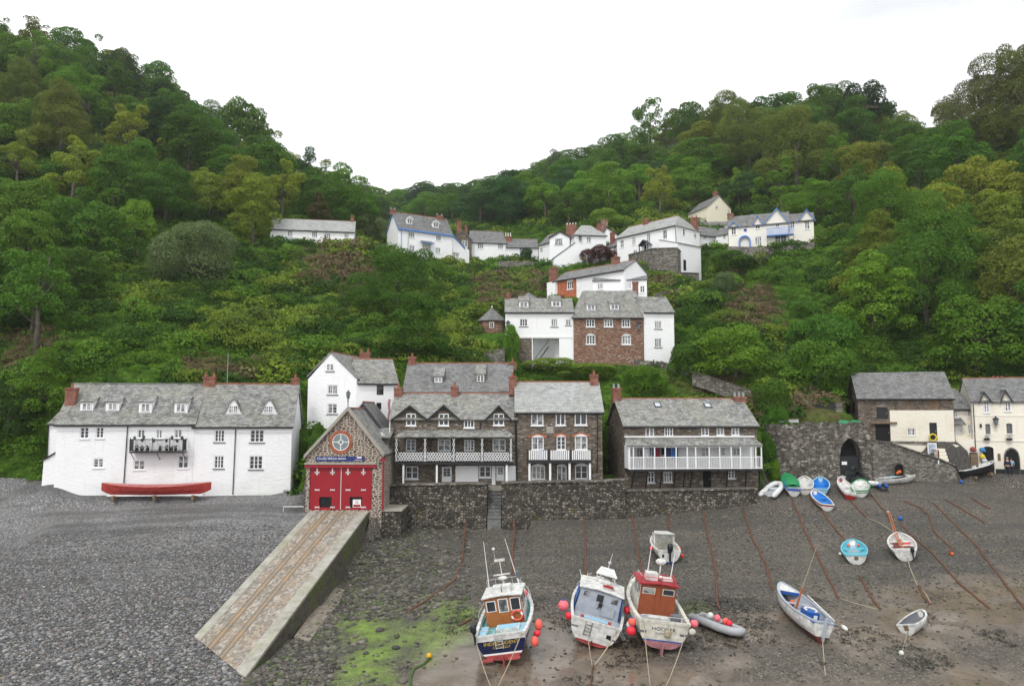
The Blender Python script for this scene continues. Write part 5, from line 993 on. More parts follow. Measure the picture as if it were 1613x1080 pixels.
V10.window((693,280,727,335), bars=(2,2), sill='white_paint'); V10.wall('white_render', V10.zat(290, zx=680)).gable_x(V10.hit(680, 225, 'F', -2.3)[1], 'slate_grey', ridge=None, vg=.05); V10.chimney(.7, 1.0, V10.h, V10.hit(660, 165, 'F', -1)[1], w=.75, d=.6, pots=1)
V11 = House('long_white_village_house', 'long white house with big slate roof and black porch, standing above the grey retaining wall', (972, 400, 8.63), (1064, 400, 9.3), 7, zb=P(1064, 398, 9.3).z, padz=0, fo=3, group=G_TOP).crop(*c8)
wins(V11, [(757,232,792,295,(2,2)), (869,203,903,268,(3,3)), (1006,168,1042,240,(2,3)), (1158,135,1199,212,(2,2)), (1158,252,1212,312,(2,2)), (880,325,915,350,(2,1))], sill='white_paint')
V11.wall('white_render', V11.zat(150, zx=1000), base=-4).gable_x(V11.hit(1100, 50, 'F', -3.3)[1], 'slate_pale', hipr=2.2, hipl=0)
V11.pipe([(1275,100), (1290,310)]); q = V11.rect((965, 242, 1062, 330)); uc = (q[0]+q[1])/2; m = MB().m('slate_black')
m.slab([(q[0], -1.2, q[3]-.9), (uc, -1.2, q[3]), (uc, -.003, q[3]), (q[0], -.003, q[3]-.9)], .1); m.slab([(uc, -1.2, q[3]), (q[1], -1.2, q[3]-.9), (q[1], -.003, q[3]-.9), (uc, -.003, q[3])], .1); p_ = m.build('porch_roof', V11.e); m = MB().m('black_paint')
for x in (q[0]+.2, q[1]-.2): m.box(x-.06, x+.06, -1.1, -.98, -.3, q[3]-.85)
m.build('porch_post', V11.e); V11.flat((985, 275, 1005, 335), 'interior_dark', 'door', o1=.02)
V11.chimney(V11.W*.33, 3.2, V11.h, V11.hit(905, 62, 'F', -3.2)[1], w=1.0, d=.8, pots=2); V11.chimney(V11.W-.3, 6, V11.h, V11.hit(1365, 40, 'F', -6)[1], w=1.1, d=.8, pots=2)
rz2 = V11.M @ Vector((V11.W, 0, 0)); a_ = proj(*rz2)
q0 = V11.rect((1345, 120, 1365, 187), 'R'); w = V11.window(q0, 'R', (1, 2), hole=False, local=True, sill='white_paint', fw=.07)
V12 = House('white_lower_extension', 'tall blank white lower wing with narrow black door, right below the long white village house', (1068, 428, 9.5), (1105, 444, 9.25), 4, zb=P(1105, 446, 9.25).z, padz=-.5, fo=3).crop(*c8)
V12.door((1352,412,1383,518), 'interior_dark'); V12.wall('white_render', V12.zat(275, zx=1400), base=-2).mono(V12.h+1.2, 'slate_pale')
V13 = House('grey_roofed_cottage', 'white cottage under long grey roof to the right of the long white village house', (1098, 392, 8.9), (1142, 386, 8.7), 5, padz=0, group=G_TOP).crop(*c8)
V13.window((1540,190,1570,222), bars=(2,1), sill=None); V13.wall('white_render', V13.zat(180, zx=1540)).gable_x(V13.hit(1540, 110, 'F', -2.4)[1], 'slate_grey', ridge=None, eave_col='black_paint')
wall_run('retaining_wall', 'tall grey stone retaining wall with a blocked window under the long white village house', [(990,402,412,8.9),(1028,392,428,9.35),(1067,391,426,9.62),(1072,397,428,9.45)], .8, 'stone_grey', 'stone_grey')
wall_run('garden_wall', 'grey garden wall running down beside the white lower wing', [(1072,430,446,9.7),(1101,431,450,9.6)], .6, 'stone_grey', 'stone_grey')
# ---- cream and blue house
VC = House('cream_blue_balcony_house', 'cream house with blue balcony, blue verges and arched blue porch in the upper village', (1148, 386, 9.3), (1243, 386, 9.55), 7, padz=0, fo=4, group=G_TOP).crop(*c6_)
wins(VC, [(1186,168,1209,200,(2,2)), (1294,138,1318,174,(2,2)), (1293,210,1325,248,(3,2)), (1387,138,1406,166,(2,1))], sill='white_paint'); wins(VC, [(1383,205,1438,240,(4,2))], sill='white_paint')
VC.wall('cream_pale', VC.zat(163, zx=1250)).gable_x(VC.hit(1260, 115, 'F', -3.3)[1], 'slate_grey', eave_col=None, ridge=None)
for a in ((1172,1222,1196,143), (1282,1330,1305,115), (1330,1447,1392,82)): front_gable(VC, a[0], a[1], a[2], a[3], wall='cream_pale', roof='slate_grey', trim='blue_trim', zye=163, dark_top=False)
dp = 1.1; u0, zf = VC.hit(1347, 203, 'F', dp); u1 = VC.hit(1470, 203, 'F', dp)[0]; zr_ = VC.hit(1400, 167, 'F', dp)[1]; bl = MB().m('blue_trim').box(u0, u1, -dp, -.004, zf-.15, zf).build('balcony', VC.e); m = MB().m('blue_trim'); m.box(u0, u1, -dp, -dp+.05, zr_-.06, zr_)
paint('blue_pale', (.22, .38, .66), .5)
for i in range(24): x = u0+(u1-u0)*(i+.5)/24; m.box(x-.03, x+.03, -dp+.01, -dp+.04, zf, zr_-.06)
for x in (u0, u1-.05): m.box(x, x+.05, -dp, -.01, zr_-.06, zr_); m.tube([(x+.02, -dp+.1, zf-.1), (x+.02, -.05, zf-1.0)], .04, 5)
m.build('railing', bl); q = VC.rect((1220, 208, 1275, 248)); uc = (q[0]+q[1])/2; rr_ = (q[1]-q[0])/2; m = MB().m('blue_trim')
for i in range(10): t0, t1 = pi*i/10, pi*(i+1)/10; m.prism([(uc+cos(t0)*rr_, -.5, q[3]-rr_+sin(t0)*rr_), (uc+cos(t1)*rr_, -.5, q[3]-rr_+sin(t1)*rr_), (uc+cos(t1)*rr_*.78, -.5, q[3]-rr_+sin(t1)*rr_*.78), (uc+cos(t0)*rr_*.78, -.5, q[3]-rr_+sin(t0)*rr_*.78)], (0, .5-.003, 0))
for s_ in (-1, 1): m.box(uc+s_*rr_*.89-.12, uc+s_*rr_*.89+.12, -.5, -.003, -.5, q[3]-rr_)
m.build('arched_porch', VC.e); q = VC.hit(1250, 180, 'F'); MB().m('blue_trim').lathe((q[0], -.02, q[1]), [(.3, 0), (.3, .017)], 14, 'y').m('window_glass').lathe((q[0], -.03, q[1]), [(.2, 0), (.2, .0095)], 14, 'y').build('round_window', VC.e)
VD = House('cream_right_wing', 'cream right wing with blue verged gable and slate roof beside the blue balcony', (1243.5, 386, 9.5), (1283, 388, 9.6), 5.5, padz=0, fo=4).crop(*c6_)
wins(VD, [(1453,140,1475,172,(2,2)), (1518,137,1543,175,(2,2))], sill='white_paint'); VD.wall('cream_pale', VD.zat(140, zx=1500)).gable_x(VD.hit(1470, 108, 'F', -2.4)[1], 'slate_grey', eave_col=None, ridge=None)
front_gable(VD, 1488, 1566, 1527, 88, wall='cream_pale', roof='slate_grey', trim='blue_trim', zye=140, dark_top=False)
VC.chimney(.2, 3, VC.h, VC.hit(1197, 105, 'F', -3)[1], w=1.0, d=.9, pots=0, mat='brick_brown'); VC.chimney(VC.W*.4, 3, VC.h+1, VC.hit(1290, 100, 'F', -3)[1]-.4, w=.4, d=.4, pots=0, mat='lead')
VE = House('grey_white_outbuilding', 'small white outbuilding with slate roof left of the cream and blue house', (1128, 386, 8.9), (1147, 386, 9.0), 4, padz=0).crop(*c6_)
VE.window((1148,198,1162,222), bars=(2,1), sill=None); VE.wall('white_render', VE.zat(200, zx=1150)).gable_x(VE.hit(1140, 175, 'F', -2)[1], 'slate_grey', ridge=None, eave_col=None)
VY = House('pale_yellow_gable_house', 'tall pale yellow gable house standing alone among trees above the village', (1114.5, 356, 7.6), (1152, 356, 7.5), 7, zb=P(1114, 358, 7.6).z, padz=0, fo=5, group=G_TOP).crop(*c6_)
wins(VY, [(1112,68,1124,84,(2,1)), (1170,115,1182,130,(2,1))], sill=None, hole=False) if 0 else None
VY.window((1170,88,1182,110), bars=(2,1), sill=None); VY.wall('yellow_wall', VY.zat(80, zx=1130), base=-3).gable_y(VY.zat(25, zx=1137), 'slate_grey', rx=.5, ridge=None, ov=.15)
w = VY.window(VY.rect((1113,68,1125,86)), 'F', (2, 1), hole=False, local=True, sill=None); VY.chimney(VY.W*.6, 2.0, VY.h+1, VY.hit(1142, 10, 'F', -2)[1], w=.9, d=.7, pots=1); 
VZ = House('slate_lean_to', 'low slate-roofed lean-to in front of the pale yellow gable house', (1112, 362, 7.9), (1160, 360, 7.9), 3.5, padz=0).crop(*c6_)
VZ.wall('yellow_wall', VZ.zat(158, zx=1130)).mono(VZ.h+1.5, 'slate_grey'); VZ.chimney(VZ.W*.85, 1.2, VZ.h, VZ.hit(1157, 115, 'F')[1], w=.8, d=.6, pots=0)
wall_run('terrace_wall', 'long grey stone terrace wall below the cream and blue house', [(1146,388,394,9.6),(1200,389,398,9.7),(1245,386,393,9.8),(1283,381,388,9.85)], .5, 'stone_grey', None)
wall_run('terrace_wall', 'stone terrace wall below the upper white row beside the steps', [(785,411,418,7.9),(830,411,421,8.0),(850,414,422,8.1)], .5, 'stone_grey', None)
wall_run('cliff_edge_wall', 'low grey wall left of the blue-trimmed house', [(572,386,394,9.2),(622,390,398,9.0)], .4, 'slate_black', None)
# far cottages in the trees
VR = House('hidden_brick_chimney_house', 'roof and red chimney of a house hidden in the far wood', (1018, 300, 5.5), (1034, 300, 5.5), 5, padz=0)
VR.wall('white_render', 1.2).gable_x(2.6, 'slate_grey', ridge=None); VR.chimney(1.2, 2.4, 1.5, 4.0, w=.9, d=.7, pots=1)
VS = House('white_garden_shed', 'small white shed with pale roof high on the right hillside', (1529, 268, 8.6), (1560, 262, 8.5), 3, padz=0)
VS.wall('white_render', .9).gable_x(1.9, 'slate_pale', ridge=None, eave_col=None)
# middle-level walls
wall_run('cottage_garden_wall', 'stone garden wall below the tall white cottage running down right', [(1000,566,576,12.9),(1045,570,580,12.9),(1085,580,590,13.0)], .5, 'stone_kiln', None)
wall_run('cobbled_lane_wall', 'long stone parapet falling right across the green bank to the harbour', [(1090,584,590,13.3),(1140,600,607,13.8),(1190,617,625,14.3),(1235,632,640,14.6)], .5, 'stone_grey', None)
wall_run('ruined_wall', 'ruined stepped stone walls on the slope above the lime kiln', [(1197,608,640,13.9),(1236,612,640,14.0),(1238,622,642,14.0),(1252,620,645,14.1),(1256,628,650,14.2),(1280,634,655,14.4),(1320,636,660,14.5)], .8, 'stone_grey', None)
wall_run('lane_parapet', 'grey stone lane parapet climbing right to the white lower wing', [(1035,462,468,11.2),(1070,455,461,10.7),(1118,440,448,10.0)], .4, 'stone_grey', None)
wall_run('tumbled_wall', 'short broken stone wall left of the white archway house above the seafront roofs', [(762,553,563,12.9),(795,548,566,12.9)], .5, 'stone_grey', None)
bg = P(1298, 668, 15.0); e_ = empty('black_gate', bg, 0, 'wide black wooden gates between the lime kiln bank and the barn', 'gate'); m = MB().m('black_paint'); [m.box(-1.2+i*.24, -1.2+i*.24+.225, 0, .06, -.5, 2.2) for i in range(10)]; m.build('gate_boards', e_); MB().m('stone_grey').box(-1.8, -1.25, -.2, .4, -1, 2.5).build('gate_pier', e_); MB().m('stone_grey').box(1.25, 1.9, -.2, .4, -1, 2.3).build('gate_pier', e_)
# ================================================================ ground sheets
def axis(segs):
    o = [segs[0][0]]
    for a, b, s0, s1 in segs:
        x = a
        while x < b-1e-6: t = (x-a)/(b-a); x = min(b, x+s0+(s1-s0)*t); o.append(x)
    return np.array(o)
gx = axis([(-600, -120, 60, 8), (-120, -50, 4, .9), (-50, -36, .6, .45), (-36, 45, .42, .42), (45, 120, .6, 4), (120, 600, 8, 60)])
gy = axis([(-60, 22, 14, 1.2), (22, 46, .3, .32), (46, 78, .34, .4), (78, 170, .7, 1.0), (170, 300, 2, 4), (300, 900, 8, 60)])
X, Y = np.meshgrid(gx, gy); Z, ISH = ground(X.ravel(), Y.ravel(), True); Z = Z.reshape(X.shape); ISH = ISH.reshape(X.shape)
# the slipway stands in the beach: keep the left shingle just under its deck and cut the right side down
SL = [P(488,804,18.9), P(581,804,18.9), P(386,1066,30.6), P(306,1001,27.2)]    # deck corners: head left, head right, foot right, foot left
def slip_edge(k, y):
    a, b = (SL[0], SL[3]) if k == 0 else (SL[1], SL[2]); t = (y-a.y)/(b.y-a.y); return a.x+(b.x-a.x)*t, a.z+(b.z-a.z)*t
yy = gy[:, None]; lx, lz = slip_edge(0, yy); rx, rz_ = slip_edge(1, yy); inr = (yy > SL[2].y-2) & (yy < SL[0].y+1)
tl = np.exp(-np.clip(lx-X, 0, 99)/3.0); Z = np.where(inr & (X <= lx+1.0), Z*(1-tl)+(lz-.12)*tl, Z)
mid_ = (X > lx+.9) & (X < rx); t = np.clip((X-lx-.9)/(rx-lx-.9), 0, 1); Z = np.where(inr & mid_, np.minimum(Z*0+ (lz-.3)*(1-t)+(rz_-1.6)*t, lz-.25), Z)
gap = (yy >= SL[0].y-4) & (yy < 76) & (X > SL[1].x+np.where(yy < SL[0].y-.4, .3, 1.1)) & (X < FL[5].x-9); Z = np.where(gap & (yy < np.interp(X, FLx, FLy)+1.0), np.minimum(Z, 2.3+(yy-SL[0].y)*.08), Z)
ex, ey = SL[2].x-SL[3].x, SL[2].y-SL[3].y; el_ = math.hypot(ex, ey); tt = ((X-SL[3].x)*ex+(Y-SL[3].y)*ey)/el_**2; dd = np.abs((X-SL[3].x)*ey-(Y-SL[3].y)*ex)/el_; ez = SL[3].z+(SL[2].z-SL[3].z)*np.clip(tt, 0, 1)-.1
ft = (1-sstep(.5, 4.5, dd))*(1-sstep(1.0, 1.35, tt))*(tt > -1.2); Z = np.maximum(Z, Z*(1-ft)+ez*ft)
GXY = (gx, gy, Z)
PXs, PYs, _ = proj(X, np.maximum(Y, 1), Z); nz = (vnoise(X, Y, 2.2, 1)-.5)*70+(vnoise(X, Y, .8, 2)-.5)*30
mud = poly_mask(PXs, PYs, [(610,1120),(640,1050),(700,1005),(745,985),(850,965),(930,975),(1090,985),(1180,965),(1300,950),(1400,940),(1480,925),(1560,915),(1660,900),(1800,900),(1900,1150)], 14, nz*.6)
mud = np.clip(mud-.85*poly_mask(PXs, PYs, [(1020,1010),(1120,985),(1260,1010),(1330,1000),(1420,1020),(1613,1000),(1613,1050),(1400,1060),(1250,1075),(1050,1050)], 20, nz*1.3)-.8*poly_mask(PXs, PYs, [(1290,965),(1400,955),(1380,975),(1300,985)], 8, nz*.5), 0, 1)
alg = poly_mask(PXs, PYs, [(520,1085),(530,1020),(570,985),(660,975),(740,975),(745,1000),(690,1010),(650,1040),(620,1090)], 22, nz*.9)
alg = np.clip(alg*np.clip(.6+1.2*vnoise(X, Y, 1.3, 8), 0, 1)+.45*poly_mask(PXs, PYs, [(560,900),(640,860),(600,960),(520,1040),(480,1040)], 26, nz*1.4)*(vnoise(X, Y, .9, 9) > .6)+.3*poly_mask(PXs, PYs, [(1020,960),(1100,955),(1120,975),(1030,985)], 10, nz), 0, 1)
coarse = np.where(X < (slip_edge(0, np.clip(Y, 30, 70))[0]+slip_edge(1, np.clip(Y, 30, 70))[0])/2, np.clip((PYs-820)/150+nz/150, 0, 1), np.clip(poly_mask(PXs, PYs, [(440,1080),(520,900),(600,840),(700,850),(720,900),(600,960),(520,1080)], 25, nz)*.9, 0, 1))
left = (X < (slip_edge(0, np.clip(Y, 30, 70))[0]+2)).astype(float)
# hillside tint: lush green, with bracken and bare earth where the photograph has them
brown = np.zeros(X.shape)
for pl in ([(470,400),(560,388),(600,420),(560,460),(480,450)], [(0,540),(70,530),(60,580),(0,590)], [(1060,590),(1185,610),(1190,645),(1080,625)], [(1140,455),(1215,450),(1230,520),(1150,510)], [(1000,460),(1010,430),(1060,440),(1050,470)], [(735,450),(860,440),(860,500),(760,480)], [(1230,600),(1330,640),(1330,670),(1230,650)], [(205,372),(250,372),(250,386),(205,386)], [(290,560),(380,570),(380,600),(290,600)]):
    brown = np.maximum(brown, poly_mask(PXs, PYs, pl, 16, nz*.4))
nv = vnoise(X, Y, 5, 11); nv2 = vnoise(X, Y, 1.7, 12)
g1 = np.array([.05, .12, .012]); g2 = np.array([.11, .22, .022]); b1_ = np.array([.16, .11, .065]); w = nv[..., None]; base = g1*(1-w)+g2*w; base = base*(1-.85*brown[..., None])+b1_*.85*brown[..., None]; base *= (.8+.4*nv2[..., None])
ny, nx = X.shape; idx = np.arange(nx*ny).reshape(ny, nx); q = np.stack([idx[:-1, :-1], idx[:-1, 1:], idx[1:, 1:], idx[1:, :-1]], -1).reshape(-1, 4)
fh = (ISH[:-1, :-1] & ISH[1:, 1:]) | (Y[:-1, :-1] > 84); fh = fh.ravel()
def sheet(name, quads, mat, col, smooth=True):
    used = np.unique(quads); mp = np.full(nx*ny, -1); mp[used] = np.arange(len(used)); V = np.c_[X.ravel(), Y.ravel(), Z.ravel()][used]
    me = bpy.data.meshes.new(name); me.vertices.add(len(V)); me.vertices.foreach_set('co', V.ravel()); n = len(quads); me.loops.add(n*4); me.loops.foreach_set('vertex_index', mp[quads].ravel()); me.polygons.add(n); me.polygons.foreach_set('loop_start', np.arange(n)*4)
    me.polygons.foreach_set('use_smooth', np.ones(n, bool)); me.update(calc_edges=True); at = me.color_attributes.new('mask', 'FLOAT_COLOR', 'POINT'); at.data.foreach_set('color', np.c_[col.reshape(-1, 3)[used], np.ones(len(used))].ravel())
    me.materials.append(mat); o = bpy.data.objects.new(name, me); COL.objects.link(o); return tag(o, kind='structure')
m, t = newmat('beach_ground'); at = t.n('ShaderNodeAttribute', attribute_name='mask'); sp = t.n('ShaderNodeSeparateColor', ins={0: at.outputs['Color']}); MU, AL, CO = sp.outputs; LF = at.outputs['Alpha']
geo = t.n('ShaderNodeNewGeometry').outputs['Position']; fine = t.n('ShaderNodeTexVoronoi', ins={'Vector': geo, 'Scale': 12.0}); crs = t.n('ShaderNodeTexVoronoi', ins={'Vector': t.n('ShaderNodeVectorMath', operation='ADD', ins={0: geo, 1: t.vmul(t.n('ShaderNodeTexNoise', ins={'Vector': geo, 'Scale': 3.0}).outputs[1], (.2, .2, .2))}).outputs[0], 'Scale': 4.2})
fr = t.n('ShaderNodeSeparateColor', ins={0: fine.outputs['Color']}).outputs[0]; cr_ = t.n('ShaderNodeSeparateColor', ins={0: crs.outputs['Color']}).outputs[0]
xpos = t.n('ShaderNodeSeparateXYZ', ins={0: geo}).outputs[0]; lmask = t.ramp(t.math('MULTIPLY', t.math('ADD', xpos, 30), .04), [(.52, 1.0), (.62, 0.0)])
pbR = [(0, (.028, .025, .021)), (.4, (.065, .057, .047)), (.75, (.11, .098, .08)), (.93, (.165, .148, .122)), (1, (.30, .27, .235))]
pbL = [(0, (.085, .085, .087)), (.35, (.135, .135, .138)), (.7, (.195, .195, .197)), (.9, (.26, .255, .255)), (1, (.40, .385, .375))]
c_f = t.mix(lmask, t.ramp(fr, pbR), t.ramp(fr, pbL)); c_c = t.mix(lmask, t.ramp(cr_, pbR), t.ramp(cr_, pbL))
edge = t.ramp(crs.outputs['Distance'], [(.25, 0.0), (.62, .75)]); c_c = t.mix(edge, c_c, (.018, .017, .016))
big = t.noise(geo, .16, 5, .65); c_p = t.mix(CO, c_f, c_c); c_p = t.mix(t.ramp(t.noise(t.vmul(geo, (.05, .55, .1)), 1.0, 4, .6), [(.40, .55), (.52, 0.0)]), c_p, (.05, .05, .05)); c_p = t.mix(t.ramp(big, [(.35, .3), (.6, 0.0)]), c_p, (.03, .028, .025))
c_p = t.mix(t.ramp(t.noise(geo, .07, 3, .6), [(.5, 0.0), (.7, .25)]), c_p, (.17, .15, .12))
mn = t.noise(geo, .45, 7, .7, .8); c_m = t.ramp(mn, [(.28, (.04, .03, .022)), (.42, (.12, .095, .072)), (.6, (.18, .145, .112)), (.8, (.23, .19, .15))])
c_m = t.mix(t.ramp(t.noise(geo, 2.4, 6, .75, 1.0), [(.56, 0.0), (.68, .75)]), c_m, (.03, .026, .02))
col = t.mix(MU, c_p, c_m); an = t.noise(geo, 1.6, 6, .75); c_a = t.ramp(an, [(.3, (.06, .075, .025)), (.5, (.13, .20, .035)), (.7, (.20, .29, .055))]); col = t.mix(t.math('MULTIPLY', AL, t.ramp(an, [(.25, .5), (.45, 1.0)])), col, c_a)
h = t.mix(CO, t.math('MULTIPLY', fine.outputs['Distance'], -.5), t.math('MULTIPLY', crs.outputs['Distance'], -1.6)); h2 = t.mix(MU, h, t.math('MULTIPLY', t.noise(geo, 3, 4), .14))
rough = t.math('SUBTRACT', .85, t.math('MULTIPLY', MU, t.ramp(mn, [(.35, .55), (.5, .72), (.75, .8)])), clamp=True)
t.out(col, rough, t.bump(h2, .75, .11), spec=.4)
bc = np.stack([mud, alg, np.clip(coarse, 0, 1)], -1); sheet('beach', q[~fh], m, bc)
m, t = newmat('hill_ground'); at = t.n('ShaderNodeAttribute', attribute_name='mask'); geo = t.n('ShaderNodeNewGeometry').outputs['Position']; n = t.noise(geo, 1.8, 7, .75); n2 = t.noise(geo, 7, 4, .7)
col = t.mix(t.ramp(n, [(.35, .75), (.6, 0.0)]), at.outputs['Color'], (.02, .032, .008)); col = t.mix(t.ramp(n2, [(.5, 0.0), (.7, .4)]), col, (.09, .17, .02))
t.out(col, .95, t.bump(t.math('ADD', n, t.math('MULTIPLY', n2, .5)), 1.0, .35), spec=.1); sheet('hillside', q[fh], m, base)
# ---- slipway
def lerp(a, b, t): return a+(b-a)*t
sw = empty('slipway', (SL[0]+SL[1])/2, 0, 'long sloping concrete slipway with two rusty rail tracks running down from the red doors', 'slipway'); O = sw.location
def sp_(u, v, dz=0): return lerp(lerp(SL[0], SL[1], u), lerp(SL[3], SL[2], u), v)+Vector((0, 0, dz))-O
mm, t = newmat('slip_cobble'); ob = t.n('ShaderNodeTexCoord').outputs['Object']; v = t.n('ShaderNodeTexVoronoi', ins={'Vector': t.vmul(ob, (1, .55, 1)), 'Scale': 7.0}); r = t.n('ShaderNodeSeparateColor', ins={0: v.outputs['Color']}).outputs[0]
c0 = t.ramp(r, [(0, (.17, .15, .125)), (.6, (.27, .245, .21)), (1, (.40, .37, .33))]); c0 = t.mix(t.ramp(t.noise(ob, .8, 5, .7), [(.45, 0.0), (.7, .65)]), c0, (.30, .21, .13)); c0 = t.mix(t.ramp(t.noise(ob, 1.9, 5, .7), [(.35, .6), (.5, 0.0)]), c0, (.12, .11, .10)); t.out(c0, .85, t.bump(v.outputs['Distance'], -.6, .05))
mm, t = newmat('slip_concrete'); ob = t.n('ShaderNodeTexCoord').outputs['Object']; yv = t.n('ShaderNodeSeparateXYZ', ins={0: ob}).outputs[1]; c0 = t.ramp(t.noise(ob, 1.2, 6, .7), [(.3, (.20, .19, .165)), (.55, (.34, .33, .29)), (.75, (.43, .42, .38))]); c0 = t.mix(t.ramp(t.noise(ob, .5, 3), [(.5, 0.0), (.7, .4)]), c0, (.26, .27, .13)); t.out(c0, .85, t.bump(t.noise(ob, 8, 4), .3, .02))
mm, t = newmat('slip_side'); ob = t.n('ShaderNodeTexCoord').outputs['Object']; c0 = t.ramp(t.noise(ob, 3, 6, .7), [(.3, (.035, .032, .026)), (.55, (.085, .075, .058)), (.8, (.15, .13, .1))]); c0 = t.mix(t.ramp(t.noise(ob, .55, 5, .7), [(.48, 0.0), (.6, .8)]), c0, (.07, .10, .02)); t.out(c0, .8, t.bump(t.noise(ob, 5, 5), .9, .1))
mm, t = newmat('rusty_rail'); ob = t.n('ShaderNodeTexCoord').outputs['Object']; t.out(t.ramp(t.noise(ob, .9, 5, .7), [(.35, (.20, .185, .16)), (.5, (.27, .21, .15)), (.7, (.33, .23, .14))]), .8, t.bump(t.noise(ob, 12, 3), .4, .02))
def strip(mb, u0, u1, dz, v0=0, v1=1, th=None, n=12):
    for i in range(n):
        a, b = lerp(v0, v1, i/n), lerp(v0, v1, (i+1)/n); p = [sp_(u0, a, dz), sp_(u1, a, dz), sp_(u1, b, dz), sp_(u0, b, dz)]; mb.poly(p[::-1])
        if th: mb.poly([sp_(u0, a, dz), sp_(u0, b, dz), sp_(u0, b, dz-th), sp_(u0, a, dz-th)][::1]); mb.poly([sp_(u1, b, dz), sp_(u1, a, dz), sp_(u1, a, dz-th), sp_(u1, b, dz-th)])
    if th: mb.poly([sp_(u0, v1, dz), sp_(u1, v1, dz), sp_(u1, v1, dz-th), sp_(u0, v1, dz-th)][::-1])
m = MB().m('slip_cobble'); strip(m, .12, .84, -.02); m.build('deck', sw)
m = MB().m('slip_concrete'); strip(m, 0, .12, 0, th=.35); m.build('edge_kerb', sw); m = MB().m('slip_concrete'); strip(m, .84, 1.0, 0, th=.16); m.build('edge_kerb', sw)
for u in (.315, .545):
    m = MB().m('rusty_rail'); strip(m, u-.045, u+.045, -.012, 0, 1.0); m.build('rail_bed', sw)
    for du in (-.03, .03): m = MB().m('rusty_rail'); a = sp_(u+du, 0, .01); b = sp_(u+du, 1.01, .01); m.tube([a, b], .022, 5); m.build('rail', sw)
m = MB().m('slip_side'); n = 16
for i in range(n):
    a, b = i/n, (i+1)/n; p, q_ = sp_(1, a, -.14), sp_(1, b, -.14); p.x -= .04; q_.x -= .04; d = lambda v: Vector((.35, 0, -3.4)) ; m.poly([q_, p, p+d(a), q_+d(b)])
p = sp_(1, 1, -.14); q_ = sp_(.0, 1, -.14); m.poly([q_, p, p+Vector((0, 0, -2.5)), q_+Vector((0, 0, -2.5))]); m.build('side_wall', sw)
# concrete footing ledge at the right foot of the slipway
pts = [(463,1004),(493,962),(529,925),(543,930),(534,950),(512,976),(487,1012)]; pl = [B(*p) for p in pts]; zc = [(p.z+.25) for p in pl]; paint('ledge_stone', (.25, .22, .175), .9, .25); m = MB().m('ledge_stone'); o = pl[0].copy(); m.prism([Vector((p.x, p.y, p.z+.06))-o for p in pl], (0, 0, -.9)); m.build('footing_ledge', None, Matrix.Translation(o), label='narrow concrete footing ledge along the right foot of the slipway', cat='ledge')
# ================================================================ vegetation
def leafmat(name, obj=True, rough=.6):
    m, t = newmat(name); tc = t.n('ShaderNodeTexCoord').outputs['Object']
    if obj: base = t.n('ShaderNodeObjectInfo').outputs['Color']
    else: base = t.n('ShaderNodeAttribute', attribute_name='mask').outputs['Color']
    n = t.noise(tc, .9 if obj else .5, 3, .6); n2 = t.noise(tc, 6, 2)
    c = t.mix(t.ramp(n, [(.35, .3), (.6, 0.0)]), base, t.mix(1.0, base, (.6, .7, .5), 'MULTIPLY')); c = t.mix(t.ramp(n2, [(.5, 0.0), (.75, .55)]), c, t.mix(1.0, base, (1.7, 1.45, 1.2), 'MULTIPLY'))
    d = t.n('ShaderNodeBsdfPrincipled', ins={'Base Color': c, 'Roughness': rough, 'Specular IOR Level': .15}); tr = t.n('ShaderNodeBsdfTranslucent', ins={'Color': c}); mx = t.n('ShaderNodeMixShader', ins={0: .36, 1: d.outputs[0], 2: tr.outputs[0]}); o = t.n('ShaderNodeOutputMaterial'); t.link(mx.outputs[0], o.inputs[0])
leafmat('leaves'); leafmat('scrub_leaves', False); paint('bark', (.13, .11, .085), .9, .25); paint('bark_pale', (.32, .29, .24), .9, .2)
def mesh_np(name, V, nper, mat, colors=None):
    """V: (n*nper,3) vertices, faces of nper corners in order"""
    me = bpy.data.meshes.new(name); n = len(V)//nper; me.vertices.add(len(V)); me.vertices.foreach_set('co', V.astype(np.float32).ravel()); me.loops.add(len(V)); me.loops.foreach_set('vertex_index', np.arange(len(V))); me.polygons.add(n); me.polygons.foreach_set('loop_start', np.arange(n)*nper); me.update(calc_edges=True)
    if colors is not None: at = me.color_attributes.new('mask', 'FLOAT_COLOR', 'POINT'); at.data.foreach_set('color', np.c_[colors, np.ones(len(colors))].ravel())
    me.materials.append(MATS[mat]); return me
def unit(v): return v/np.maximum(np.linalg.norm(v, axis=1, keepdims=True), 1e-9)
def leaves_at(Pt, Nn, size, rng, asp=.62):
    n = len(Pt); a = unit(np.cross(Nn, rng.normal(size=(n, 3)))); b = np.cross(Nn, a); s = (size*rng.uniform(.6, 1.25, n))[:, None]
    return np.stack([Pt-a*s, Pt-b*s*asp+Nn*s*.12, Pt+a*s, Pt+b*s*asp+Nn*s*.12], 1).reshape(-1, 3)
def crown_pts(rng, lobes, n, solid=.6):
    L = np.array(lobes); w = L[:, 3]**2; k = rng.choice(len(L), n*2, p=w/w.sum()); d = unit(rng.normal(size=(n*2, 3))); d[:, 2] = np.abs(d[:, 2])*np.where(rng.random(n*2) < .75, 1, -1); rr = L[k, 3]*rng.uniform(.72, 1.08, n*2)**.8
    Pt = L[k, :3]+d*rr[:, None]*np.array([1, 1, .8]); keep = np.ones(len(Pt), bool)
    for q in L: keep &= ~((np.linalg.norm((Pt-q[:3])/np.array([1, 1, .8]), axis=1) < q[3]*solid))
    Pt = Pt[keep][:n]; d = d[keep][:n]; return Pt, d
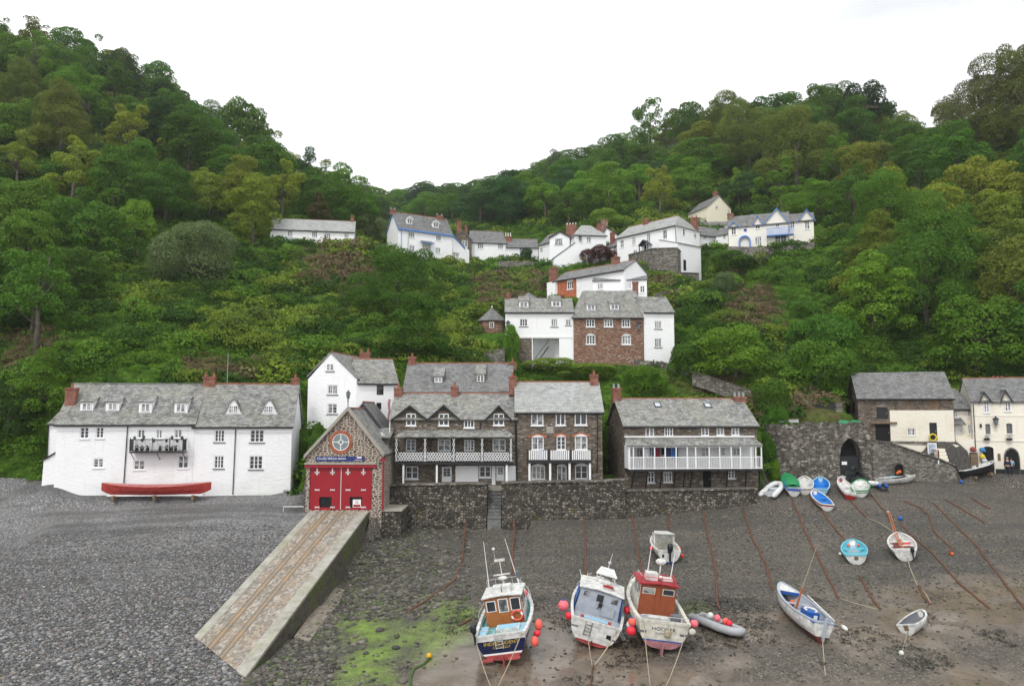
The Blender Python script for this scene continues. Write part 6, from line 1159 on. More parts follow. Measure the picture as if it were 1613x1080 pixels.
def make_tree(kind, seed, n=11500, leaf=.155):
    """returns crown mesh and trunk mesh; crown about 10 m across, foot of the trunk at the origin"""
    rng = np.random.default_rng(seed); L = []; f1, f2, f3 = rng.uniform(0, 6.28, 3)
    gg = lambda a, b: 1+.2*math.sin(2*a+f1)+.13*math.sin(3*a+f2)+.12*math.sin(4*b+a+f3)
    if kind == 'broad':
        for i in range(26):
            a = rng.uniform(0, 6.28); b = rng.uniform(-.15, 1.45); r = rng.uniform(.7, 1.08)*gg(a, b); L.append((cos(a)*cos(b)*3.6*r, sin(a)*cos(b)*3.6*r, 3.4+sin(b)*4.2*r, rng.uniform(.75, 1.6)))
        L += [(cos(a)*3.4, sin(a)*3.4, 1.9, 1.3) for a in np.arange(0, 6.2, .9)]+[(0, 0, 4.2, 3.2)]; th = 4.2
    elif kind == 'tall':
        for i in range(26):
            a = rng.uniform(0, 6.28); h = rng.uniform(0, 1); r = 2.9*math.sin(pi*(.18+.8*h))**.7*gg(a, h*3); L.append((cos(a)*r, sin(a)*r, 1.6+h*9.8, rng.uniform(1.0, 1.7)))
        L += [(0, 0, 3.4, 2.4), (0, 0, 5.5, 2.5), (0, 0, 8, 2.2)]; th = 6
    elif kind == 'spread':
        for i in range(24):
            a = rng.uniform(0, 6.28); r = rng.uniform(1.0, 4.6); L.append((cos(a)*r, sin(a)*r, 6.8-r*r*.1-rng.uniform(0, 1)**2*3.2, rng.uniform(.8, 1.35)))
        th = 6.5; n = int(n*.62)
    elif kind == 'sparse':
        for i in range(30):
            a = rng.uniform(0, 6.28); b = rng.uniform(-.1, 1.4); r = rng.uniform(.6, 1.05)*gg(a, b); L.append((cos(a)*cos(b)*4*r, sin(a)*cos(b)*4*r, 3.9+sin(b)*5*r, rng.uniform(.6, 1.15)))
        th = 6; n = int(n*.5)
    elif kind == 'conifer':
        for i in range(34):
            h = rng.uniform(0, 1); a = rng.uniform(0, 6.28); r = 2.7*(1-h)**.8; L.append((cos(a)*r, sin(a)*r, 1.5+h*10, .5+.7*(1-h)))
        L += [(0, 0, 4, 1.8), (0, 0, 7, 1.2)]; th = 10
    else:   # bush
        for i in range(16):
            a = rng.uniform(0, 6.28); b = rng.uniform(0, 1.4); L.append((cos(a)*cos(b)*3.4, sin(a)*cos(b)*3.4, .9+sin(b)*2.9, rng.uniform(1.1, 1.9)))
        L.append((0, 0, 1.2, 2.8)); th = 1.8; n = int(n*.8)
    Pt, d = crown_pts(rng, L, n, .55 if kind in ('sparse', 'spread') else .72); Nn = unit(d*.9+rng.normal(size=d.shape)*.55+np.array([0, 0, .35]))
    m = mesh_np('crown', leaves_at(Pt, Nn, leaf if kind != 'conifer' else .13, rng), 4, 'leaves')
    # trunk and limbs
    tb = MB().m('bark', True); tb.tube([(0, 0, -1.2), (.05, .05, th*.35), (-.08, .1, th*.7), (.05, 0, th)], .3 if kind != 'bush' else .14, 7, .1)
    for i in range(10 if kind in ('spread', 'sparse') else 6):
        q = L[int(rng.integers(0, len(L)-1))]; z0 = th*rng.uniform(.4, .95); p = Vector((0, 0, z0)); e = Vector(q[:3]); mid = p.lerp(e, .5)+Vector((0, 0, -.25)); tb.tube([p, mid, e], .11, 5, .03)
    t = tb.build('trunk'); tm = t.data; bpy.data.objects.remove(t); return m, tm
PROTO = {}
for kd, cnt in (('broad', 7), ('tall', 4), ('spread', 2), ('sparse', 4), ('conifer', 2), ('bush', 3)): PROTO[kd] = [make_tree(kd, 100+i*7+len(kd)*31) for i in range(cnt)]
BIG = {k: [make_tree(k, 900+i*17, 30000, .088) for i in range(2)] for k in ('broad', 'bush')}
SIZE = {'broad': (10, 9.6), 'tall': (8, 12.2), 'spread': (10.5, 8.6), 'sparse': (9.5, 9.8), 'conifer': (6, 12), 'bush': (9, 5)}
TCOL = {'green': (.085, .195, .018), 'bright': (.135, .28, .022), 'yellow': (.24, .30, .03), 'dark': (.04, .095, .018), 'olive': (.145, .19, .025), 'grey': (.14, .20, .075), 'blue': (.06, .15, .04), 'red': (.09, .035, .03), 'brown': (.15, .15, .05), 'lime': (.21, .34, .04)}
CN = {'green': 'mid green', 'bright': 'fresh green', 'yellow': 'yellow-green', 'dark': 'dark green', 'olive': 'olive-brown', 'grey': 'grey-green', 'blue': 'bluish green', 'red': 'dark red', 'brown': 'brownish', 'lime': 'lime green'}
KN = {'broad': ('broadleaf_tree', 'round-crowned tree'), 'tall': ('broadleaf_tree', 'tall tree'), 'spread': ('spreading_tree', 'flat-topped spreading tree'), 'sparse': ('thin_tree', 'thinly leaved tree'), 'conifer': ('conifer_tree', 'pointed conifer'), 'bush': ('bush', 'rounded bush')}
TREES = []
def add_tree(x, y, wid, hgt, kind, col, label=None, zoff=0):
    s = SIZE[kind]; cr, tr = random.choice(BIG[kind] if kind in BIG and wid/s[0] > 1.3 else PROTO[kind]); z = gz(x, y)+zoff; e = bpy.data.objects.new(KN[kind][0], None); COL.objects.link(e); e.location = (x, y, z-.1); e.rotation_euler = (0, 0, random.uniform(0, 6.28)); e.scale = (wid/s[0], wid/s[0], hgt/s[1]); e.empty_display_size = .3
    c = TCOL[col]; v = random.uniform(.66, 1.04); h = random.uniform(-.12, .12); o = bpy.data.objects.new('crown', cr); o.color = (c[0]*v*(1+h), c[1]*v, c[2]*v, 1); COL.objects.link(o); o.parent = e; q = bpy.data.objects.new('trunk', tr); COL.objects.link(q); q.parent = e
    px, py, m = proj(x, y, z+hgt*.55); TREES.append(dict(e=e, px=px, py=py, kind=kind, col=col, label=label, x=x, y=y, w=wid)); e['category'] = 'bush' if kind == 'bush' else 'tree'; return e
def tree_px(px, pyb, w, h, kind, col, label=None):
    g = hit_ground(px, pyb)
    if g is None: print('MISS tree', px, pyb); return
    m = F/(g.y*CT+(g.z-H0)*ST); add_tree(g.x, g.y, w/m, h/m, kind, col, label)
for a in [  # px, py of the foot, width, height, kind, colour, label
 (625,505,155,125,'broad','green','big dense dark green tree on the slope left of the conical hut'), (655,562,115,95,'broad','green','lower of the two big dense trees above the slate-roofed back house'), (318,448,150,95,'bush','grey','large grey-green bush on the bank left below the long white cottage'),
 (62,668,105,105,'broad','bright','bright green tree at the left gable of the long beach house'), (10,700,90,110,'broad','dark','dark tree at the left edge behind the long beach house'), (398,385,85,115,'tall','yellow','tall yellow-green tree just left of the long white cottage'), (378,352,70,110,'tall','yellow','slender yellow-green tree with pale trunk left of the long white cottage'), (330,345,85,92,'broad','yellow','round yellow-green tree in mid slope of the left wood'),
 (372,262,120,120,'spread','green','skyline tree with open branches on the right shoulder of the left hill'), (420,295,60,90,'sparse','green','thin skyline tree at the lower end of the left ridge'), (95,250,125,130,'broad','olive','massive layered olive green tree high on the left hill'), (30,205,110,110,'broad','olive','brownish crown near the left edge high on the hill'),
 (165,120,80,70,'sparse','olive','open skyline tree at the top of the left hill'), (50,100,80,70,'sparse','olive','sparse skyline tree near the top left corner'), (115,110,80,60,'broad','green','green crown on the top left skyline'), (215,150,80,65,'spread','green','flat crown on the descending left skyline'), (150,285,62,52,'bush','dark','blackish green bush in the left wood'),
 (215,385,62,70,'bush','bright','round bush on the bank above the brown slope'), (110,480,120,110,'broad','green','big fluffy crown at left mid slope'), (40,440,130,130,'broad','bright','large fresh crown at the left edge mid slope'), (500,372,45,62,'conifer','brown','brown conifer behind the long white cottage'), (560,372,85,85,'broad','green','round tree between the long white cottage and the blue-trimmed house'), (580,380,60,45,'bush','grey','grey-green shrub right of the long white cottage'),
 (945,416,62,30,'bush','red','dark red shrub below the white corner cottage'), (985,412,30,22,'bush','red','smaller dark red shrub by the grey retaining wall'), (830,412,22,22,'bush','dark','dark shrub at the corner of the white row'), (1150,428,80,30,'bush','green','green ivy mound below the cream and blue house'), (1140,462,44,34,'bush','grey','grey-green round bush by the lane below the upper village'), (1090,430,26,50,'bush','bright','ivy clump against the blank white wing'),
 (725,572,30,26,'bush','lime','clipped pale green round bush above the slate-roofed back house'), (805,562,30,52,'bush','bright','bright ivy clump at the left foot of the white archway house'), (690,565,50,40,'bush','green','bush behind the back row roof'), (1010,622,75,46,'bush','bright','bush on the green bank above the veranda house'), (930,598,110,24,'bush','lime','low ivy mound on the bank below the brown brick house'), (870,583,95,20,'bush','lime','low ivy mound below the white archway house'),
 (1460,520,170,230,'broad','green','huge bright green tree on the right slope above the barn'), (1400,400,140,150,'broad','bright','big bright tree left above the huge one on the right slope'), (1540,590,170,150,'broad','bright','broad bright tree behind the cream inn'), (1600,520,150,160,'broad','olive','olive crown at the right edge above the inn'), (1160,600,150,105,'broad','bright','broad bright shrubby tree above the veranda house roof'), (1090,600,80,60,'bush','green','bush right of the tall white cottage'),
 (1255,300,150,150,'broad','olive','massive olive-gold tree on the right hill'), (1180,270,110,120,'broad','olive','olive-brown tree left of the massive olive-gold one'), (1360,215,100,100,'spread','dark','dark skyline tree on the right hill'), (1090,245,90,100,'spread','green','open skyline tree on the left end of the right hill'), (1025,250,70,95,'sparse','green','thin skyline tree left of the right hill summit'), (1150,230,110,90,'broad','olive','brown-green skyline crown on the right hill'), (1230,210,100,75,'spread','green','broad skyline crown left of the summit of the right hill'), (1300,205,110,80,'broad','green','round skyline crown at the summit of the right hill'), (1440,265,80,60,'broad','green','low skyline tree in the dip of the right ridge'), (1415,245,70,60,'broad','green','skyline tree right of the summit of the right hill'),
 (1550,235,150,150,'broad','brown','tall reddish-brown tree on the right skyline'), (1620,250,150,190,'broad','olive','brown-green tall tree in the top right corner'), (1500,240,60,50,'sparse','brown','small sparse skyline tree in the right dip'), (1392,345,34,95,'conifer','dark','tall dark pointed conifer on the right hillside'), (1372,340,30,60,'conifer','dark','shorter dark conifer beside the tall pointed one'), (1180,325,85,55,'broad','blue','dark bluish round tree above the cream house'), (1165,340,45,70,'sparse','lime','light green tree beside the pale yellow gable'), (1100,300,85,80,'tall','bright','bright tree above the pale yellow gable house'), (1290,350,120,70,'broad','bright','bright rounded crown right above the cream house'), (950,370,60,30,'bush','lime','yellow-green shrub behind the corner cottage chimneys'),
 (635,334,40,38,'spread','dark','umbrella-shaped tree on the far skyline, second from left'), (690,329,50,36,'spread','dark','umbrella-shaped tree on the middle of the far skyline'), (725,329,40,36,'spread','green','umbrella-shaped tree right of the middle of the far skyline'), (530,340,38,30,'spread','dark','leftmost umbrella-shaped tree of the far skyline'), (500,340,34,40,'spread','dark','small dark skyline tree at the foot of the left hill'), (770,330,50,42,'broad','green','round crown on the far skyline right of the umbrella trees'), (820,328,46,54,'sparse','grey','pale thin tree on the far skyline'), (880,312,65,70,'sparse','grey','tall thin tree on the far skyline near the right hill'), (940,290,100,70,'broad','green','broad crown on the far skyline left of the right hill'),
 (1215,660,70,60,'bush','green','leafy bush between the veranda house and the lime kiln'), (1225,700,50,55,'bush','green','lower leafy bush at the left foot of the lime kiln'), (668,700,10,10,'bush','green','tiny shrub beside the lifeboat house') ]: tree_px(*a)
for px_, py_, m_, w_, h_ in ((1209, 745, 16.2, 2.4, 4.6), (1222, 750, 16.4, 1.4, 2.2)):
    q_ = P(px_, py_, m_); add_tree(q_.x, q_.y, w_, h_, 'bush', 'green' if w_ > 2 else 'bright', ('tall leafy bush' if w_ > 2 else 'low leafy bush')+' between the veranda house and the left foot of the lime kiln')
# wooded hills: individual trees, spaced in the world
WOOD = [([(-260,40),(60,100),(250,165),(340,235),(440,290),(500,308),(560,318),(560,350),(430,372),(330,385),(200,380),(120,450),(70,560),(50,700),(-200,760)], 'L'),
 ([(480,300),(600,306),(850,292),(960,285),(1060,300),(1000,345),(900,362),(760,360),(700,350),(600,345),(560,350)], 'C'),
 ([(930,285),(1050,235),(1200,212),(1360,200),(1440,255),(1520,235),(1800,120),(1900,600),(1560,590),(1400,560),(1320,560),(1325,470),(1345,400),(1330,360),(1200,345),(1120,350),(1050,352),(1000,345)], 'R'), ([(1190,560),(1320,545),(1330,605),(1230,615)], 'B')]
def inpoly(x, y, poly):
    c = False; n = len(poly)
    for i in range(n):
        x0, y0 = poly[i]; x1, y1 = poly[(i+1) % n]
        if (y0 > y) != (y1 > y) and x < (x1-x0)*(y-y0)/(y1-y0+1e-9)+x0: c = not c
    return c
def visible(x, y, z, top):
    """rough check that terrain does not hide the point top above the ground"""
    s = np.linspace(.55, .985, 30); X_ = x*s; Y_ = y*s; Z_ = H0+(z+top-H0)*s; return not np.any(ground_fast(X_, Y_) > Z_+1.0)
def ground_fast(x, y):
    gx_, gy_, Zg = GXY; i = np.clip(np.searchsorted(gx_, x)-1, 0, len(gx_)-2); j = np.clip(np.searchsorted(gy_, y)-1, 0, len(gy_)-2); fx = (x-gx_[i])/(gx_[i+1]-gx_[i]); fy = (y-gy_[j])/(gy_[j+1]-gy_[j])
    return (Zg[j, i]*(1-fx)+Zg[j, i+1]*fx)*(1-fy)+(Zg[j+1, i]*(1-fx)+Zg[j+1, i+1]*fx)*fy
def inpad(x, y, mar):
    for (ox, oy, ux, uy, x0, x1, y0, y1, pz, fo) in PADS:
        lx = (x-ox)*ux+(y-oy)*uy; ly = -(x-ox)*uy+(y-oy)*ux
        if x0-mar < lx < x1+mar and y0-mar-1 < ly < y1+mar: return True
    return False
random.seed(11); cand = 0
for tr_ in range(14000):
    y = random.uniform(76, 420)**1.0; x = random.uniform(-.75, .75)*y*.98
    z = float(ground_fast(np.array([x]), np.array([y]))[0]); px, py, m = proj(x, y, z)
    if px < -60 or px > 1680 or py > 760: continue
    reg = [r for pl, r in WOOD if inpoly(px, py, pl)]
    if not reg: continue
    reg = reg[0]; sp0 = (7.2 if y < 130 else 8.2 if y < 190 else 10.5 if y < 270 else 14)
    if any((x-q['x'])**2+(y-q['y'])**2 < (sp0*.5+q['w']*.27)**2 for q in TREES): continue
    if inpad(x, y, 2.5) or not visible(x, y, z, 7): continue
    r = random.random(); n1 = float(vnoise(np.array([x]), np.array([y]), 26, 4)[0])
    pal = {'L': ['green', 'bright', 'olive', 'green', 'yellow', 'green', 'dark', 'bright', 'green', 'blue'], 'C': ['green', 'blue', 'bright', 'green', 'blue', 'bright', 'green'], 'R': ['bright', 'green', 'olive', 'bright', 'green', 'yellow', 'bright', 'green'], 'B': ['green', 'bright']}[reg]
    if reg == 'R' and px > 1250 and py > 330: pal = ['bright', 'green', 'bright', 'yellow', 'green', 'olive']
    col = pal[int((n1*.75+r*.5)*len(pal)) % len(pal)]; kd = random.choice(['broad', 'broad', 'broad', 'tall', 'tall', 'sparse', 'broad', 'sparse', 'bush'] if reg != 'C' else ['broad', 'tall', 'broad', 'spread'])
    kd = 'bush' if reg == 'B' else kd; sc = sp0/7.2*random.uniform(1.0, 1.4); wd, hg = {'broad': (9.6, 8.6), 'tall': (7.6, 10.5), 'sparse': (8.5, 9.0), 'bush': (7, 4.5), 'spread': (10, 8.5)}[kd]
    add_tree(x, y, wd*sc, hg*min(sc, 1.25), kd, col); cand += 1
    if cand >= 290: break
print('auto trees', cand, 'all', len(TREES))
# labels for the wood: zone + colour + kind + rank from the left
def zone(px, py):
    if px < 560: v = 'left hill' if px < 480 else 'dip beside the left hill'
    elif px < 930: v = 'far central slope'
    elif px < 1250: v = 'middle part of the right hill'
    else: v = 'right end of the right hill'
    if 'central' in v or 'dip' in v: b = 'upper' if py < 300 else 'lower'
    else: b = ['topmost', 'upper', 'middle', 'lower', 'lowest'][min(4, max(0, int((py-20)/110)))] if px < 560 or px > 1250 else ['topmost', 'upper', 'middle', 'lower', 'lowest'][min(4, max(0, int((py-120)/75)))]
    return v, b
ORD = ['leftmost']+[w+' from left' for w in 'second third fourth fifth sixth seventh eighth ninth tenth eleventh twelfth thirteenth fourteenth fifteenth sixteenth seventeenth eighteenth'.split()]+['rightmost']
grp = {}
for q in TREES:
    if q['label']: q['e']['label'] = q['label']; continue
    grp.setdefault((zone(q['px'], q['py']), q['col'], q['kind']), []).append(q)
for (zn, cl_, kd), l in grp.items():
    l.sort(key=lambda q: q['px'])
    for i, q in enumerate(l):
        nm = KN[kd][1]; rk = '' if len(l) == 1 else ', '+ORD[min(i, len(ORD)-1)]
        q['e']['label'] = f"{CN[cl_]} {nm}, {zn[1]} {zn[0]}{rk}"; q['e']['group'] = f"trees on the {zn[0]}"
# ---- scrub, ivy and bracken covering the banks (nobody could count it)
rng = np.random.default_rng(5); PR = []
for k in range(6):
    n = 90; d = unit(rng.normal(size=(n, 3))); d[:, 2] = np.abs(d[:, 2]); r = rng.uniform(.7, 1.05, n)[:, None]; Pt = d*r*np.array([1, 1, .75]); PR.append(leaves_at(Pt, unit(d+rng.normal(size=d.shape)*.5), .17, rng))
N = 34000; y = rng.uniform(68, 210, N)**1.0; x = rng.uniform(-.72, .72, N)*y; z = ground_fast(x, y); px, py, m = proj(x, y, z)
gi = np.clip(np.searchsorted(gx, x)-1, 0, len(gx)-2); gj = np.clip(np.searchsorted(gy, y)-1, 0, len(gy)-2)
ok = ISH[gj, gi] & (px > -20) & (px < 1640) & (rng.random(N) < np.clip(1.25-(y-70)/150, .3, 1))
pad_ = np.zeros(N, bool)
for (ox, oy, ux, uy, x0, x1, y0, y1, pz, fo) in PADS:
    lx_ = (x-ox)*ux+(y-oy)*uy; ly_ = -(x-ox)*uy+(y-oy)*ux; pad_ |= (lx_ > x0+.2) & (lx_ < x1-.2) & (ly_ > y0-.6) & (ly_ < y1-.3)
ok &= ~pad_; ok &= ~((px > 1376) & (px < 1620) & (py > 660)) & ~((py > 640) & (px > 1255) & (px < 1380)); sel = np.nonzero(ok)[0]; print('scrub', len(sel)); brn = brown[gj, gi]; VV = []; CC = []
nzc = vnoise(x, y, 7, 21); nzd = vnoise(x, y, 2.5, 22); bank = np.array([inpoly(a_, b_, [(820,562),(900,556),(1080,585),(1200,622),(1170,650),(955,640),(820,600)]) for a_, b_ in zip(px, py)]); sizes = rng.uniform(.45, 1.25, N)*(1+np.clip((y-90)/120, 0, .8))*(.6+.8*nzc)*np.where(bank, .5, 1)
cols = np.array([(.08, .185, .018), (.13, .26, .025), (.05, .12, .015), (.20, .29, .032), (.11, .17, .03)]); bcols = np.array([(.20, .15, .09), (.17, .13, .07), (.13, .17, .04), (.18, .16, .08)])
for i in sel:
    a = rng.uniform(0, 6.28); c, s = cos(a), sin(a); sc = sizes[i]; q = PR[int(rng.integers(0, 6))]; R_ = np.array([[c, -s, 0], [s, c, 0], [0, 0, 1]]); V = (q@R_.T)*np.array([sc, sc, sc*rng.uniform(.7, 1.25)])+np.array([x[i], y[i], z[i]-.1*sc]); VV.append(V)
    if bank[i] and rng.random() < .75: cc = cols[1]
    elif rng.random() < brn[i]*1.1: cc = bcols[int(rng.integers(0, 4))]
    else: cc = cols[int((nzc[i]*.7+nzd[i]*.3+rng.uniform(-.12, .12))*5) % 5]
    CC.append(np.tile(cc*rng.uniform(.66, 1.06), (len(q), 1)))
BG = []
for k in range(4):
    L_ = [(cos(a_)*b_, sin(a_)*b_, rng.uniform(.1, .5), rng.uniform(.35, .55)) for a_, b_ in zip(rng.uniform(0, 6.28, 9), rng.uniform(.1, .7, 9))]; Pt, d = crown_pts(rng, L_, 620, .7); BG.append(leaves_at(Pt, unit(d+rng.normal(size=d.shape)*.5+np.array([0, 0, .3])), .06, rng))
selb = sel[rng.random(len(sel)) < .085]; selb = selb[~bank[selb] & (brn[selb] < .35) & (y[selb] < 150)]; print('big scrub', len(selb))
for i in selb:
    if inpad(x[i], y[i], 2.2): continue
    sc = rng.uniform(1.5, 2.9); a = rng.uniform(0, 6.28); c, s = cos(a), sin(a); q = BG[int(rng.integers(0, 4))]; VV.append((q@np.array([[c, -s, 0], [s, c, 0], [0, 0, 1]]).T)*np.array([sc, sc, sc*rng.uniform(.75, 1.1)])+np.array([x[i], y[i], z[i]-.15])); cc = cols[int((nzc[i]*.6+rng.uniform(0, .4))*5) % 5]; CC.append(np.tile(cc*rng.uniform(.68, 1.02), (len(q), 1)))
V = np.concatenate(VV); C_ = np.concatenate(CC); me = mesh_np('hillside_scrub', V, 4, 'scrub_leaves', C_); o = bpy.data.objects.new('hillside_scrub', me); COL.objects.link(o); tag(o, 'dense green scrub, ivy, bracken and bramble covering the banks between the houses', 'undergrowth', kind='stuff')
# ================================================================ boats (local frame: x starboard, y towards the bow, z up, origin under the stern keel)
for nm, c, r in (('gel_white', (.74, .74, .72), .3), ('gel_cream', (.70, .68, .60), .35), ('navy', (.012, .02, .07), .3), ('antifoul_red', (.42, .08, .08), .6), ('antifoul_pink', (.42, .19, .21), .7), ('antifoul_dark', (.16, .035, .03), .7), ('varnish', (.36, .13, .04), .3), ('wheelhouse_brown', (.28, .075, .03), .4), ('deck_turquoise', (.12, .40, .42), .6), ('pale_blue', (.30, .55, .70), .5), ('boat_grey', (.40, .44, .50), .45), ('boat_grey_dark', (.14, .15, .17), .6),
    ('boat_blue', (.02, .10, .38), .4), ('bright_blue', (.02, .20, .62), .45), ('turquoise', (.12, .48, .58), .45), ('cover_red', (.42, .05, .04), .55), ('cover_pink', (.50, .16, .15), .6), ('buoy_red', (.75, .03, .05), .4), ('buoy_pink', (.80, .16, .20), .4), ('buoy_orange', (.80, .13, .09), .4), ('buoy_white', (.62, .66, .62), .4), ('rubber_grey', (.36, .37, .39), .55), ('rubber_white', (.68, .69, .70), .5), ('rope', (.36, .31, .22), .9), ('rust_chain', (.13, .06, .035), .95), ('engine_black', (.02, .022, .03), .35), ('steel', (.5, .5, .5), .35), ('gold_letter', (.65, .45, .06), .4), ('mast_wood', (.42, .13, .05), .5), ('boat_green', (.02, .25, .09), .5), ('boat_black', (.015, .015, .018), .4), ('boat_red', (.33, .02, .02), .4), ('skin', (.5, .3, .22), .7)): paint(nm, c, r, .22 if nm[:3] in ('gel', 'nav', 'ant', 'cov') else .1)
class Hull:
    def __init__(s, L, Bm, D, ts=.8, rise=.5, rake=.35, mid=.42, srise=0.0, full=1.0, kr=.75):
        s.L, s.B, s.D, s.ts, s.rise, s.rake, s.mid, s.srise, s.full, s.kr = L, Bm, D, ts, rise, rake, mid, srise, full, kr
    def b(s, t):
        if t < s.mid: return s.B/2*(s.ts+(1-s.ts)*math.sin(pi*t/s.mid/2))
        return max(.012, s.B/2*(1-((t-s.mid)/(1-s.mid))**2.3)**.75)
    def z(s, t): return s.D+s.rise*t**2.4+s.srise*(1-t)**3
    def k(s, t): return 0 if t < s.kr else (s.z(t)*.72)*((t-s.kr)/(1-s.kr))**2
    def pt(s, t, q, side=1, ins=0.0):
        b = max(.006, s.b(t)-ins); a = q*pi/2; f = math.sin(a)**(.75*s.full+.5*t); g = (1-math.cos(a))**.85*(.75)+.25*q; k = s.k(t); zz = k+(s.z(t)-k)*g; y = t*s.L-s.rake*(1-q)*t**3-ins*t*.8
        return Vector((side*b*f, y, zz))
    def build(s, parent, bands, inner=None, floor=None, gun='gel_white', gw=.05, gh=.05, name='hull', nt=22, ins=.06, deck=None, bul=.0, innerq=.42, keel=None):
        """bands: [(q_top, material)] from the keel up"""
        m = MB(); q0 = 0
        for qt, mt in bands:
            m.m(mt, True); nq = max(1, int((qt-q0)*9+.5))
            for i in range(nt):
                for j in range(nq):
                    qa, qb = q0+(qt-q0)*j/nq, q0+(qt-q0)*(j+1)/nq; ta, tb = i/nt, (i+1)/nt
                    for sd in (1, -1):
                        p = [s.pt(ta, qa, sd), s.pt(tb, qa, sd), s.pt(tb, qb, sd), s.pt(ta, qb, sd)]; m.poly(p if sd == 1 else p[::-1])
            m.smooth = False
            for j in range(nq):
                qa, qb = q0+(qt-q0)*j/nq, q0+(qt-q0)*(j+1)/nq; m.poly([s.pt(0, qa, -1), s.pt(0, qa, 1), s.pt(0, qb, 1), s.pt(0, qb, -1)])
            q0 = qt
        if keel: m.m(keel).box(-.04, .04, .0, s.L*.8, -.22, .02)
        h = m.build(name, parent)
        if inner:
            m = MB().m(inner, True); qs = [innerq+(1-innerq)*j/5 for j in range(6)]
            for i in range(nt-1):
                for j in range(5):
                    ta, tb = max(.012, i/nt), (i+1)/nt
                    for sd in (1, -1):
                        p = [s.pt(ta, qs[j], sd, ins), s.pt(tb, qs[j], sd, ins), s.pt(tb, qs[j+1], sd, ins), s.pt(ta, qs[j+1], sd, ins)]; m.poly(p[::-1] if sd == 1 else p)
            m.m(floor or inner)
            for i in range(nt-1):
                ta, tb = max(.012, i/nt), (i+1)/nt; m.poly([s.pt(ta, innerq, -1, ins), s.pt(ta, innerq, 1, ins), s.pt(tb, innerq, 1, ins), s.pt(tb, innerq, -1, ins)])
            m.m(inner); t0 = .012; m.poly([s.pt(t0, innerq, 1, ins), s.pt(t0, innerq, -1, ins), s.pt(t0, 1, -1, ins), s.pt(t0, 1, 1, ins)]); m.build('inner_hull', parent)
        if deck:
            m = MB().m(deck); dz = bul
            for i in range(nt-1):
                ta, tb = i/nt, (i+1)/nt; a, b = s.pt(ta, .93, 1, .03), s.pt(tb, .93, 1, .03); za, zb = s.z(ta)-dz, s.z(tb)-dz
                m.poly([(-a.x, a.y+(.03 if i == 0 else 0), za), (a.x, a.y+(.03 if i == 0 else 0), za), (b.x, b.y, zb), (-b.x, b.y, zb)])
            m.build('deck', parent)
            if bul > .12:
                m = MB().m(gun, True)
                for i in range(nt-1):
                    ta, tb = i/nt, (i+1)/nt
                    for sd in (1, -1):
                        a, b = s.pt(ta, 1, sd, .05), s.pt(tb, 1, sd, .05); p = [(a.x, a.y, s.z(ta)-dz), (b.x, b.y, s.z(tb)-dz), (b.x, b.y, b.z), (a.x, a.y, a.z)]; m.poly(p[::-1] if sd == 1 else p)
                m.smooth = False; a = s.pt(0, 1, 1, .05); m.poly([(a.x, .05, s.z(0)-dz), (-a.x, .05, s.z(0)-dz), (-a.x, .05, s.z(0)), (a.x, .05, s.z(0))]); m.build('bulwark', parent)
        m = MB().m(gun)
        for i in range(nt):
            ta, tb = i/nt, (i+1)/nt
            for sd in (1, -1):
                a, b = s.pt(ta, 1, sd, -gw*.4), s.pt(tb, 1, sd, -gw*.4); c, d = s.pt(ta, 1, sd, ins+gw*.3), s.pt(tb, 1, sd, ins+gw*.3); up = Vector((0, 0, gh))
                for p in ([a+up, b+up, d+up, c+up], [a-up, b-up, b+up, a+up], [c+up, d+up, d-up*.2, c-up*.2]): m.poly(p if sd == 1 else p[::-1])
        a = s.pt(0, 1, 1, 0); m.box(-a.x-gw*.3, a.x+gw*.3, -.03, ins+.03, a.z-gh, a.z+gh*1.02); m.build('gunwale', parent); return h
def place(name, label, stern, bow=None, yaw=0, pitch=0, roll=0, cat='boat', sink=.05, group=None, dz=0, sc=1.0):
    a = B(*stern); 
    if bow: b = B(*bow); yaw = math.degrees(math.atan2(-(b.x-a.x), b.y-a.y)); pitch += math.degrees(math.atan2(b.z-a.z, math.hypot(b.x-a.x, b.y-a.y)))
    e = empty(name, a+Vector((0, 0, -sink+dz)), 0, label, cat, group); e.rotation_mode = 'XYZ'; M = Matrix.Rotation(rad(yaw), 4, 'Z') @ Matrix.Rotation(rad(pitch), 4, 'X') @ Matrix.Rotation(rad(roll), 4, 'Y'); e.rotation_euler = M.to_euler('XYZ')
    e['_'] = 0; del e['_']; sc = sc if isinstance(sc, tuple) else (sc, sc, sc); e.scale = sc; W = Matrix.Translation(e.location) @ M @ Matrix.Diagonal((*sc, 1)); return e, W
def thwart(h, parent, t, q=.78, w=.26, mat='gel_white', th=.04):
    p = h.pt(t, q, 1, .05); MB().m(mat).box(-p.x, p.x, p.y-w/2, p.y+w/2, p.z-th, p.z).build('thwart', parent)
def outboard(parent, x, z, mat='engine_black', y=-.05, s=1.0, tilt=0):
    m = MB().m(mat, False); T = Matrix.Translation((x, y, z)) @ Matrix.Rotation(rad(tilt), 4, 'X')
    k = MB().m(mat, True); k.lathe((0, -.18*s, .25*s), [(.1*s, -.28*s), (.19*s, -.2*s), (.2*s, .05*s), (.16*s, .2*s), (.08*s, .26*s)], 10); k.m(mat); k.box(-.06*s, .06*s, -.24*s, -.1*s, -.6*s, 0); k.box(-.05*s, .05*s, -.42*s, -.05*s, -.66*s, -.6*s); k.lathe((0, -.42*s, -.72*s), [(.03, -.1*s), (.06*s, 0), (.04*s, .12*s)], 8, 'y'); k.box(-.12*s, .12*s, -.08*s, .06*s, -.15*s, .12*s); k.tube([(0, -.1*s, .15*s), (0, .3*s, .25*s)], .025*s, 5)
    o = k.build('outboard_engine', parent); o.matrix_local = T; return o
NB = {}
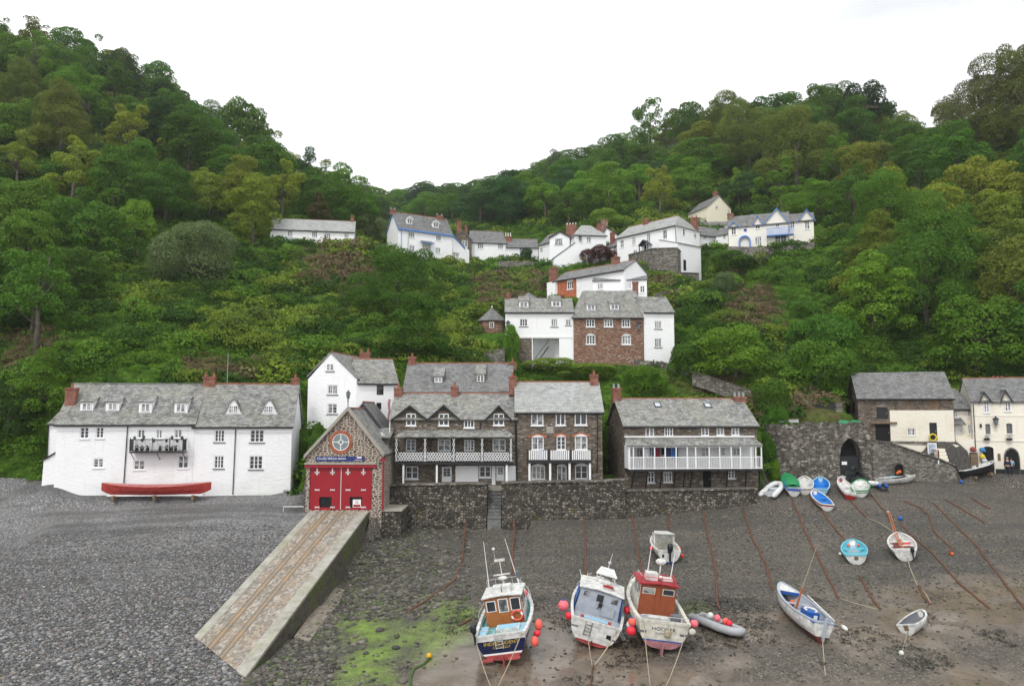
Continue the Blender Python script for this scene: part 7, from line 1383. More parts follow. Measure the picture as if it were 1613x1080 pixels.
def fender(W, p, r, mat, label, name='fender', shape=1.0, cone=True, group='fenders and buoys on the boats'):
    r *= .72; m = MB().m(mat, True); m.ball((0, 0, 0), r, 12, (1, 1, shape))
    if cone: m.m('boat_blue', True).lathe((0, 0, r*shape*.85), [(r*.32, 0), (r*.2, r*.28), (r*.1, r*.4)], 8)
    w = W @ Vector(p); e = m.build(name, None, Matrix.Translation(w), label=label, cat='buoy', group=group); return e
def rope(pts, label, r=.025, mat='rope', name='mooring_rope', cat='rope', group='ropes and chains on the beach'):
    o = Vector(pts[0]); m = MB().m(mat, True); m.tube([Vector(p)-o for p in pts], r, 5); return m.build(name, None, Matrix.Translation(o), label=label, cat=cat, group=group)
def sag(a, b, n=7, s=.15):
    a, b = Vector(a), Vector(b); o = []
    for i in range(n+1):
        t = i/n; p = a.lerp(b, t); p.z -= s*4*t*(1-t); o.append(p)
    return o
def hull_text(h, parent, txt, size, zc, mat, name='name_lettering', y=-.012):
    m = MB().m(mat); w = text_mesh(m, txt, size, lambda x, y_, o_: (x, y-.002, zc+y_)); 
    m.v = [(v[0]-w/2, v[1], v[2]) for v in m.v]; return m.build(name, parent)
def railing(parent, pts, h=.5, r=.02, mat='steel', name='guard_rail', every=1):
    m = MB().m(mat); top = [Vector(p)+Vector((0, 0, h)) for p in pts]; m.tube(top, r, 5)
    for p, q in list(zip(pts, top))[::every]: m.tube([p, q], r*.8, 4)
    return m.build(name, parent)
def cabin(parent, x0, x1, y0, y1, z0, z1, mats, lean=.15, roof='gel_white', oh=.12, wins_=(), thick=.07, aft=None, taper=.12, frame='white_paint'):
    m = MB().m(mats); f = lambda x, z: x*(1-taper*(z-z0)/(z1-z0)/2)
    c = [(x0, y0, z0), (x1, y0, z0), (x1, y1, z0), (x0, y1, z0), (f(x0, z1), y0+lean*.4, z1), (f(x1, z1), y0+lean*.4, z1), (f(x1, z1), y1-lean*2, z1), (f(x0, z1), y1-lean*2, z1)]
    m.add(c, [(4, 5, 6, 7), (1, 2, 6, 5), (2, 3, 7, 6), (3, 0, 4, 7)]); m.m(aft or mats).poly([c[0], c[1], c[5], c[4]]); cb = m.build('wheelhouse', parent)
    m = MB().m(roof); xa, xb = f(x0, z1)-oh, f(x1, z1)+oh; ya, yb = y0-oh*1.2, y1-lean*2+oh; n = 6
    for i in range(n):
        t0, t1 = i/n, (i+1)/n; X0, X1 = xa+(xb-xa)*t0, xa+(xb-xa)*t1; zz = lambda t: z1+.02+.1*math.sin(pi*t); m.add([(X0, ya, zz(t0)), (X1, ya, zz(t1)), (X1, yb, zz(t1)), (X0, yb, zz(t0)), (X0, ya, zz(t0)+thick), (X1, ya, zz(t1)+thick), (X1, yb, zz(t1)+thick), (X0, yb, zz(t0)+thick)], [(0, 3, 2, 1), (4, 5, 6, 7), (0, 1, 5, 4), (2, 3, 7, 6), (1, 2, 6, 5), (3, 0, 4, 7)])
    m.build('wheelhouse_roof', parent)
    yy = lambda z: y0+lean*.4*(z-z0)/(z1-z0)
    for (a, b, c_, d) in wins_:
        m = MB().m(frame); e = .05
        m.prism([(a, yy(c_)-.025, c_), (b, yy(c_)-.025, c_), (b, yy(d)-.025, d), (a, yy(d)-.025, d)], (0, .02, 0)); w = m.build('cabin_window', cb); MB().m('window_glass').prism([(a+e, yy(c_)-.04, c_+e), (b-e, yy(c_)-.04, c_+e), (b-e, yy(d)-.04, d-e), (a+e, yy(d)-.04, d-e)], (0, .012, 0)).build('pane', w)
    for s_, x in ((-1, x0), (1, x1)):   # side windows
        for (ya_, yb_) in ((y0+.25, y0+(y1-y0)*.45), (y0+(y1-y0)*.5, y1-.45)):
            za, zb = z0+(z1-z0)*.5, z1-.12; k = MB().m('window_glass'); xx = lambda z: f(x, z)+s_*.008; q = [(xx(za), ya_, za), (xx(za), yb_, za), (xx(zb), yb_-.08, zb), (xx(zb), ya_, zb)]; k.poly(q if s_ == 1 else q[::-1]); k.build('side_window', cb)
    return cb
def lifebuoy(W, p, label, mats=('buoy_orange', 'white_paint'), r=.3, rx=0, ry=0):
    m = MB(); k = 20
    for i in range(k):
        m.m(mats[0] if (i//2) % 5 else mats[1], True); a, b = 2*pi*i/k, 2*pi*(i+1)/k; m.tube([(cos(a)*r, 0, sin(a)*r), (cos(b)*r, 0, sin(b)*r)], .065, 7, cap=False)
    T = W @ Matrix.Translation(p) @ Matrix.Rotation(rad(rx), 4, 'X'); o = m.build('lifebuoy', None, T, label=label, cat='lifebuoy'); return o
def masts(parent, lst, mat='white_paint'):
    for a, b, r in lst: MB().m(mat).tube([a, b], r, 5, r*.5).build('aerial', parent)
# ---- 1 navy boat
e, W = place('fishing_boat', 'navy-hulled fishing boat with varnished wheelhouse and gold lettering, leftmost big boat', (794, 1048), yaw=-7, pitch=5.5, roll=-9, cat='fishing boat', sink=-.26, sc=(.96, .74, .86))
h = Hull(8.6, 3.0, 1.45, .9, .75, .7, .4, .1, full=.6); h.build(e, [(.36, 'antifoul_red'), (.43, 'white_paint'), (.84, 'navy'), (1, 'gel_white')], gun='gel_white', gw=.16, gh=.07, deck='deck_turquoise', bul=.42, keel='antifoul_red')
hull_text(h, e, 'INDEPENDENT', .29, .98, 'gold_letter'); hull_text(h, e, 'CLOVELLY', .21, .76, 'gold_letter')
cabin(e, -1.12, 1.12, 3.0, 5.6, 1.1, 2.95, 'gel_white', roof='gel_white', aft='varnish', wins_=[(-.98, -.42, 2.1, 2.78), (-.28, .3, 2.0, 2.85), (.42, 1.0, 2.05, 2.85)])
MB().m('gel_white').box(-.35, .95, 1.1, 2.0, 1.08, 1.55).m('pale_blue').box(-.28, .88, 1.16, 1.94, 1.553, 1.57).build('engine_box', e)
for x in (-1.15, 1.12): MB().m('gel_white').box(x-.22, x+.22, .15, 2.6, 1.09, 1.34).m('pale_blue').box(x-.2, x+.2, .2, 2.5, 1.343, 1.36).build('side_locker', e)
for x in (-.85, .6): MB().m('antifoul_red').box(x-.32, x+.32, -.38, 0, .12, .2).build('trim_tab', e)
MB().m('antifoul_red').box(-.03, .03, -.3, .05, -.32, .35).build('rudder', e)
m = MB().m('steel')
for x in (-.3, .1): m.tube([(x, -.08, .75), (x, -.08, 1.6), (x, .15, 1.85)], .022, 5)
for i in range(5): m.tube([(-.3, -.08, .8+i*.2), (.1, -.08, .8+i*.2)], .02, 5)
m.build('boarding_ladder', e); railing(e, [(-1.3, .05, 1.6), (-.35, .05, 1.6)], .28); 
railing(e, [h.pt(t, 1, 1) for t in (.55, .65, .75, .85, .95)], .55); railing(e, [h.pt(t, 1, -1) for t in (.35, .5, .65, .8, .95)], .5)
for x0 in (-.55, 0): MB().m('gel_white').box(x0+.02, x0+.5, 3.5, 4.2, 3.13, 3.5).build('fish_box', e)
railing(e, [(-.6, 3.4, 3.1), (.55, 3.4, 3.1), (.55, 4.3, 3.1)], .35, .015); railing(e, [(-1.0, 4.9, 3.1), (-.5, 5.0, 3.1), (.5, 5.0, 3.1), (1.0, 4.9, 3.1)], .55, .02)
MB().m('gel_white', True).ball((.0, 4.6, 3.75), .2, 10, (1.5, 1, .7)).m('gel_white').box(-.5, .5, 4.55, 4.65, 3.95, 4.02).tube([(0, 4.6, 3.1), (0, 4.6, 4.9)], .03, 5).build('radar', e); MB().m('gel_white').box(-.3, .3, 4.55, 4.65, 4.85, 5.0).ball((-.25, 4.6, 5.7), .1, 8).tube([(-.25, 4.6, 4.9), (-.25, 4.6, 5.7)], .012, 4).build('mast_head', e)
masts(e, [((-.85, 4.4, 3.1), (-.72, 4.4, 6.3), .03), ((.95, 4.4, 3.1), (.55, 4.4, 6.3), .03), ((1.05, 3.6, 3.1), (1.05, 3.6, 3.9), .03)]); MB().m('boat_grey_dark').lathe((1.05, 3.6, 3.9), [(.1, 0), (.12, .1), (.12, .4), (.08, .45)], 8).build('deck_lamp', e)
outboard(e, -1.35, 1.95, s=.9)
LIGHT = lifebuoy(W, (.72, 2.86, 1.75), 'orange lifebuoy hung on the varnished wheelhouse of the navy boat')
for p, mt, r, lb, sh in (((1.95, 2.0, 1.25), 'buoy_orange', .3, 'upper orange fender on the right side of the navy boat', 1.4), ((1.85, 1.5, .9), 'buoy_red', .25, 'small red fender between the two orange ones on the navy boat', 1), ((1.75, .5, .75), 'buoy_orange', .3, 'lowest orange-red fender by the stern of the navy boat', 1.3), ((.95, 6.2, 2.15), 'buoy_pink', .27, 'pink buoy on the side deck of the navy boat', 1)): fender(W, p, r, mt, lb, shape=sh, cone=False)
R = lambda p: W @ Vector(p)
rope(sag(R((-1.35, 0, 1.5)), B(775, 1085), s=.2), 'stern rope hanging from the left quarter of the navy boat'); rope(sag(R((1.2, 0, 1.5)), B(782, 1085), s=.1), 'stern rope hanging from the right quarter of the navy boat')
# ---- 2 grey and white boat
e, W = place('fishing_boat', 'white fishing boat with pale grey wheelhouse heeling right, middle of the three big boats', (930, 1022), yaw=-8, pitch=6.5, roll=15, cat='fishing boat', sink=-.17, sc=(.96, .72, .84))
h = Hull(8.4, 3.1, 1.45, .9, .7, .7, .4, .1, full=.6); h.build(e, [(.22, 'antifoul_red'), (.28, 'boat_red'), (1, 'gel_white')], gun='gel_white', gw=.14, gh=.06, deck='boat_grey', bul=.45, keel='antifoul_dark')
cabin(e, -1.3, 1.3, 2.7, 5.4, 1.05, 2.75, 'boat_grey', roof='gel_white', wins_=[(-1.05, -.62, 2.2, 2.62), (-.25, .25, 2.05, 2.62), (.62, 1.1, 2.15, 2.6)], frame='boat_grey')
MB().m('boat_grey').box(.2, 1.0, 2.63, 2.66, 1.25, 1.85).build('cabin_hatch', e); MB().m('boat_blue').prism([(-1.36, 2.6, 1.2), (-1.36, 5.0, 1.5), (-1.28, 5.0, 2.6), (-1.28, 2.6, 2.5)], (-.04, 0, 0)).build('blue_side_panel', e); MB().m('boat_blue').prism([(1.36, 2.3, 1.2), (1.36, 4.4, 1.5), (1.28, 4.4, 2.6), (1.28, 2.6, 2.5)], (.04, 0, 0)).build('blue_side_panel', e)
MB().m('cover_red').box(-.9, .9, .9, 1.6, 1.01, 1.32).m('pale_blue').box(-.7, .7, 1.0, 1.5, 1.323, 1.36).build('red_fish_bin', e)
MB().m('engine_black').ball((.1, 2.55, 1.95), .16, 8, (.8, .5, 1.3)).tube([(.1, 2.6, 2.3), (.1, 2.58, 1.95), (-.05, 2.6, 1.6)], .03, 5).build('hanging_oilskin', e)
m = MB().m('boat_grey_dark')
for x in (-.55, -.2): m.tube([(x, -.07, .55), (x, -.07, 1.5)], .02, 5)
for i in range(4): m.tube([(-.55, -.07, .65+i*.22), (-.2, -.07, .65+i*.22)], .022, 5)
m.build('boarding_ladder', e)
for x, z in ((-1.15, 1.0), (1.1, .75)): MB().m('boat_grey_dark').box(x-.22, x+.22, -.02, -.004, z-.05, z+.05).build('scupper', e)
MB().m('interior_dark').box(.72, .98, -.03, -.004, .75, 1.0).build('exhaust', e); hull_text(h, e, 'CLOVELLY', .14, 1.22, 'boat_grey_dark')
railing(e, [(-1.25, .08, 1.55), (-.4, .08, 1.55), (.5, .08, 1.55), (1.3, .08, 1.55)], .32)
MB().m('gel_white').prism([(-.55, 4.2, 3.5), (.75, 4.2, 3.5), (.5, 5.2, 3.75), (-.3, 5.2, 3.75)], (0, 0, .06)).build('radar_platform', e); m = MB().m('gel_white')
for x in (-.45, .65): m.tube([(x, 4.4, 2.85), (x, 4.3, 3.5)], .03, 5)
m.tube([(-.2, 5.0, 2.85), (-.2, 5.1, 3.75)], .03, 5); m.build('platform_leg', e); MB().m('gel_white').lathe((.1, 4.5, 2.95), [(.42, 0), (.42, .12), (.3, .2)], 10).build('liferaft', e)
masts(e, [((.1, 4.8, 3.5), (.15, 4.8, 5.0), .018), ((-1.2, 3.8, 2.8), (-1.55, 3.6, 3.6), .03)]); MB().m('steel').ball((.13, 4.8, 4.3), .12, 8).build('radar_reflector', e)
railing(e, [(-1.0, 3.0, 2.9), (-1.0, 5.0, 2.9)], .3, .018); railing(e, [h.pt(t, 1, -1) for t in (.6, .75, .9)], .5); railing(e, [h.pt(t, 1, 1) for t in (.6, .75, .9)], .5)
lifebuoy(W, (.35, 3.4, 3.05), 'red and white lifebuoy lying on the roof of the grey wheelhouse', ('boat_red', 'white_paint'), rx=80)
MB().m('antifoul_dark').box(-.03, .03, -.3, .05, -.28, .35).build('rudder', e)
for p, mt, r, lb in (((-2.0, 1.3, 1.6), 'buoy_pink', .42, 'large pink buoy at the left quarter of the heeling grey-cabin boat'), ((-1.55, .75, 1.25), 'buoy_red', .3, 'red buoy tucked behind the large pink one'), ((1.75, 3.4, 1.9), 'buoy_red', .33, 'red buoy between the two right-hand fishing boats, topmost'), ((1.9, 1.0, 1.75), 'buoy_white', .3, 'pale white buoy between the two right-hand fishing boats')): fender(W, p, r, mt, lb)
rope(sag(R((-.6, 0, 1.5)), B(933, 1050), s=.1), 'left leg of the stern rope of the heeling boat'); rope(sag(R((1.2, 0, 1.4)), B(935, 1049), s=.1), 'right leg of the stern rope of the heeling boat', .04)
rope([B(935, 1048)+Vector((0, 0, .05)), B(932, 1065)+Vector((0, 0, .05)), B(930, 1085)+Vector((0, 0, .05))], 'rope lying on the mud below the heeling boat', .04, 'rust_chain')
# ---- 3 Hooker
e, W = place('fishing_boat', 'cream fishing boat with brown wheelhouse and red roof, rightmost of the three big boats', (1042, 1031), yaw=1, pitch=5.5, roll=7, cat='fishing boat', sink=-.28, sc=(.96, .72, .84))
h = Hull(8.8, 3.0, 1.6, .92, .8, .7, .4, .1, full=.6); h.build(e, [(.40, 'antifoul_pink'), (.45, 'boat_blue'), (1, 'gel_cream')], gun='gel_cream', gw=.2, gh=.09, deck='boat_grey', bul=.5, keel='antifoul_pink')
hull_text(h, e, 'HOOKER', .33, 1.16, 'boat_black'); hull_text(h, e, 'PLYMOUTH', .17, .93, 'boat_grey_dark')
cabin(e, -1.1, 1.1, 3.0, 5.8, 1.2, 3.2, 'gel_cream', roof='red_door', aft='wheelhouse_brown', wins_=[(-.92, -.18, 2.6, 3.02), (.25, .95, 2.6, 3.02)], oh=.16, frame='gel_cream')
MB().m('wheelhouse_brown').box(-.13, .13, 2.98, 3.0, 1.25, 3.0).build('cabin_door', e); MB().m('gel_white').box(-.75, .35, .9, 1.5, 1.2, 1.68).build('fish_locker', e); MB().m('boat_grey_dark').lathe((.85, 1.3, 1.2), [(.26, 0), (.3, .1), (.3, .62), (.33, .66)], 14).build('dark_tub', e)
railing(e, [(-1.3, .1, 1.75), (0, .1, 1.75), (1.35, .1, 1.75)], .3, .025, 'gel_white'); railing(e, [(-1.0, 3.3, 3.35), (1.0, 3.3, 3.35), (1.0, 4.6, 3.35)], .3, .02, 'buoy_red'); railing(e, [(-1.0, 3.3, 3.35), (-1.0, 4.9, 3.35)], .3, .02, 'steel')
MB().m('gel_white').box(-.72, -.02, 3.5, 4.3, 3.38, 3.85).build('liferaft_box', e); MB().m('gel_white').box(.25, .9, 3.7, 4.3, 3.38, 3.55).build('tray', e); MB().m('gel_white', True).ball((.2, 4.4, 4.5), .28, 10, (1.2, 1, .8)).ball((.15, 3.6, 3.62), .14, 8).tube([(.2, 4.4, 3.3), (.2, 4.4, 4.4)], .04, 6).build('radar', e)
masts(e, [((-.5, 4.6, 3.4), (-.45, 4.6, 5.6), .035), ((.9, 4.5, 3.4), (.98, 4.5, 5.3), .035)])
for x in (-1.2, 1.15): MB().m('boat_grey_dark').box(x-.24, x+.24, -.02, -.004, .95, 1.1).build('scupper', e)
MB().m('antifoul_pink').box(-.04, .04, -.35, .05, -.35, .4).build('rudder', e); MB().m('rope').lathe((.22, -.09, .82), [(.14, 0), (.2, .1), (.18, .38), (.08, .48)], 9).build('rope_bundle', e); MB().m('gel_cream', True).ball((1.6, .1, 1.3), .22, 8, (1, .6, 1)).build('quarter_bracket', e)
railing(e, [h.pt(t, 1, -1) for t in (.5, .65, .8, .93)], .5); railing(e, [h.pt(t, 1, 1) for t in (.5, .65, .8, .93)], .5)
for p, mt, r, lb in (((-1.72, .5, 1.35), 'buoy_orange', .32, 'orange-pink buoy at the left quarter of the cream boat'), ((-1.75, .3, .85), 'buoy_red', .36, 'big red buoy under the orange-pink one at the left of the cream boat'), ((1.9, 1.2, 1.5), 'buoy_pink', .33, 'pink buoy at the right side of the cream boat')): fender(W, p, r, mt, lb)
rope(sag(R((-1.2, 0, 1.75)), B(1025, 1085), s=.2), 'stern rope from the left quarter of the cream boat'); rope(sag(R((1.3, 0, 1.75)), B(1047, 1085), s=.2), 'stern rope from the right quarter of the cream boat')
# ---- 4 small white motor boat
e, W = place('motor_boat', 'small white motor boat with open cockpit and black outboard behind the cream fishing boat', (1054, 888), yaw=0, pitch=3, roll=2, sink=-.02, sc=.95)
h = Hull(4.8, 2.0, .95, .85, .35, .5, .4); h.build(e, [(.25, 'boat_blue'), (1, 'gel_white')], inner='gel_cream', gun='gel_white', gw=.1)
m = MB().m('gel_white'); m.prism([(-.75, 3.0, 1.05), (.75, 3.0, 1.05), (.62, 3.0, 1.75), (-.62, 3.0, 1.75)], (0, .05, 0)); m.prism([(-.8, 2.0, 1.8), (.8, 2.0, 1.8), (.55, 3.5, 1.7), (-.55, 3.5, 1.7)], (0, 0, .06)); m.prism([(-.62, 3.05, 1.72), (.62, 3.05, 1.72), (.3, 4.2, 1.3), (-.3, 4.2, 1.3)], (0, 0, -.05)); m.build('cuddy', e)
for x in (-.78, .74): MB().m('gel_white').prism([(x, 1.9, 1.0), (x, 3.0, 1.1), (x, 3.0, 1.75), (x, 2.1, 1.8)], (.04, 0, 0)).build('cuddy_side', e)
outboard(e, 0, 1.0, s=1.15); MB().m('interior_dark').box(-.55, -.4, -.02, -.003, .45, .68).build('drain_hole', e); thwart(h, e, .2, .7, .3)
for p, r, lb in (((-1.2, 1.2, .85), .2, 'red buoy on the left of the small white motor boat'), ((1.12, 1.6, .85), .17, 'upper red buoy on the right of the small white motor boat'), ((1.1, .6, .5), .2, 'lower red buoy on the right of the small white motor boat')): fender(W, p, r, 'buoy_red', lb, cone=False)
# ---- inflatables
def inflatable(name, label, stern, bow, L, Wd, r, mat, floor='boat_grey', **k):
    e, W = place(name, label, stern, bow, cat='inflatable boat', **k); w = Wd/2-r; pts = [(-w, 0, r), (-w, L*.62, r), (-w*.8, L*.85, r*1.15), (-w*.35, L*.97, r*1.35), (w*.35, L*.97, r*1.35), (w*.8, L*.85, r*1.15), (w, L*.62, r), (w, 0, r)]
    m = MB().m(mat, True); m.tube(pts, r, 12)
    for x in (-w, w): m.lathe((x, 0, r), [(r, 0), (r*.75, -.14), (.03, -.3)], 12, 'y')
    m.build('tube', e); MB().m(floor).box(-w, w, .05, L*.88, r*.25, r*.4).build('floor', e); MB().m(mat).box(-w, w, .18, .25, r*.3, r*1.9).build('transom_board', e); MB().m('timber' if 0 else mat).box(-w, w, L*.45, L*.45+.2, r*1.5, r*1.6).build('seat', e); return e, W
e, W = inflatable('inflatable_dinghy', 'grey inflatable dinghy full of buoys beside the cream fishing boat', (1098, 978), (1160, 1003), 3.0, 1.5, .23, 'rubber_grey', roll=-6, dz=.1)
MB().m('boat_blue').box(-.25, .25, 2.96, 2.99, .2, .3).build('badge', e)
for p, mt, lb in (((.0, .85, .55), 'buoy_white', 'pale buoy at the left end inside the grey inflatable'), ((.05, 1.35, .58), 'buoy_pink', 'pink buoy, second from left inside the grey inflatable'), ((-.2, 1.75, .5), 'buoy_orange', 'salmon buoy, third from left inside the grey inflatable'), ((.05, 2.15, .55), 'buoy_red', 'red buoy at the right end inside the grey inflatable')): fender(W, p, .27, mt, lb, cone=False)
e, W = inflatable('inflatable_dinghy', 'white inflatable dinghy with two pointed tube ends, leftmost small boat below the lime kiln', (1209, 783), (1232, 762), 3.0, 1.7, .24, 'rubber_white', pitch=2)
# ---- open sailing boat
e, W = place('sailing_boat', 'open white and blue sailing boat with mast and red bottom on the mud', (1293, 1014), (1242, 965), pitch=-3, roll=10, sink=-.05, sc=.84)
h = Hull(6.6, 2.3, 1.2, .55, .55, .3, .45, .15); h.build(e, [(.42, 'antifoul_dark'), (.93, 'gel_white'), (1, 'boat_grey')], inner='boat_grey', floor='boat_grey_dark', gun='boat_grey', gw=.09, innerq=.5, keel='antifoul_dark', ins=.08)
m = MB().m('gel_white')
for i in range(6):
    ta, tb = .8+i*.033, .8+(i+1)*.033; a, b = h.pt(ta, 1, 1, .03), h.pt(tb, 1, 1, .03); m.poly([(-a.x, a.y, a.z), (a.x, a.y, a.z), (b.x, b.y, b.z), (-b.x, b.y, b.z)])
m.m('boat_blue'); a = h.pt(.795, 1, 1, .03); m.box(-a.x, a.x, a.y-.07, a.y, a.z-.2, a.z+.01); m.build('foredeck', e); a = h.pt(.1, 1, 1, .05); MB().m('boat_blue').box(-a.x, a.x, .05, .5, a.z-.1, a.z-.02).build('stern_seat', e)
thwart(h, e, .62, .85, .3, 'boat_grey'); thwart(h, e, .42, .85, .3, 'boat_grey'); MB().m('boat_blue').box(-.45, .45, 1.5, 2.4, .6, 1.42).m('white_paint').box(.05, .3, 1.48, 1.499, 1.0, 1.25).build('engine_casing', e)
m = MB().m('gel_white', True); m.tube([(cos(a_)*.4, 1.95+sin(a_)*.4, 1.47) for a_ in np.linspace(-1.2, 3.6, 14)], .07, 7); m.build('white_coaming', e)
MB().m('mast_wood').tube([(0, 3.9, .5), (.1, 3.7, 2.4)], .075, 7).m('rope').tube([(.1, 3.7, 2.4), (.35, 3.3, 5.6)], .045, 6, .02).build('mast', e); MB().m('gel_white').tube([(.75, .2, 1.5), (.85, 4.2, 1.75)], .05, 6).build('boom', e); MB().m('boat_grey').box(-.03, .03, -.3, -.03, .2, 1.7).build('rudder', e); MB().m('gel_white', True).ball((1.15, -.35, 1.35), .14, 9, (1, 3, 1)).build('outboard_cowl', e)
MB().m('orange_plastic').ball((0, 4.5, .95), .2, 8, (1, 1, 1.4)).build('orange_bag', e); rope(sag(W @ Vector((0, -.1, .3)), B(1300, 1062), s=.1), 'green weeded rope from the stern of the open sailing boat', .03)
# ---- dinghies
def dinghy(label, stern, bow, L, Bm, D=.55, bands=(('gel_white', 1),), inner='gel_white', gun='gel_white', floor=None, ts=.75, thw=((.35), (.62)), tm=None, name='rowing_dinghy', **k):
    k.setdefault('sink', .04); e, W = place(name, label, stern, bow, cat='dinghy', **k); h = Hull(L, Bm, D, ts, .22, .25, .42, .05); h.build(e, [(q, m_) for m_, q in bands], inner=inner, gun=gun, floor=floor, gw=.06, gh=.035, nt=16, innerq=.4, ins=.05)
    for t_ in thw: thwart(h, e, t_, .8, .22, tm or inner)
    return e, W, h
G9 = None
e, W, h = dinghy('turquoise rowing dinghy with white outside and two small buoys in its bow', (1350, 889), (1341, 857), 3.3, 1.75, .65, inner='turquoise', gun='turquoise', floor='boat_grey', roll=-4)
MB().m('timber').box(-.13, .13, -.03, -.003, .38, .62).build('transom_pad', e)
for x, c_ in ((-.3, 'left'), (.35, 'right')): fender(W, (x, 2.6, .62), .15, 'buoy_orange', f'{c_} orange float in the bow of the turquoise dinghy', cone=False)
fender(W, (-1.0, 1.0, .5), .15, 'buoy_white', 'white fender on the left side of the turquoise dinghy', cone=False)
e, W, h = dinghy('white sailing dinghy with long leaning brown spars and small outboard', (1428, 884), (1411, 845), 4.0, 1.85, .75, inner='gel_white', floor='varnish', tm='gel_white', roll=-5, thw=(.3, .5, .7), name='sailing_dinghy')
for x in (0, .12): MB().m('mast_wood').tube([(x-.1, 1.2, .5), (x-.25+x*.3, 3.9, .95), (x-.35, 5.6, 2.1)], .05, 6, .03).build('spar', e)
MB().m('gel_white').ball((-.35, 5.62, 2.12), .07, 6).build('mast_tip', e); outboard(e, .45, .78, s=.7); MB().m('antifoul_dark').box(-.55, -.1, 1.4, 2.6, .42, .62).m('buoy_red').box(.2, .6, 2.2, 2.7, .4, .55).build('folded_sail', e)
rope([W @ Vector((.1, 0, .3)), B(1433, 893), B(1445, 922)+Vector((0, 0, .03)), B(1458, 935)+Vector((0, 0, .03)), B(1466, 950)+Vector((0, 0, .03))], 'pale rope running down the mud from the white sailing dinghy', .035)
rope([B(1365, 816)+Vector((0, 0, .05)), B(1385, 824)+Vector((0, 0, .05)), W @ Vector((0, 4.0, .8))], 'pale bow rope of the white sailing dinghy', .03)
e, W, h = dinghy('tiny white dinghy with grey inside alone on the wet sand at lower right', (1432, 1000), (1462, 977), 2.3, 1.3, .55, inner='boat_grey_dark', floor='boat_grey_dark', roll=-14, thw=(.4,), tm='boat_grey_dark')
MB().m('timber').box(-.12, .12, -.03, .12, .3, .6).build('transom_pad', e); rope([W @ Vector((0, 0, .2)), B(1424, 1015), B(1420, 1030)+Vector((0, 0, .03))], 'short mooring line of the tiny white dinghy', .03)
ro = [('white dinghy with white seats, right of the blue and green pair', (1268, 779), (1268, 764), 2.9, 1.55, (('gel_white', .8), ('boat_red', .86), ('gel_white', 1)), 'gel_white', 'gel_white', 0), ('sky blue and white rowing dinghy, nearest left of the red-hulled boat below the kiln', (1293, 780), (1293, 766), 2.9, 1.6, (('pale_blue', 1),), 'bright_blue', 'pale_blue', 0),
 ('small blue-lined white dinghy lying before the green-covered boat', (1250, 782), (1244, 771), 2.5, 1.4, (('gel_white', 1),), 'boat_blue', 'boat_blue', 4), ('bright blue-lined dinghy with red rim lying alone below the row of boats', (1302, 805), (1286, 789), 3.2, 1.5, (('gel_white', .8), ('boat_red', 1)), 'bright_blue', 'gel_white', 6),
 ('white and green sailing dinghy in front of the lobster pots', (1356, 783), (1357, 765), 3.2, 1.7, (('gel_white', .7), ('boat_green', .8), ('gel_white', 1)), 'gel_white', 'boat_green', -4), ('slim red-hulled boat with white rim below the kiln door', (1337, 787), (1320, 762), 3.8, 1.3, (('boat_red', .8), ('gel_white', 1)), 'gel_white', 'gel_white', 12)]
for lb, st_p, bw_p, L, Bm, bands, inn, gn, rl in ro: dinghy(lb, st_p, bw_p, L, Bm, .6, bands, inn, gn, roll=rl, group='small boats drawn up below the lime kiln')
e, W, h = dinghy('dinghy under a bright green cover with a brown bundle at the kiln foot', (1249, 776), (1238, 757), 3.2, 1.5, .6, (('gel_white', 1),), 'boat_green', 'boat_green', name='covered_dinghy', group='small boats drawn up below the lime kiln')
m = MB().m('boat_green', True)
for i in range(12):
    ta, tb = i/12, (i+1)/12
    for j in range(4):
        sa, sb = -1+j*.5, -1+(j+1)*.5; f = lambda t, s: Vector((h.b(t)*s*1.04, t*h.L, h.z(t)+.07+.3*(1-s*s)*math.sin(pi*min(1, t+.15)))); m.poly([f(ta, sa), f(ta, sb), f(tb, sb), f(tb, sa)])
m.build('cover', e)
e, W, h = dinghy('white beach catamaran-like dinghy with blue patch parked right of the lobster pots', (1385, 763), (1413, 761), 4.3, 1.3, .5, (('gel_white', 1),), 'gel_white', 'gel_white', name='sailing_dinghy'); a = h.pt(.5, 1, 1)
MB().m('gel_white').prism([(-.5, .3, .62), (.5, .3, .62), (.25, 3.6, .75), (-.25, 3.6, .75)], (0, 0, .05)).m('pale_blue').box(-.1, .3, 1.0, 2.0, .7, .76).build('deck_cover', e)
e, W = place('boat_trolley', 'white kayak-like hull on a blue-wheeled trolley left of the white dinghy', (1390, 770), yaw=70, cat='boat trolley', sink=0); m = MB().m('boat_blue', True)
for y_ in (-.3, .3): m.tube([(-.9, y_, .35), (.9, y_, .35)], .16, 9)
m.build('float_tube', e); MB().m('engine_black').tube([(-.7, -.3, .1), (-.7, .3, .1)], .12, 8).tube([(.7, -.3, .1), (.7, .3, .1)], .12, 8).build('wheel', e); MB().m('gel_white', True).ball((0, .9, .5), .45, 10, (.8, 1.6, .6)).build('hull', e)
# ---- black boat by the inn
e, W = place('rowing_boat', 'black clinker rowing boat with white rim drawn up before the inn', (1515, 757), (1558, 747), cat='rowing boat', roll=-8, dz=.25); h = Hull(4.9, 1.6, .75, .7, .3, .3, .42, .05); h.build(e, [(.93, 'boat_black'), (1, 'gel_white')], inner='gel_white', gun='gel_white', nt=16, innerq=.45)
for t_ in (.3, .5, .7): thwart(h, e, t_, .8, .22, 'gel_white')
MB().m('timber').box(-.5, .5, 1.2, 1.5, -.25, -.02).box(-.5, .5, 3.4, 3.7, -.3, .0).build('chock', e); MB().m('boat_blue', True).ball((0, 0, 0), .2, 9).build('blue_float', None, Matrix.Translation(B(1514, 761)+Vector((0, 0, .15))), label='blue float under the stern of the black rowing boat', cat='buoy')
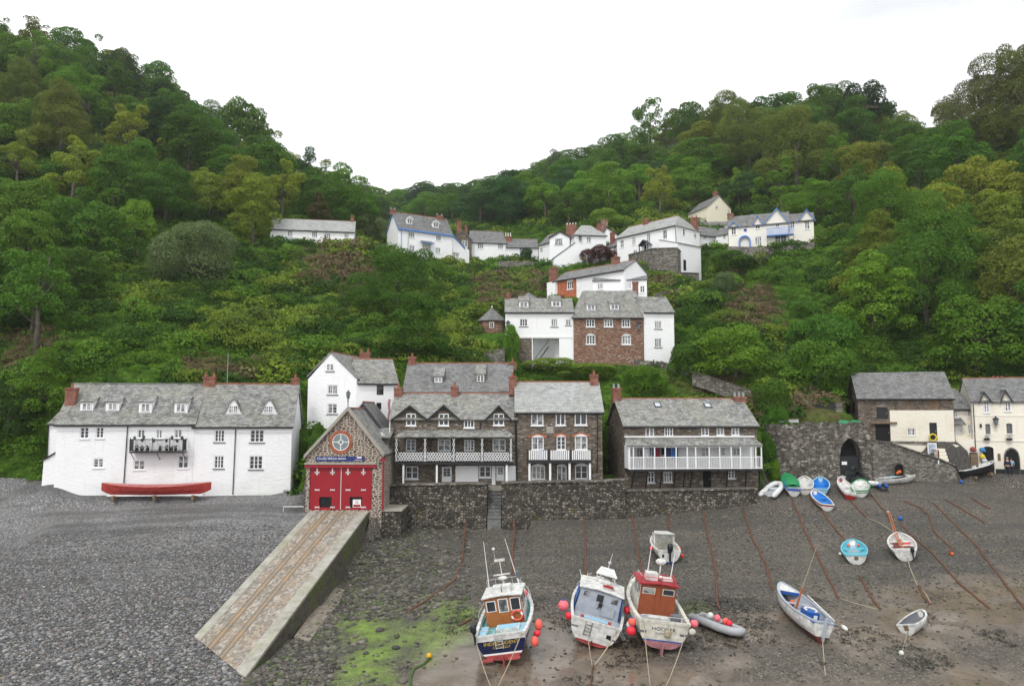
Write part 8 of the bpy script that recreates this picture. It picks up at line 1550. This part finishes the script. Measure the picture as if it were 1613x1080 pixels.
# ---- red gig in front of the white house
a = P(163, 779, 18.0); b = P(335, 779, 17.8); ge = empty('pilot_gig', Vector((a.x, a.y-.4, gz(a.x, a.y)+.02)), math.atan2(b.y-a.y, b.x-a.x), 'long slim rowing gig under a faded red cover in front of the long white house', 'rowing gig'); L = (b-a).length; n = 18; m = MB().m('cover_red', True); k = MB().m('cover_pink', True)
bw = lambda t: .8*(1-abs(2*t-1)**2.6)**.8+.02; zt = lambda t: .92+.34*abs(2*t-1)**2.2+.0; zb = lambda t: .2+2.2*max(0, abs(2*t-1)-.82)
for i in range(n):
    t0, t1 = i/n, (i+1)/n
    for sd in (1, -1):
        for (qa, qb) in ((0, .5), (.5, 1)):
            f = lambda t, q: (t*L, sd*bw(t)*(.35+.65*q**.6), zb(t)+(zt(t)-zb(t))*q); p = [f(t0, qa), f(t1, qa), f(t1, qb), f(t0, qb)]; m.poly(p[::-1] if sd == 1 else p)
        g = lambda t, q: (t*L, sd*bw(t)*(1-q), zt(t)+.17*q*math.sin(pi*t)**.5); p = [g(t0, 0), g(t1, 0), g(t1, 1), g(t0, 1)]; k.poly(p[::-1] if sd == 1 else p)
m.build('hull_cover', ge); k.build('top_cover', ge); w = MB().m('white_paint')
w.box(.6, L-.6, -.28, .28, .1, .23); w.build('keel_board', ge)
for x in (1.2, L*.5, L-1.4): MB().m('timber').box(x-.1, x+.1, -.6, .6, -.25, .16).build('trestle', ge)
# ---- mooring chains on the beach
CH = [([(733,824),(729,880),(716,915),(665,950),(637,967)], 'long rusty chain curving left towards the green weed'), ([(812,787),(809,840),(806,905)], 'rusty chain running straight down behind the navy boat'), ([(921,812),(922,850),(923,905)], 'rusty chain running down behind the grey-cabin boat'), ([(995,803),(1003,860),(1012,910)], 'rusty chain running down behind the cream fishing boat'), ([(1054,805),(1054,835)], 'short chain above the small white motor boat'),
 ([(1107,800),(1116,850),(1127,890),(1129,945),(1134,960)], 'rusty chain ending just above the grey inflatable'), ([(1170,800),(1187,850),(1207,890),(1217,930)], 'rusty chain ending above the open sailing boat'), ([(1248,785),(1265,830),(1290,880),(1310,920),(1320,943)], 'long rusty chain passing right of the open sailing boat'), ([(1275,783),(1300,812),(1331,852)], 'rusty chain ending at the turquoise dinghy'), ([(1338,787),(1352,802),(1365,816)], 'chain below the red-hulled boat joined to a pale rope'), ([(1355,908),(1372,940),(1386,960)], 'chain below the turquoise dinghy reaching the wet sand'),
 ([(1372,780),(1392,803),(1405,822)], 'short chain left of the leaning spars'), ([(1425,790),(1450,800),(1464,812),(1470,835),(1484,850),(1500,864),(1494,874)], 'kinked rusty chain right of the white sailing dinghy'), ([(1470,792),(1500,822),(1540,862),(1580,915),(1615,960)], 'long straight rusty chain near the right edge'), ([(1417,822),(1432,840),(1470,872),(1510,918),(1560,960)], 'thin rusty chain from the blue float to the wet sand'), ([(1490,788),(1520,805),(1550,823)], 'short chain high on the right of the beach'), ([(1447,923),(1455,940),(1466,952)], 'short chain end on the wet sand below the white sailing dinghy'), ([(1530,785),(1560,802)], 'shortest chain high on the right of the beach'), ([(725,985),(738,978),(741,976)], 'dark chain stub beside the navy boat')]
for pts, lb in CH:
    o = []
    for (a, b) in zip(pts[:-1], pts[1:]):
        for i in range(5): t = i/5; o.append(B(a[0]+(b[0]-a[0])*t+random.uniform(-1, 1), a[1]+(b[1]-a[1])*t)+Vector((0, 0, .03)))
    o.append(B(*pts[-1])+Vector((0, 0, .03))); rope(o, lb, .08, 'rust_chain', 'mooring_chain', 'chain')
rope([B(1320, 942)+Vector((0, 0, .03)), B(1345, 950)+Vector((0, 0, .03)), B(1384, 961)+Vector((0, 0, .03))], 'pale rope across the wet sand between two chains', .03)
paint('algae_rope', (.06, .12, .03), .9); o = [B(*p)+Vector((0, 0, .04)) for p in ((678, 1036), (668, 1046), (652, 1054), (647, 1066), (646, 1085))]; rope(o, 'weed-covered green rope leading to the yellow float', .07, 'algae_rope')
paint('buoy_yellow', (.7, .38, .02), .5); MB().m('buoy_yellow', True).ball((0, 0, 0), .16, 9).build('mooring_float', None, Matrix.Translation(B(676, 1036)+Vector((0, 0, .12))), label='small yellow float on the mud left of the navy boat', cat='buoy')
MB().m('boat_blue', True).ball((0, 0, 0), .2, 9).build('mooring_float', None, Matrix.Translation(B(1418, 819)+Vector((0, 0, .15))), label='small blue float right of the leaning spars', cat='buoy'); MB().m('buoy_white', True).ball((0, 0, 0), .14, 9).build('mooring_float', None, Matrix.Translation(B(1420, 1031)+Vector((0, 0, .1))), label='small white float below the tiny white dinghy', cat='buoy')
MB().m('orange_plastic', True).ball((0, 0, 0), .13, 8).build('mooring_float', None, Matrix.Translation(B(1500, 874)+Vector((0, 0, .1))), label='small orange float at the end of the kinked chain', cat='buoy')
# ---- lobster pots, tub, trolley, post
netm = paint('net_green', (.10, .13, .11), .9, .3)
for i, (px, py, dz) in enumerate([(1336,757,0), (1344,758,0), (1352,757,0), (1361,756,0), (1340,756,.42), (1350,755,.42), (1357,755,.42), (1346,754,.8)]):
    a = B(px, py)+Vector((0, 0, dz)); e = empty('lobster_pot', a, random.uniform(-.6, .6), 'round-topped netted lobster pot in the pile before the kiln door', 'lobster pot', 'lobster pots piled before the kiln door'); m = MB().m('engine_black')
    for y_ in (-.35, 0, .35): m.tube([(-.3, y_, 0)]+[(-.3*cos(t_), y_, .12+.32*sin(t_)) for t_ in np.linspace(0, pi, 7)]+[(.3, y_, 0)], .025, 5)
    m.box(-.32, .32, -.37, .37, 0, .04); m.build('pot_frame', e); m = MB().m('net_green')
    for k in range(7):
        t_ = pi*k/6; m.tube([(-.29*cos(t_), -.35, .12+.31*sin(t_)), (-.29*cos(t_+.2), .35, .12+.31*sin(t_+.2))], .012, 4)
    for y_ in np.linspace(-.33, .33, 8): m.tube([(-.29*cos(t_), y_, .12+.31*sin(t_)) for t_ in np.linspace(0, pi, 6)], .01, 4)
    m.build('netting', e)
a = B(1325, 755); MB().m('rubber_white').lathe((0, 0, 0), [(.4, 0), (.46, .35), (.48, .36), (.42, .3)], 14).build('plastic_tub', None, Matrix.Translation(a), label='white plastic tub at the left of the kiln door', cat='tub')
a = B(1440, 752); e = empty('flat_trolley', a, 0, 'low flat trolley with small red wheels at the foot of the ramp wall', 'trolley'); MB().m('timber').box(-1.2, 1.2, -.4, .3, .28, .36).build('platform', e)
for x in (-.8, .9): MB().m('boat_red').lathe((x, -.42, .16), [(.16, -.04), (.16, .04)], 10, 'y').build('wheel', e)
a = B(1480, 751); e = empty('gallows_post', a, 0, 'dark iron post with a short arm before the ramp wall', 'post'); MB().m('rust').tube([(0, 0, -.2), (0, 0, 2.7)], .07, 6).tube([(0, 0, 2.65), (-.7, 0, 2.65)], .05, 5).build('post', e); MB().m('engine_black').box(.15, .9, .2, .7, 0, .7).build('winch_box', e)
a = P(1471, 727, 15.85); MB().m('white_paint').box(-.28, .28, -.45, -.4, -.2, .2).build('small_sign', None, Matrix.Translation(a), label='small white sign on the ramp wall beside the iron post', cat='sign')
a = B(1378, 752); MB().m('timber').prism([(-.5, 0, .05), (.5, -.5, .05), (.5, -.5, .12), (-.5, 0, .8)], (.15, .3, 0)).build('plank', None, Matrix.Translation(a), label='weathered plank leaning at the right of the kiln door', cat='plank')
# ---- people
def person(name_lb, loc, rz, top, legs, hair, h=1.72, pose='stand', bag=None):
    e = empty('person', loc, rz, name_lb, 'person'); s = h/1.75
    def skin(nm, pts, edges, mat, sub=1):
        me = bpy.data.meshes.new(nm); me.from_pydata([Vector(p[:3])*s for p in pts], edges, []); o = bpy.data.objects.new(nm, me); COL.objects.link(o); o.parent = e; me.materials.append(MATS[mat]); md = o.modifiers.new('s', 'SKIN'); md.use_smooth_shade = True; sb = o.modifiers.new('u', 'SUBSURF'); sb.levels = sub; sb.render_levels = sub
        for v, p in zip(me.skin_vertices[0].data, pts): v.radius = (p[3]*s, p[4]*s if len(p) > 4 else p[3]*s)
        me.skin_vertices[0].data[0].use_root = True; return o
    st_ = .16 if pose == 'walk' else .03
    body = [(0, 0, .95, .14, .1), (0, 0, 1.2, .13, .09), (0, 0, 1.42, .16, .09), (0, 0, 1.52, .055), (0, -.01, 1.6, .085), (0, -.01, 1.7, .085), (.1, 0, .88, .085), (.1, -st_, .48, .055), (.11, -st_*.6, .08, .04), (.11, -st_*.6-.14, .03, .035), (-.1, 0, .88, .085), (-.1, st_, .48, .055), (-.11, st_*1.6, .08, .04), (-.11, st_*1.6-.14, .03, .035), (.2, 0, 1.4, .05), (.25, .02, 1.12, .04), (.24, -.08, .88, .03), (.235, -.11, .8, .03), (-.2, 0, 1.4, .05), (-.25, .02, 1.12, .04), (-.24, -.08, .88, .03), (-.235, -.11, .8, .03)]
    ed = [(0, 1), (1, 2), (2, 3), (3, 4), (4, 5), (0, 6), (6, 7), (7, 8), (8, 9), (0, 10), (10, 11), (11, 12), (12, 13), (2, 14), (14, 15), (15, 16), (16, 17), (2, 18), (18, 19), (19, 20), (20, 21)]
    skin('body', body, ed, 'skin')
    skin('jacket', [(0, 0, .92, .17, .13), (0, 0, 1.2, .16, .12), (0, 0, 1.42, .18, .11), (0, 0, 1.5, .08), (.21, 0, 1.4, .075), (.26, .02, 1.12, .06), (.25, -.07, .92, .05), (-.21, 0, 1.4, .075), (-.26, .02, 1.12, .06), (-.25, -.07, .92, .05)], [(0, 1), (1, 2), (2, 3), (2, 4), (4, 5), (5, 6), (2, 7), (7, 8), (8, 9)], top)
    skin('trousers', [(0, 0, .97, .15, .11), (.1, 0, .86, .1), (.1, -st_, .48, .075), (.11, -st_*.6, .1, .06), (-.1, 0, .86, .1), (-.1, st_, .48, .075), (-.11, st_*1.6, .1, .06)], [(0, 1), (1, 2), (2, 3), (0, 4), (4, 5), (5, 6)], legs)
    MB().m(hair, True).ball((0, .015*s, 1.69*s), .108*s, 10, (1, 1.05, 1)).build('hair', e); MB().m('skin', True).ball((0, -.095*s, 1.63*s), .02*s, 6).build('nose', e) ; m = MB().m('engine_black'); m.box(-.045*s, -.025*s, -.1*s, -.09*s, 1.65*s, 1.66*s).box(.025*s, .045*s, -.1*s, -.09*s, 1.65*s, 1.66*s); m.build('eyes', e); return e
paint('cloth_navy', (.02, .025, .05), .9); paint('cloth_lightblue', (.25, .45, .62), .9); paint('cloth_yellow', (.7, .5, .05), .9); paint('cloth_red', (.6, .04, .04), .9); paint('hair_brown', (.06, .035, .02), .8); paint('hair_grey', (.3, .28, .26), .8); paint('denim', (.05, .07, .13), .9)
person('person in dark navy jacket and trousers walking before the inn archway', B(1588, 749), rad(160), 'cloth_navy', 'cloth_navy', 'hair_grey', 1.8, 'walk'); person('person in light blue top walking close beside the one in navy', B(1594, 747), rad(170), 'cloth_lightblue', 'cloth_navy', 'hair_brown', 1.65, 'walk')
def on_hill(px, py, m): p = P(px, py, m); return Vector((p.x, p.y, gz(p.x, p.y)))
person('person in yellow jacket leaning by the railing below the white corner cottage', on_hill(919, 417, 8.55), rad(180), 'cloth_yellow', 'denim', 'hair_brown'); person('person in red jacket on the lane at the foot of the white lower wing', on_hill(1116, 444, 9.9), rad(90), 'cloth_red', 'denim', 'hair_brown')
# gull on the store roof
g = P(604, 690, 17.75); e = empty('seagull', g+Vector((0, 0, .05)), rad(60), 'white seagull standing on the low store roof beside the flagpole', 'gull'); m = MB().m('white_paint', True); m.ball((0, 0, .22), .13, 10, (.7, 1.7, .75)).ball((0, .2, .38), .07, 8); m.tube([(0, .12, .27), (0, .19, .36)], .06, 7); m.build('body', e); MB().m('lead', True).ball((0, -.07, .27), .11, 8, (.8, 1.7, .4)).build('wings', e); MB().m('orange_plastic').tube([(0, .26, .37), (0, .34, .35)], .02, 4, .005).tube([(.03, 0, .0), (.03, 0, .15)], .012, 4).tube([(-.03, 0, .0), (-.03, 0, .15)], .012, 4).build('beak_and_legs', e)
e = empty('lane_railing', on_hill(880, 418, 8.4), 0, 'black and white railing along the lane before the white corner cottage', 'railing'); a_ = on_hill(880, 418, 8.4); b_ = on_hill(918, 417, 8.4); m = MB().m('black_paint'); d_ = b_-a_
m.tube([(0, 0, .9), tuple(d_+Vector((0, 0, .9)))], .05, 5); m.tube([(0, 0, .45), tuple(d_+Vector((0, 0, .45)))], .04, 5)
for i in range(6): p = d_*(i/5); m.tube([tuple(p), tuple(p+Vector((0, 0, .9)))], .05, 5)
m.build('rail', e)
# ================================================================ loose stones and weed (nobody could count them)
ph = (1+5**.5)/2; IV = np.array([(-1, ph, 0), (1, ph, 0), (-1, -ph, 0), (1, -ph, 0), (0, -1, ph), (0, 1, ph), (0, -1, -ph), (0, 1, -ph), (ph, 0, -1), (ph, 0, 1), (-ph, 0, -1), (-ph, 0, 1)])/1.9
IF = np.array([(0,11,5),(0,5,1),(0,1,7),(0,7,10),(0,10,11),(1,5,9),(5,11,4),(11,10,2),(10,7,6),(7,1,8),(3,9,4),(3,4,2),(3,2,6),(3,6,8),(3,8,9),(4,9,5),(2,4,11),(6,2,10),(8,6,7),(9,8,1)])
def stones(name, label, pxy, size, cols, rng, mat):
    V = []; Fc = []; C = []; b = 0
    for (x, y), s in zip(pxy, size):
        z = float(GZ(x, y)); sc = s*np.array([rng.uniform(.8, 1.3), rng.uniform(.8, 1.3), rng.uniform(.45, .75)]); a = rng.uniform(0, 6.28); R_ = np.array([[cos(a), -sin(a), 0], [sin(a), cos(a), 0], [0, 0, 1]]); v = (IV*rng.uniform(.8, 1.15, (12, 1))*sc)@R_.T+np.array([x, y, z+s*.12]); V.append(v); Fc.append(IF+b); b += 12; C.append(np.tile(np.array(cols[int(rng.integers(0, len(cols)))])*rng.uniform(.75, 1.25)*(1.3 if name == 'beach_cobbles' else 1), (12, 1)))
    V = np.concatenate(V); Fc = np.concatenate(Fc); me = bpy.data.meshes.new(name); me.vertices.add(len(V)); me.vertices.foreach_set('co', V.ravel()); n = len(Fc); me.loops.add(n*3); me.loops.foreach_set('vertex_index', Fc.ravel()); me.polygons.add(n); me.polygons.foreach_set('loop_start', np.arange(n)*3); me.polygons.foreach_set('use_smooth', np.ones(n, bool)); me.update(calc_edges=True)
    at = me.color_attributes.new('mask', 'FLOAT_COLOR', 'POINT'); at.data.foreach_set('color', np.c_[np.concatenate(C), np.ones(len(V))].ravel()); me.materials.append(MATS[mat]); o = bpy.data.objects.new(name, me); COL.objects.link(o); tag(o, label, 'stones', kind='stuff')
def GZ(x, y): return ground_fast(np.array([x]), np.array([y]))[0]
mm, t = newmat('stone_loose'); at = t.n('ShaderNodeAttribute', attribute_name='mask'); ob = t.n('ShaderNodeTexCoord').outputs['Object']; t.out(t.mix(t.ramp(t.noise(ob, 12, 3), [(.4, .35), (.6, 0.0)]), at.outputs['Color'], (.05, .048, .045)), .8, t.bump(t.noise(ob, 20, 3), .3, .02), spec=.3)
rng = np.random.default_rng(9); pts = []; sz = []
while len(pts) < 21000:
    x = rng.uniform(-45, -8); y = rng.uniform(30, 62); px, py, m_ = proj(x, y, GZ(x, y))
    if inpoly(x, y, [(p.x, p.y) for p in SL]) or (y > SL[3].y and x > slip_edge(0, y)[0]-.2) or (y <= SL[3].y and x > slip_edge(1, y)[0]) or px < -20 or py < 800 or py > 1090: continue
    if rng.random() > np.clip((py-800)/130, .12, 1): continue
    pts.append((x, y)); sz.append(rng.uniform(.045, .095)*(1+.5*np.clip((py-850)/200, 0, 1)*rng.random()**3*2))
stones('beach_cobbles', 'loose grey sea-worn cobbles covering the shingle beach left of the slipway', pts, sz, [(.075, .076, .08), (.10, .102, .107), (.125, .127, .133), (.16, .161, .166), (.08, .08, .084), (.20, .20, .203), (.16, .13, .12), (.065, .065, .068), (.24, .235, .23), (.08, .085, .065)], rng, 'stone_loose')
pts = []; sz = []
while len(pts) < 9000:
    x = rng.uniform(-17, 40); y = rng.uniform(30, 68); z = GZ(x, y); px, py, m_ = proj(x, y, z)
    if px > 1640 or py > 1090 or py < 800: continue
    if y < SL[0].y and x < slip_edge(1, y)[0]+.5: continue
    near = px < 740 and py > 830; w = 1.0 if near and px < 640+(rng.random()-.5)*120 else .28 if py < 960 else .12
    if px < 760 and px > 530 and py > 975: w *= .1
    if rng.random() > w: continue
    pts.append((x, y)); sz.append(rng.uniform(.05, .11)*(1.3+1.1*rng.random()**3 if near else .9))
stones('harbour_stones', 'dark weedy stones scattered over the harbour bed right of the slipway', pts, sz, [(.05, .047, .04), (.08, .075, .065), (.105, .097, .084), (.13, .12, .10), (.075, .10, .04), (.18, .165, .14)], rng, 'stone_loose')
# seaweed tufts on the mud
pts = []
while len(pts) < 1700:
    x = rng.uniform(-6, 32); y = rng.uniform(33, 50); z = GZ(x, y); px, py, m_ = proj(x, y, z)
    if px < 700 or px > 1640 or py < 940 or py > 1090: continue
    v = float(vnoise(np.array([x]), np.array([y]), 2.6, 31)[0])+.25*float(vnoise(np.array([x]), np.array([y]), .7, 33)[0])
    if v < .74: continue
    pts.append((x, y, z))
Pt = np.repeat(np.array(pts), 6, 0)+rng.normal(size=(len(pts)*6, 3))*np.array([.13, .13, .0])+np.array([0, 0, .03]); Nn = unit(rng.normal(size=Pt.shape)*.35+np.array([0, 0, 1])); paint('seaweed', (.035, .03, .018), .5, .3, .5)
me = mesh_np('seaweed', leaves_at(Pt, Nn, .075, rng, .4), 4, 'seaweed'); o = bpy.data.objects.new('seaweed', me); COL.objects.link(o); tag(o, 'dark brown seaweed strewn over the wet harbour mud', 'seaweed', kind='stuff')
# ================================================================ world and light
w = bpy.data.worlds.new('World'); SC.world = w; w.use_nodes = True; t = NT(w.node_tree)
sky = t.n('ShaderNodeTexSky', sky_type='NISHITA', sun_disc=False, sun_elevation=rad(48), sun_rotation=rad(205), air_density=1.5, dust_density=3.0)
bs = t.vmul(sky.outputs[0], (.10, .10, .10)); tc = t.n('ShaderNodeTexCoord').outputs['Generated']
n = t.noise(t.vmul(tc, (1, 1, 3)), 2.2, 5, .55); cl = t.ramp(n, [(.32, (.88, .90, .93)), (.46, (1.15, 1.165, 1.18)), (.6, (1.6, 1.6, 1.6))])
mx = t.mix(.92, bs, cl); bg = t.n('ShaderNodeBackground', ins={'Color': mx, 'Strength': 1.0}); o = t.n('ShaderNodeOutputWorld'); t.link(bg.outputs[0], o.inputs[0])
sl = bpy.data.lights.new('sun', 'SUN'); sl.energy = 1.5; sl.angle = rad(14); sl.color = (1, .97, .92); so = bpy.data.objects.new('sun', sl); COL.objects.link(so)
el, az = rad(48), rad(205); d = Vector((sin(az)*cos(el), cos(az)*cos(el), sin(el))); so.rotation_euler = (-d).to_track_quat('-Z', 'Y').to_euler()
SC.view_settings.view_transform = 'Standard'; SC.view_settings.look = 'None'; SC.view_settings.exposure = 0.17; SC.view_settings.gamma = 1.0; SC.view_settings.use_curve_mapping = False
SC.cycles.max_bounces = 6; SC.cycles.diffuse_bounces = 3; SC.cycles.transparent_max_bounces = 8; SC.cycles.use_denoising = True
m = bpy.data.materials.new('haze'); m.use_nodes = True; t = NT(m.node_tree); v = t.n('ShaderNodeVolumePrincipled', ins={'Color': (.95, .96, 1.0, 1), 'Density': .0002, 'Anisotropy': .3}); o = t.n('ShaderNodeOutputMaterial'); t.link(v.outputs[0], o.inputs['Volume']); MATS['haze'] = m
hz = MB().m('haze').box(-640, 640, -90, 960, -45, 250).build('haze'); tag(hz, 'thin pale air paling the farthest wooded slopes', 'haze', kind='stuff'); SC.cycles.volume_bounces = 0
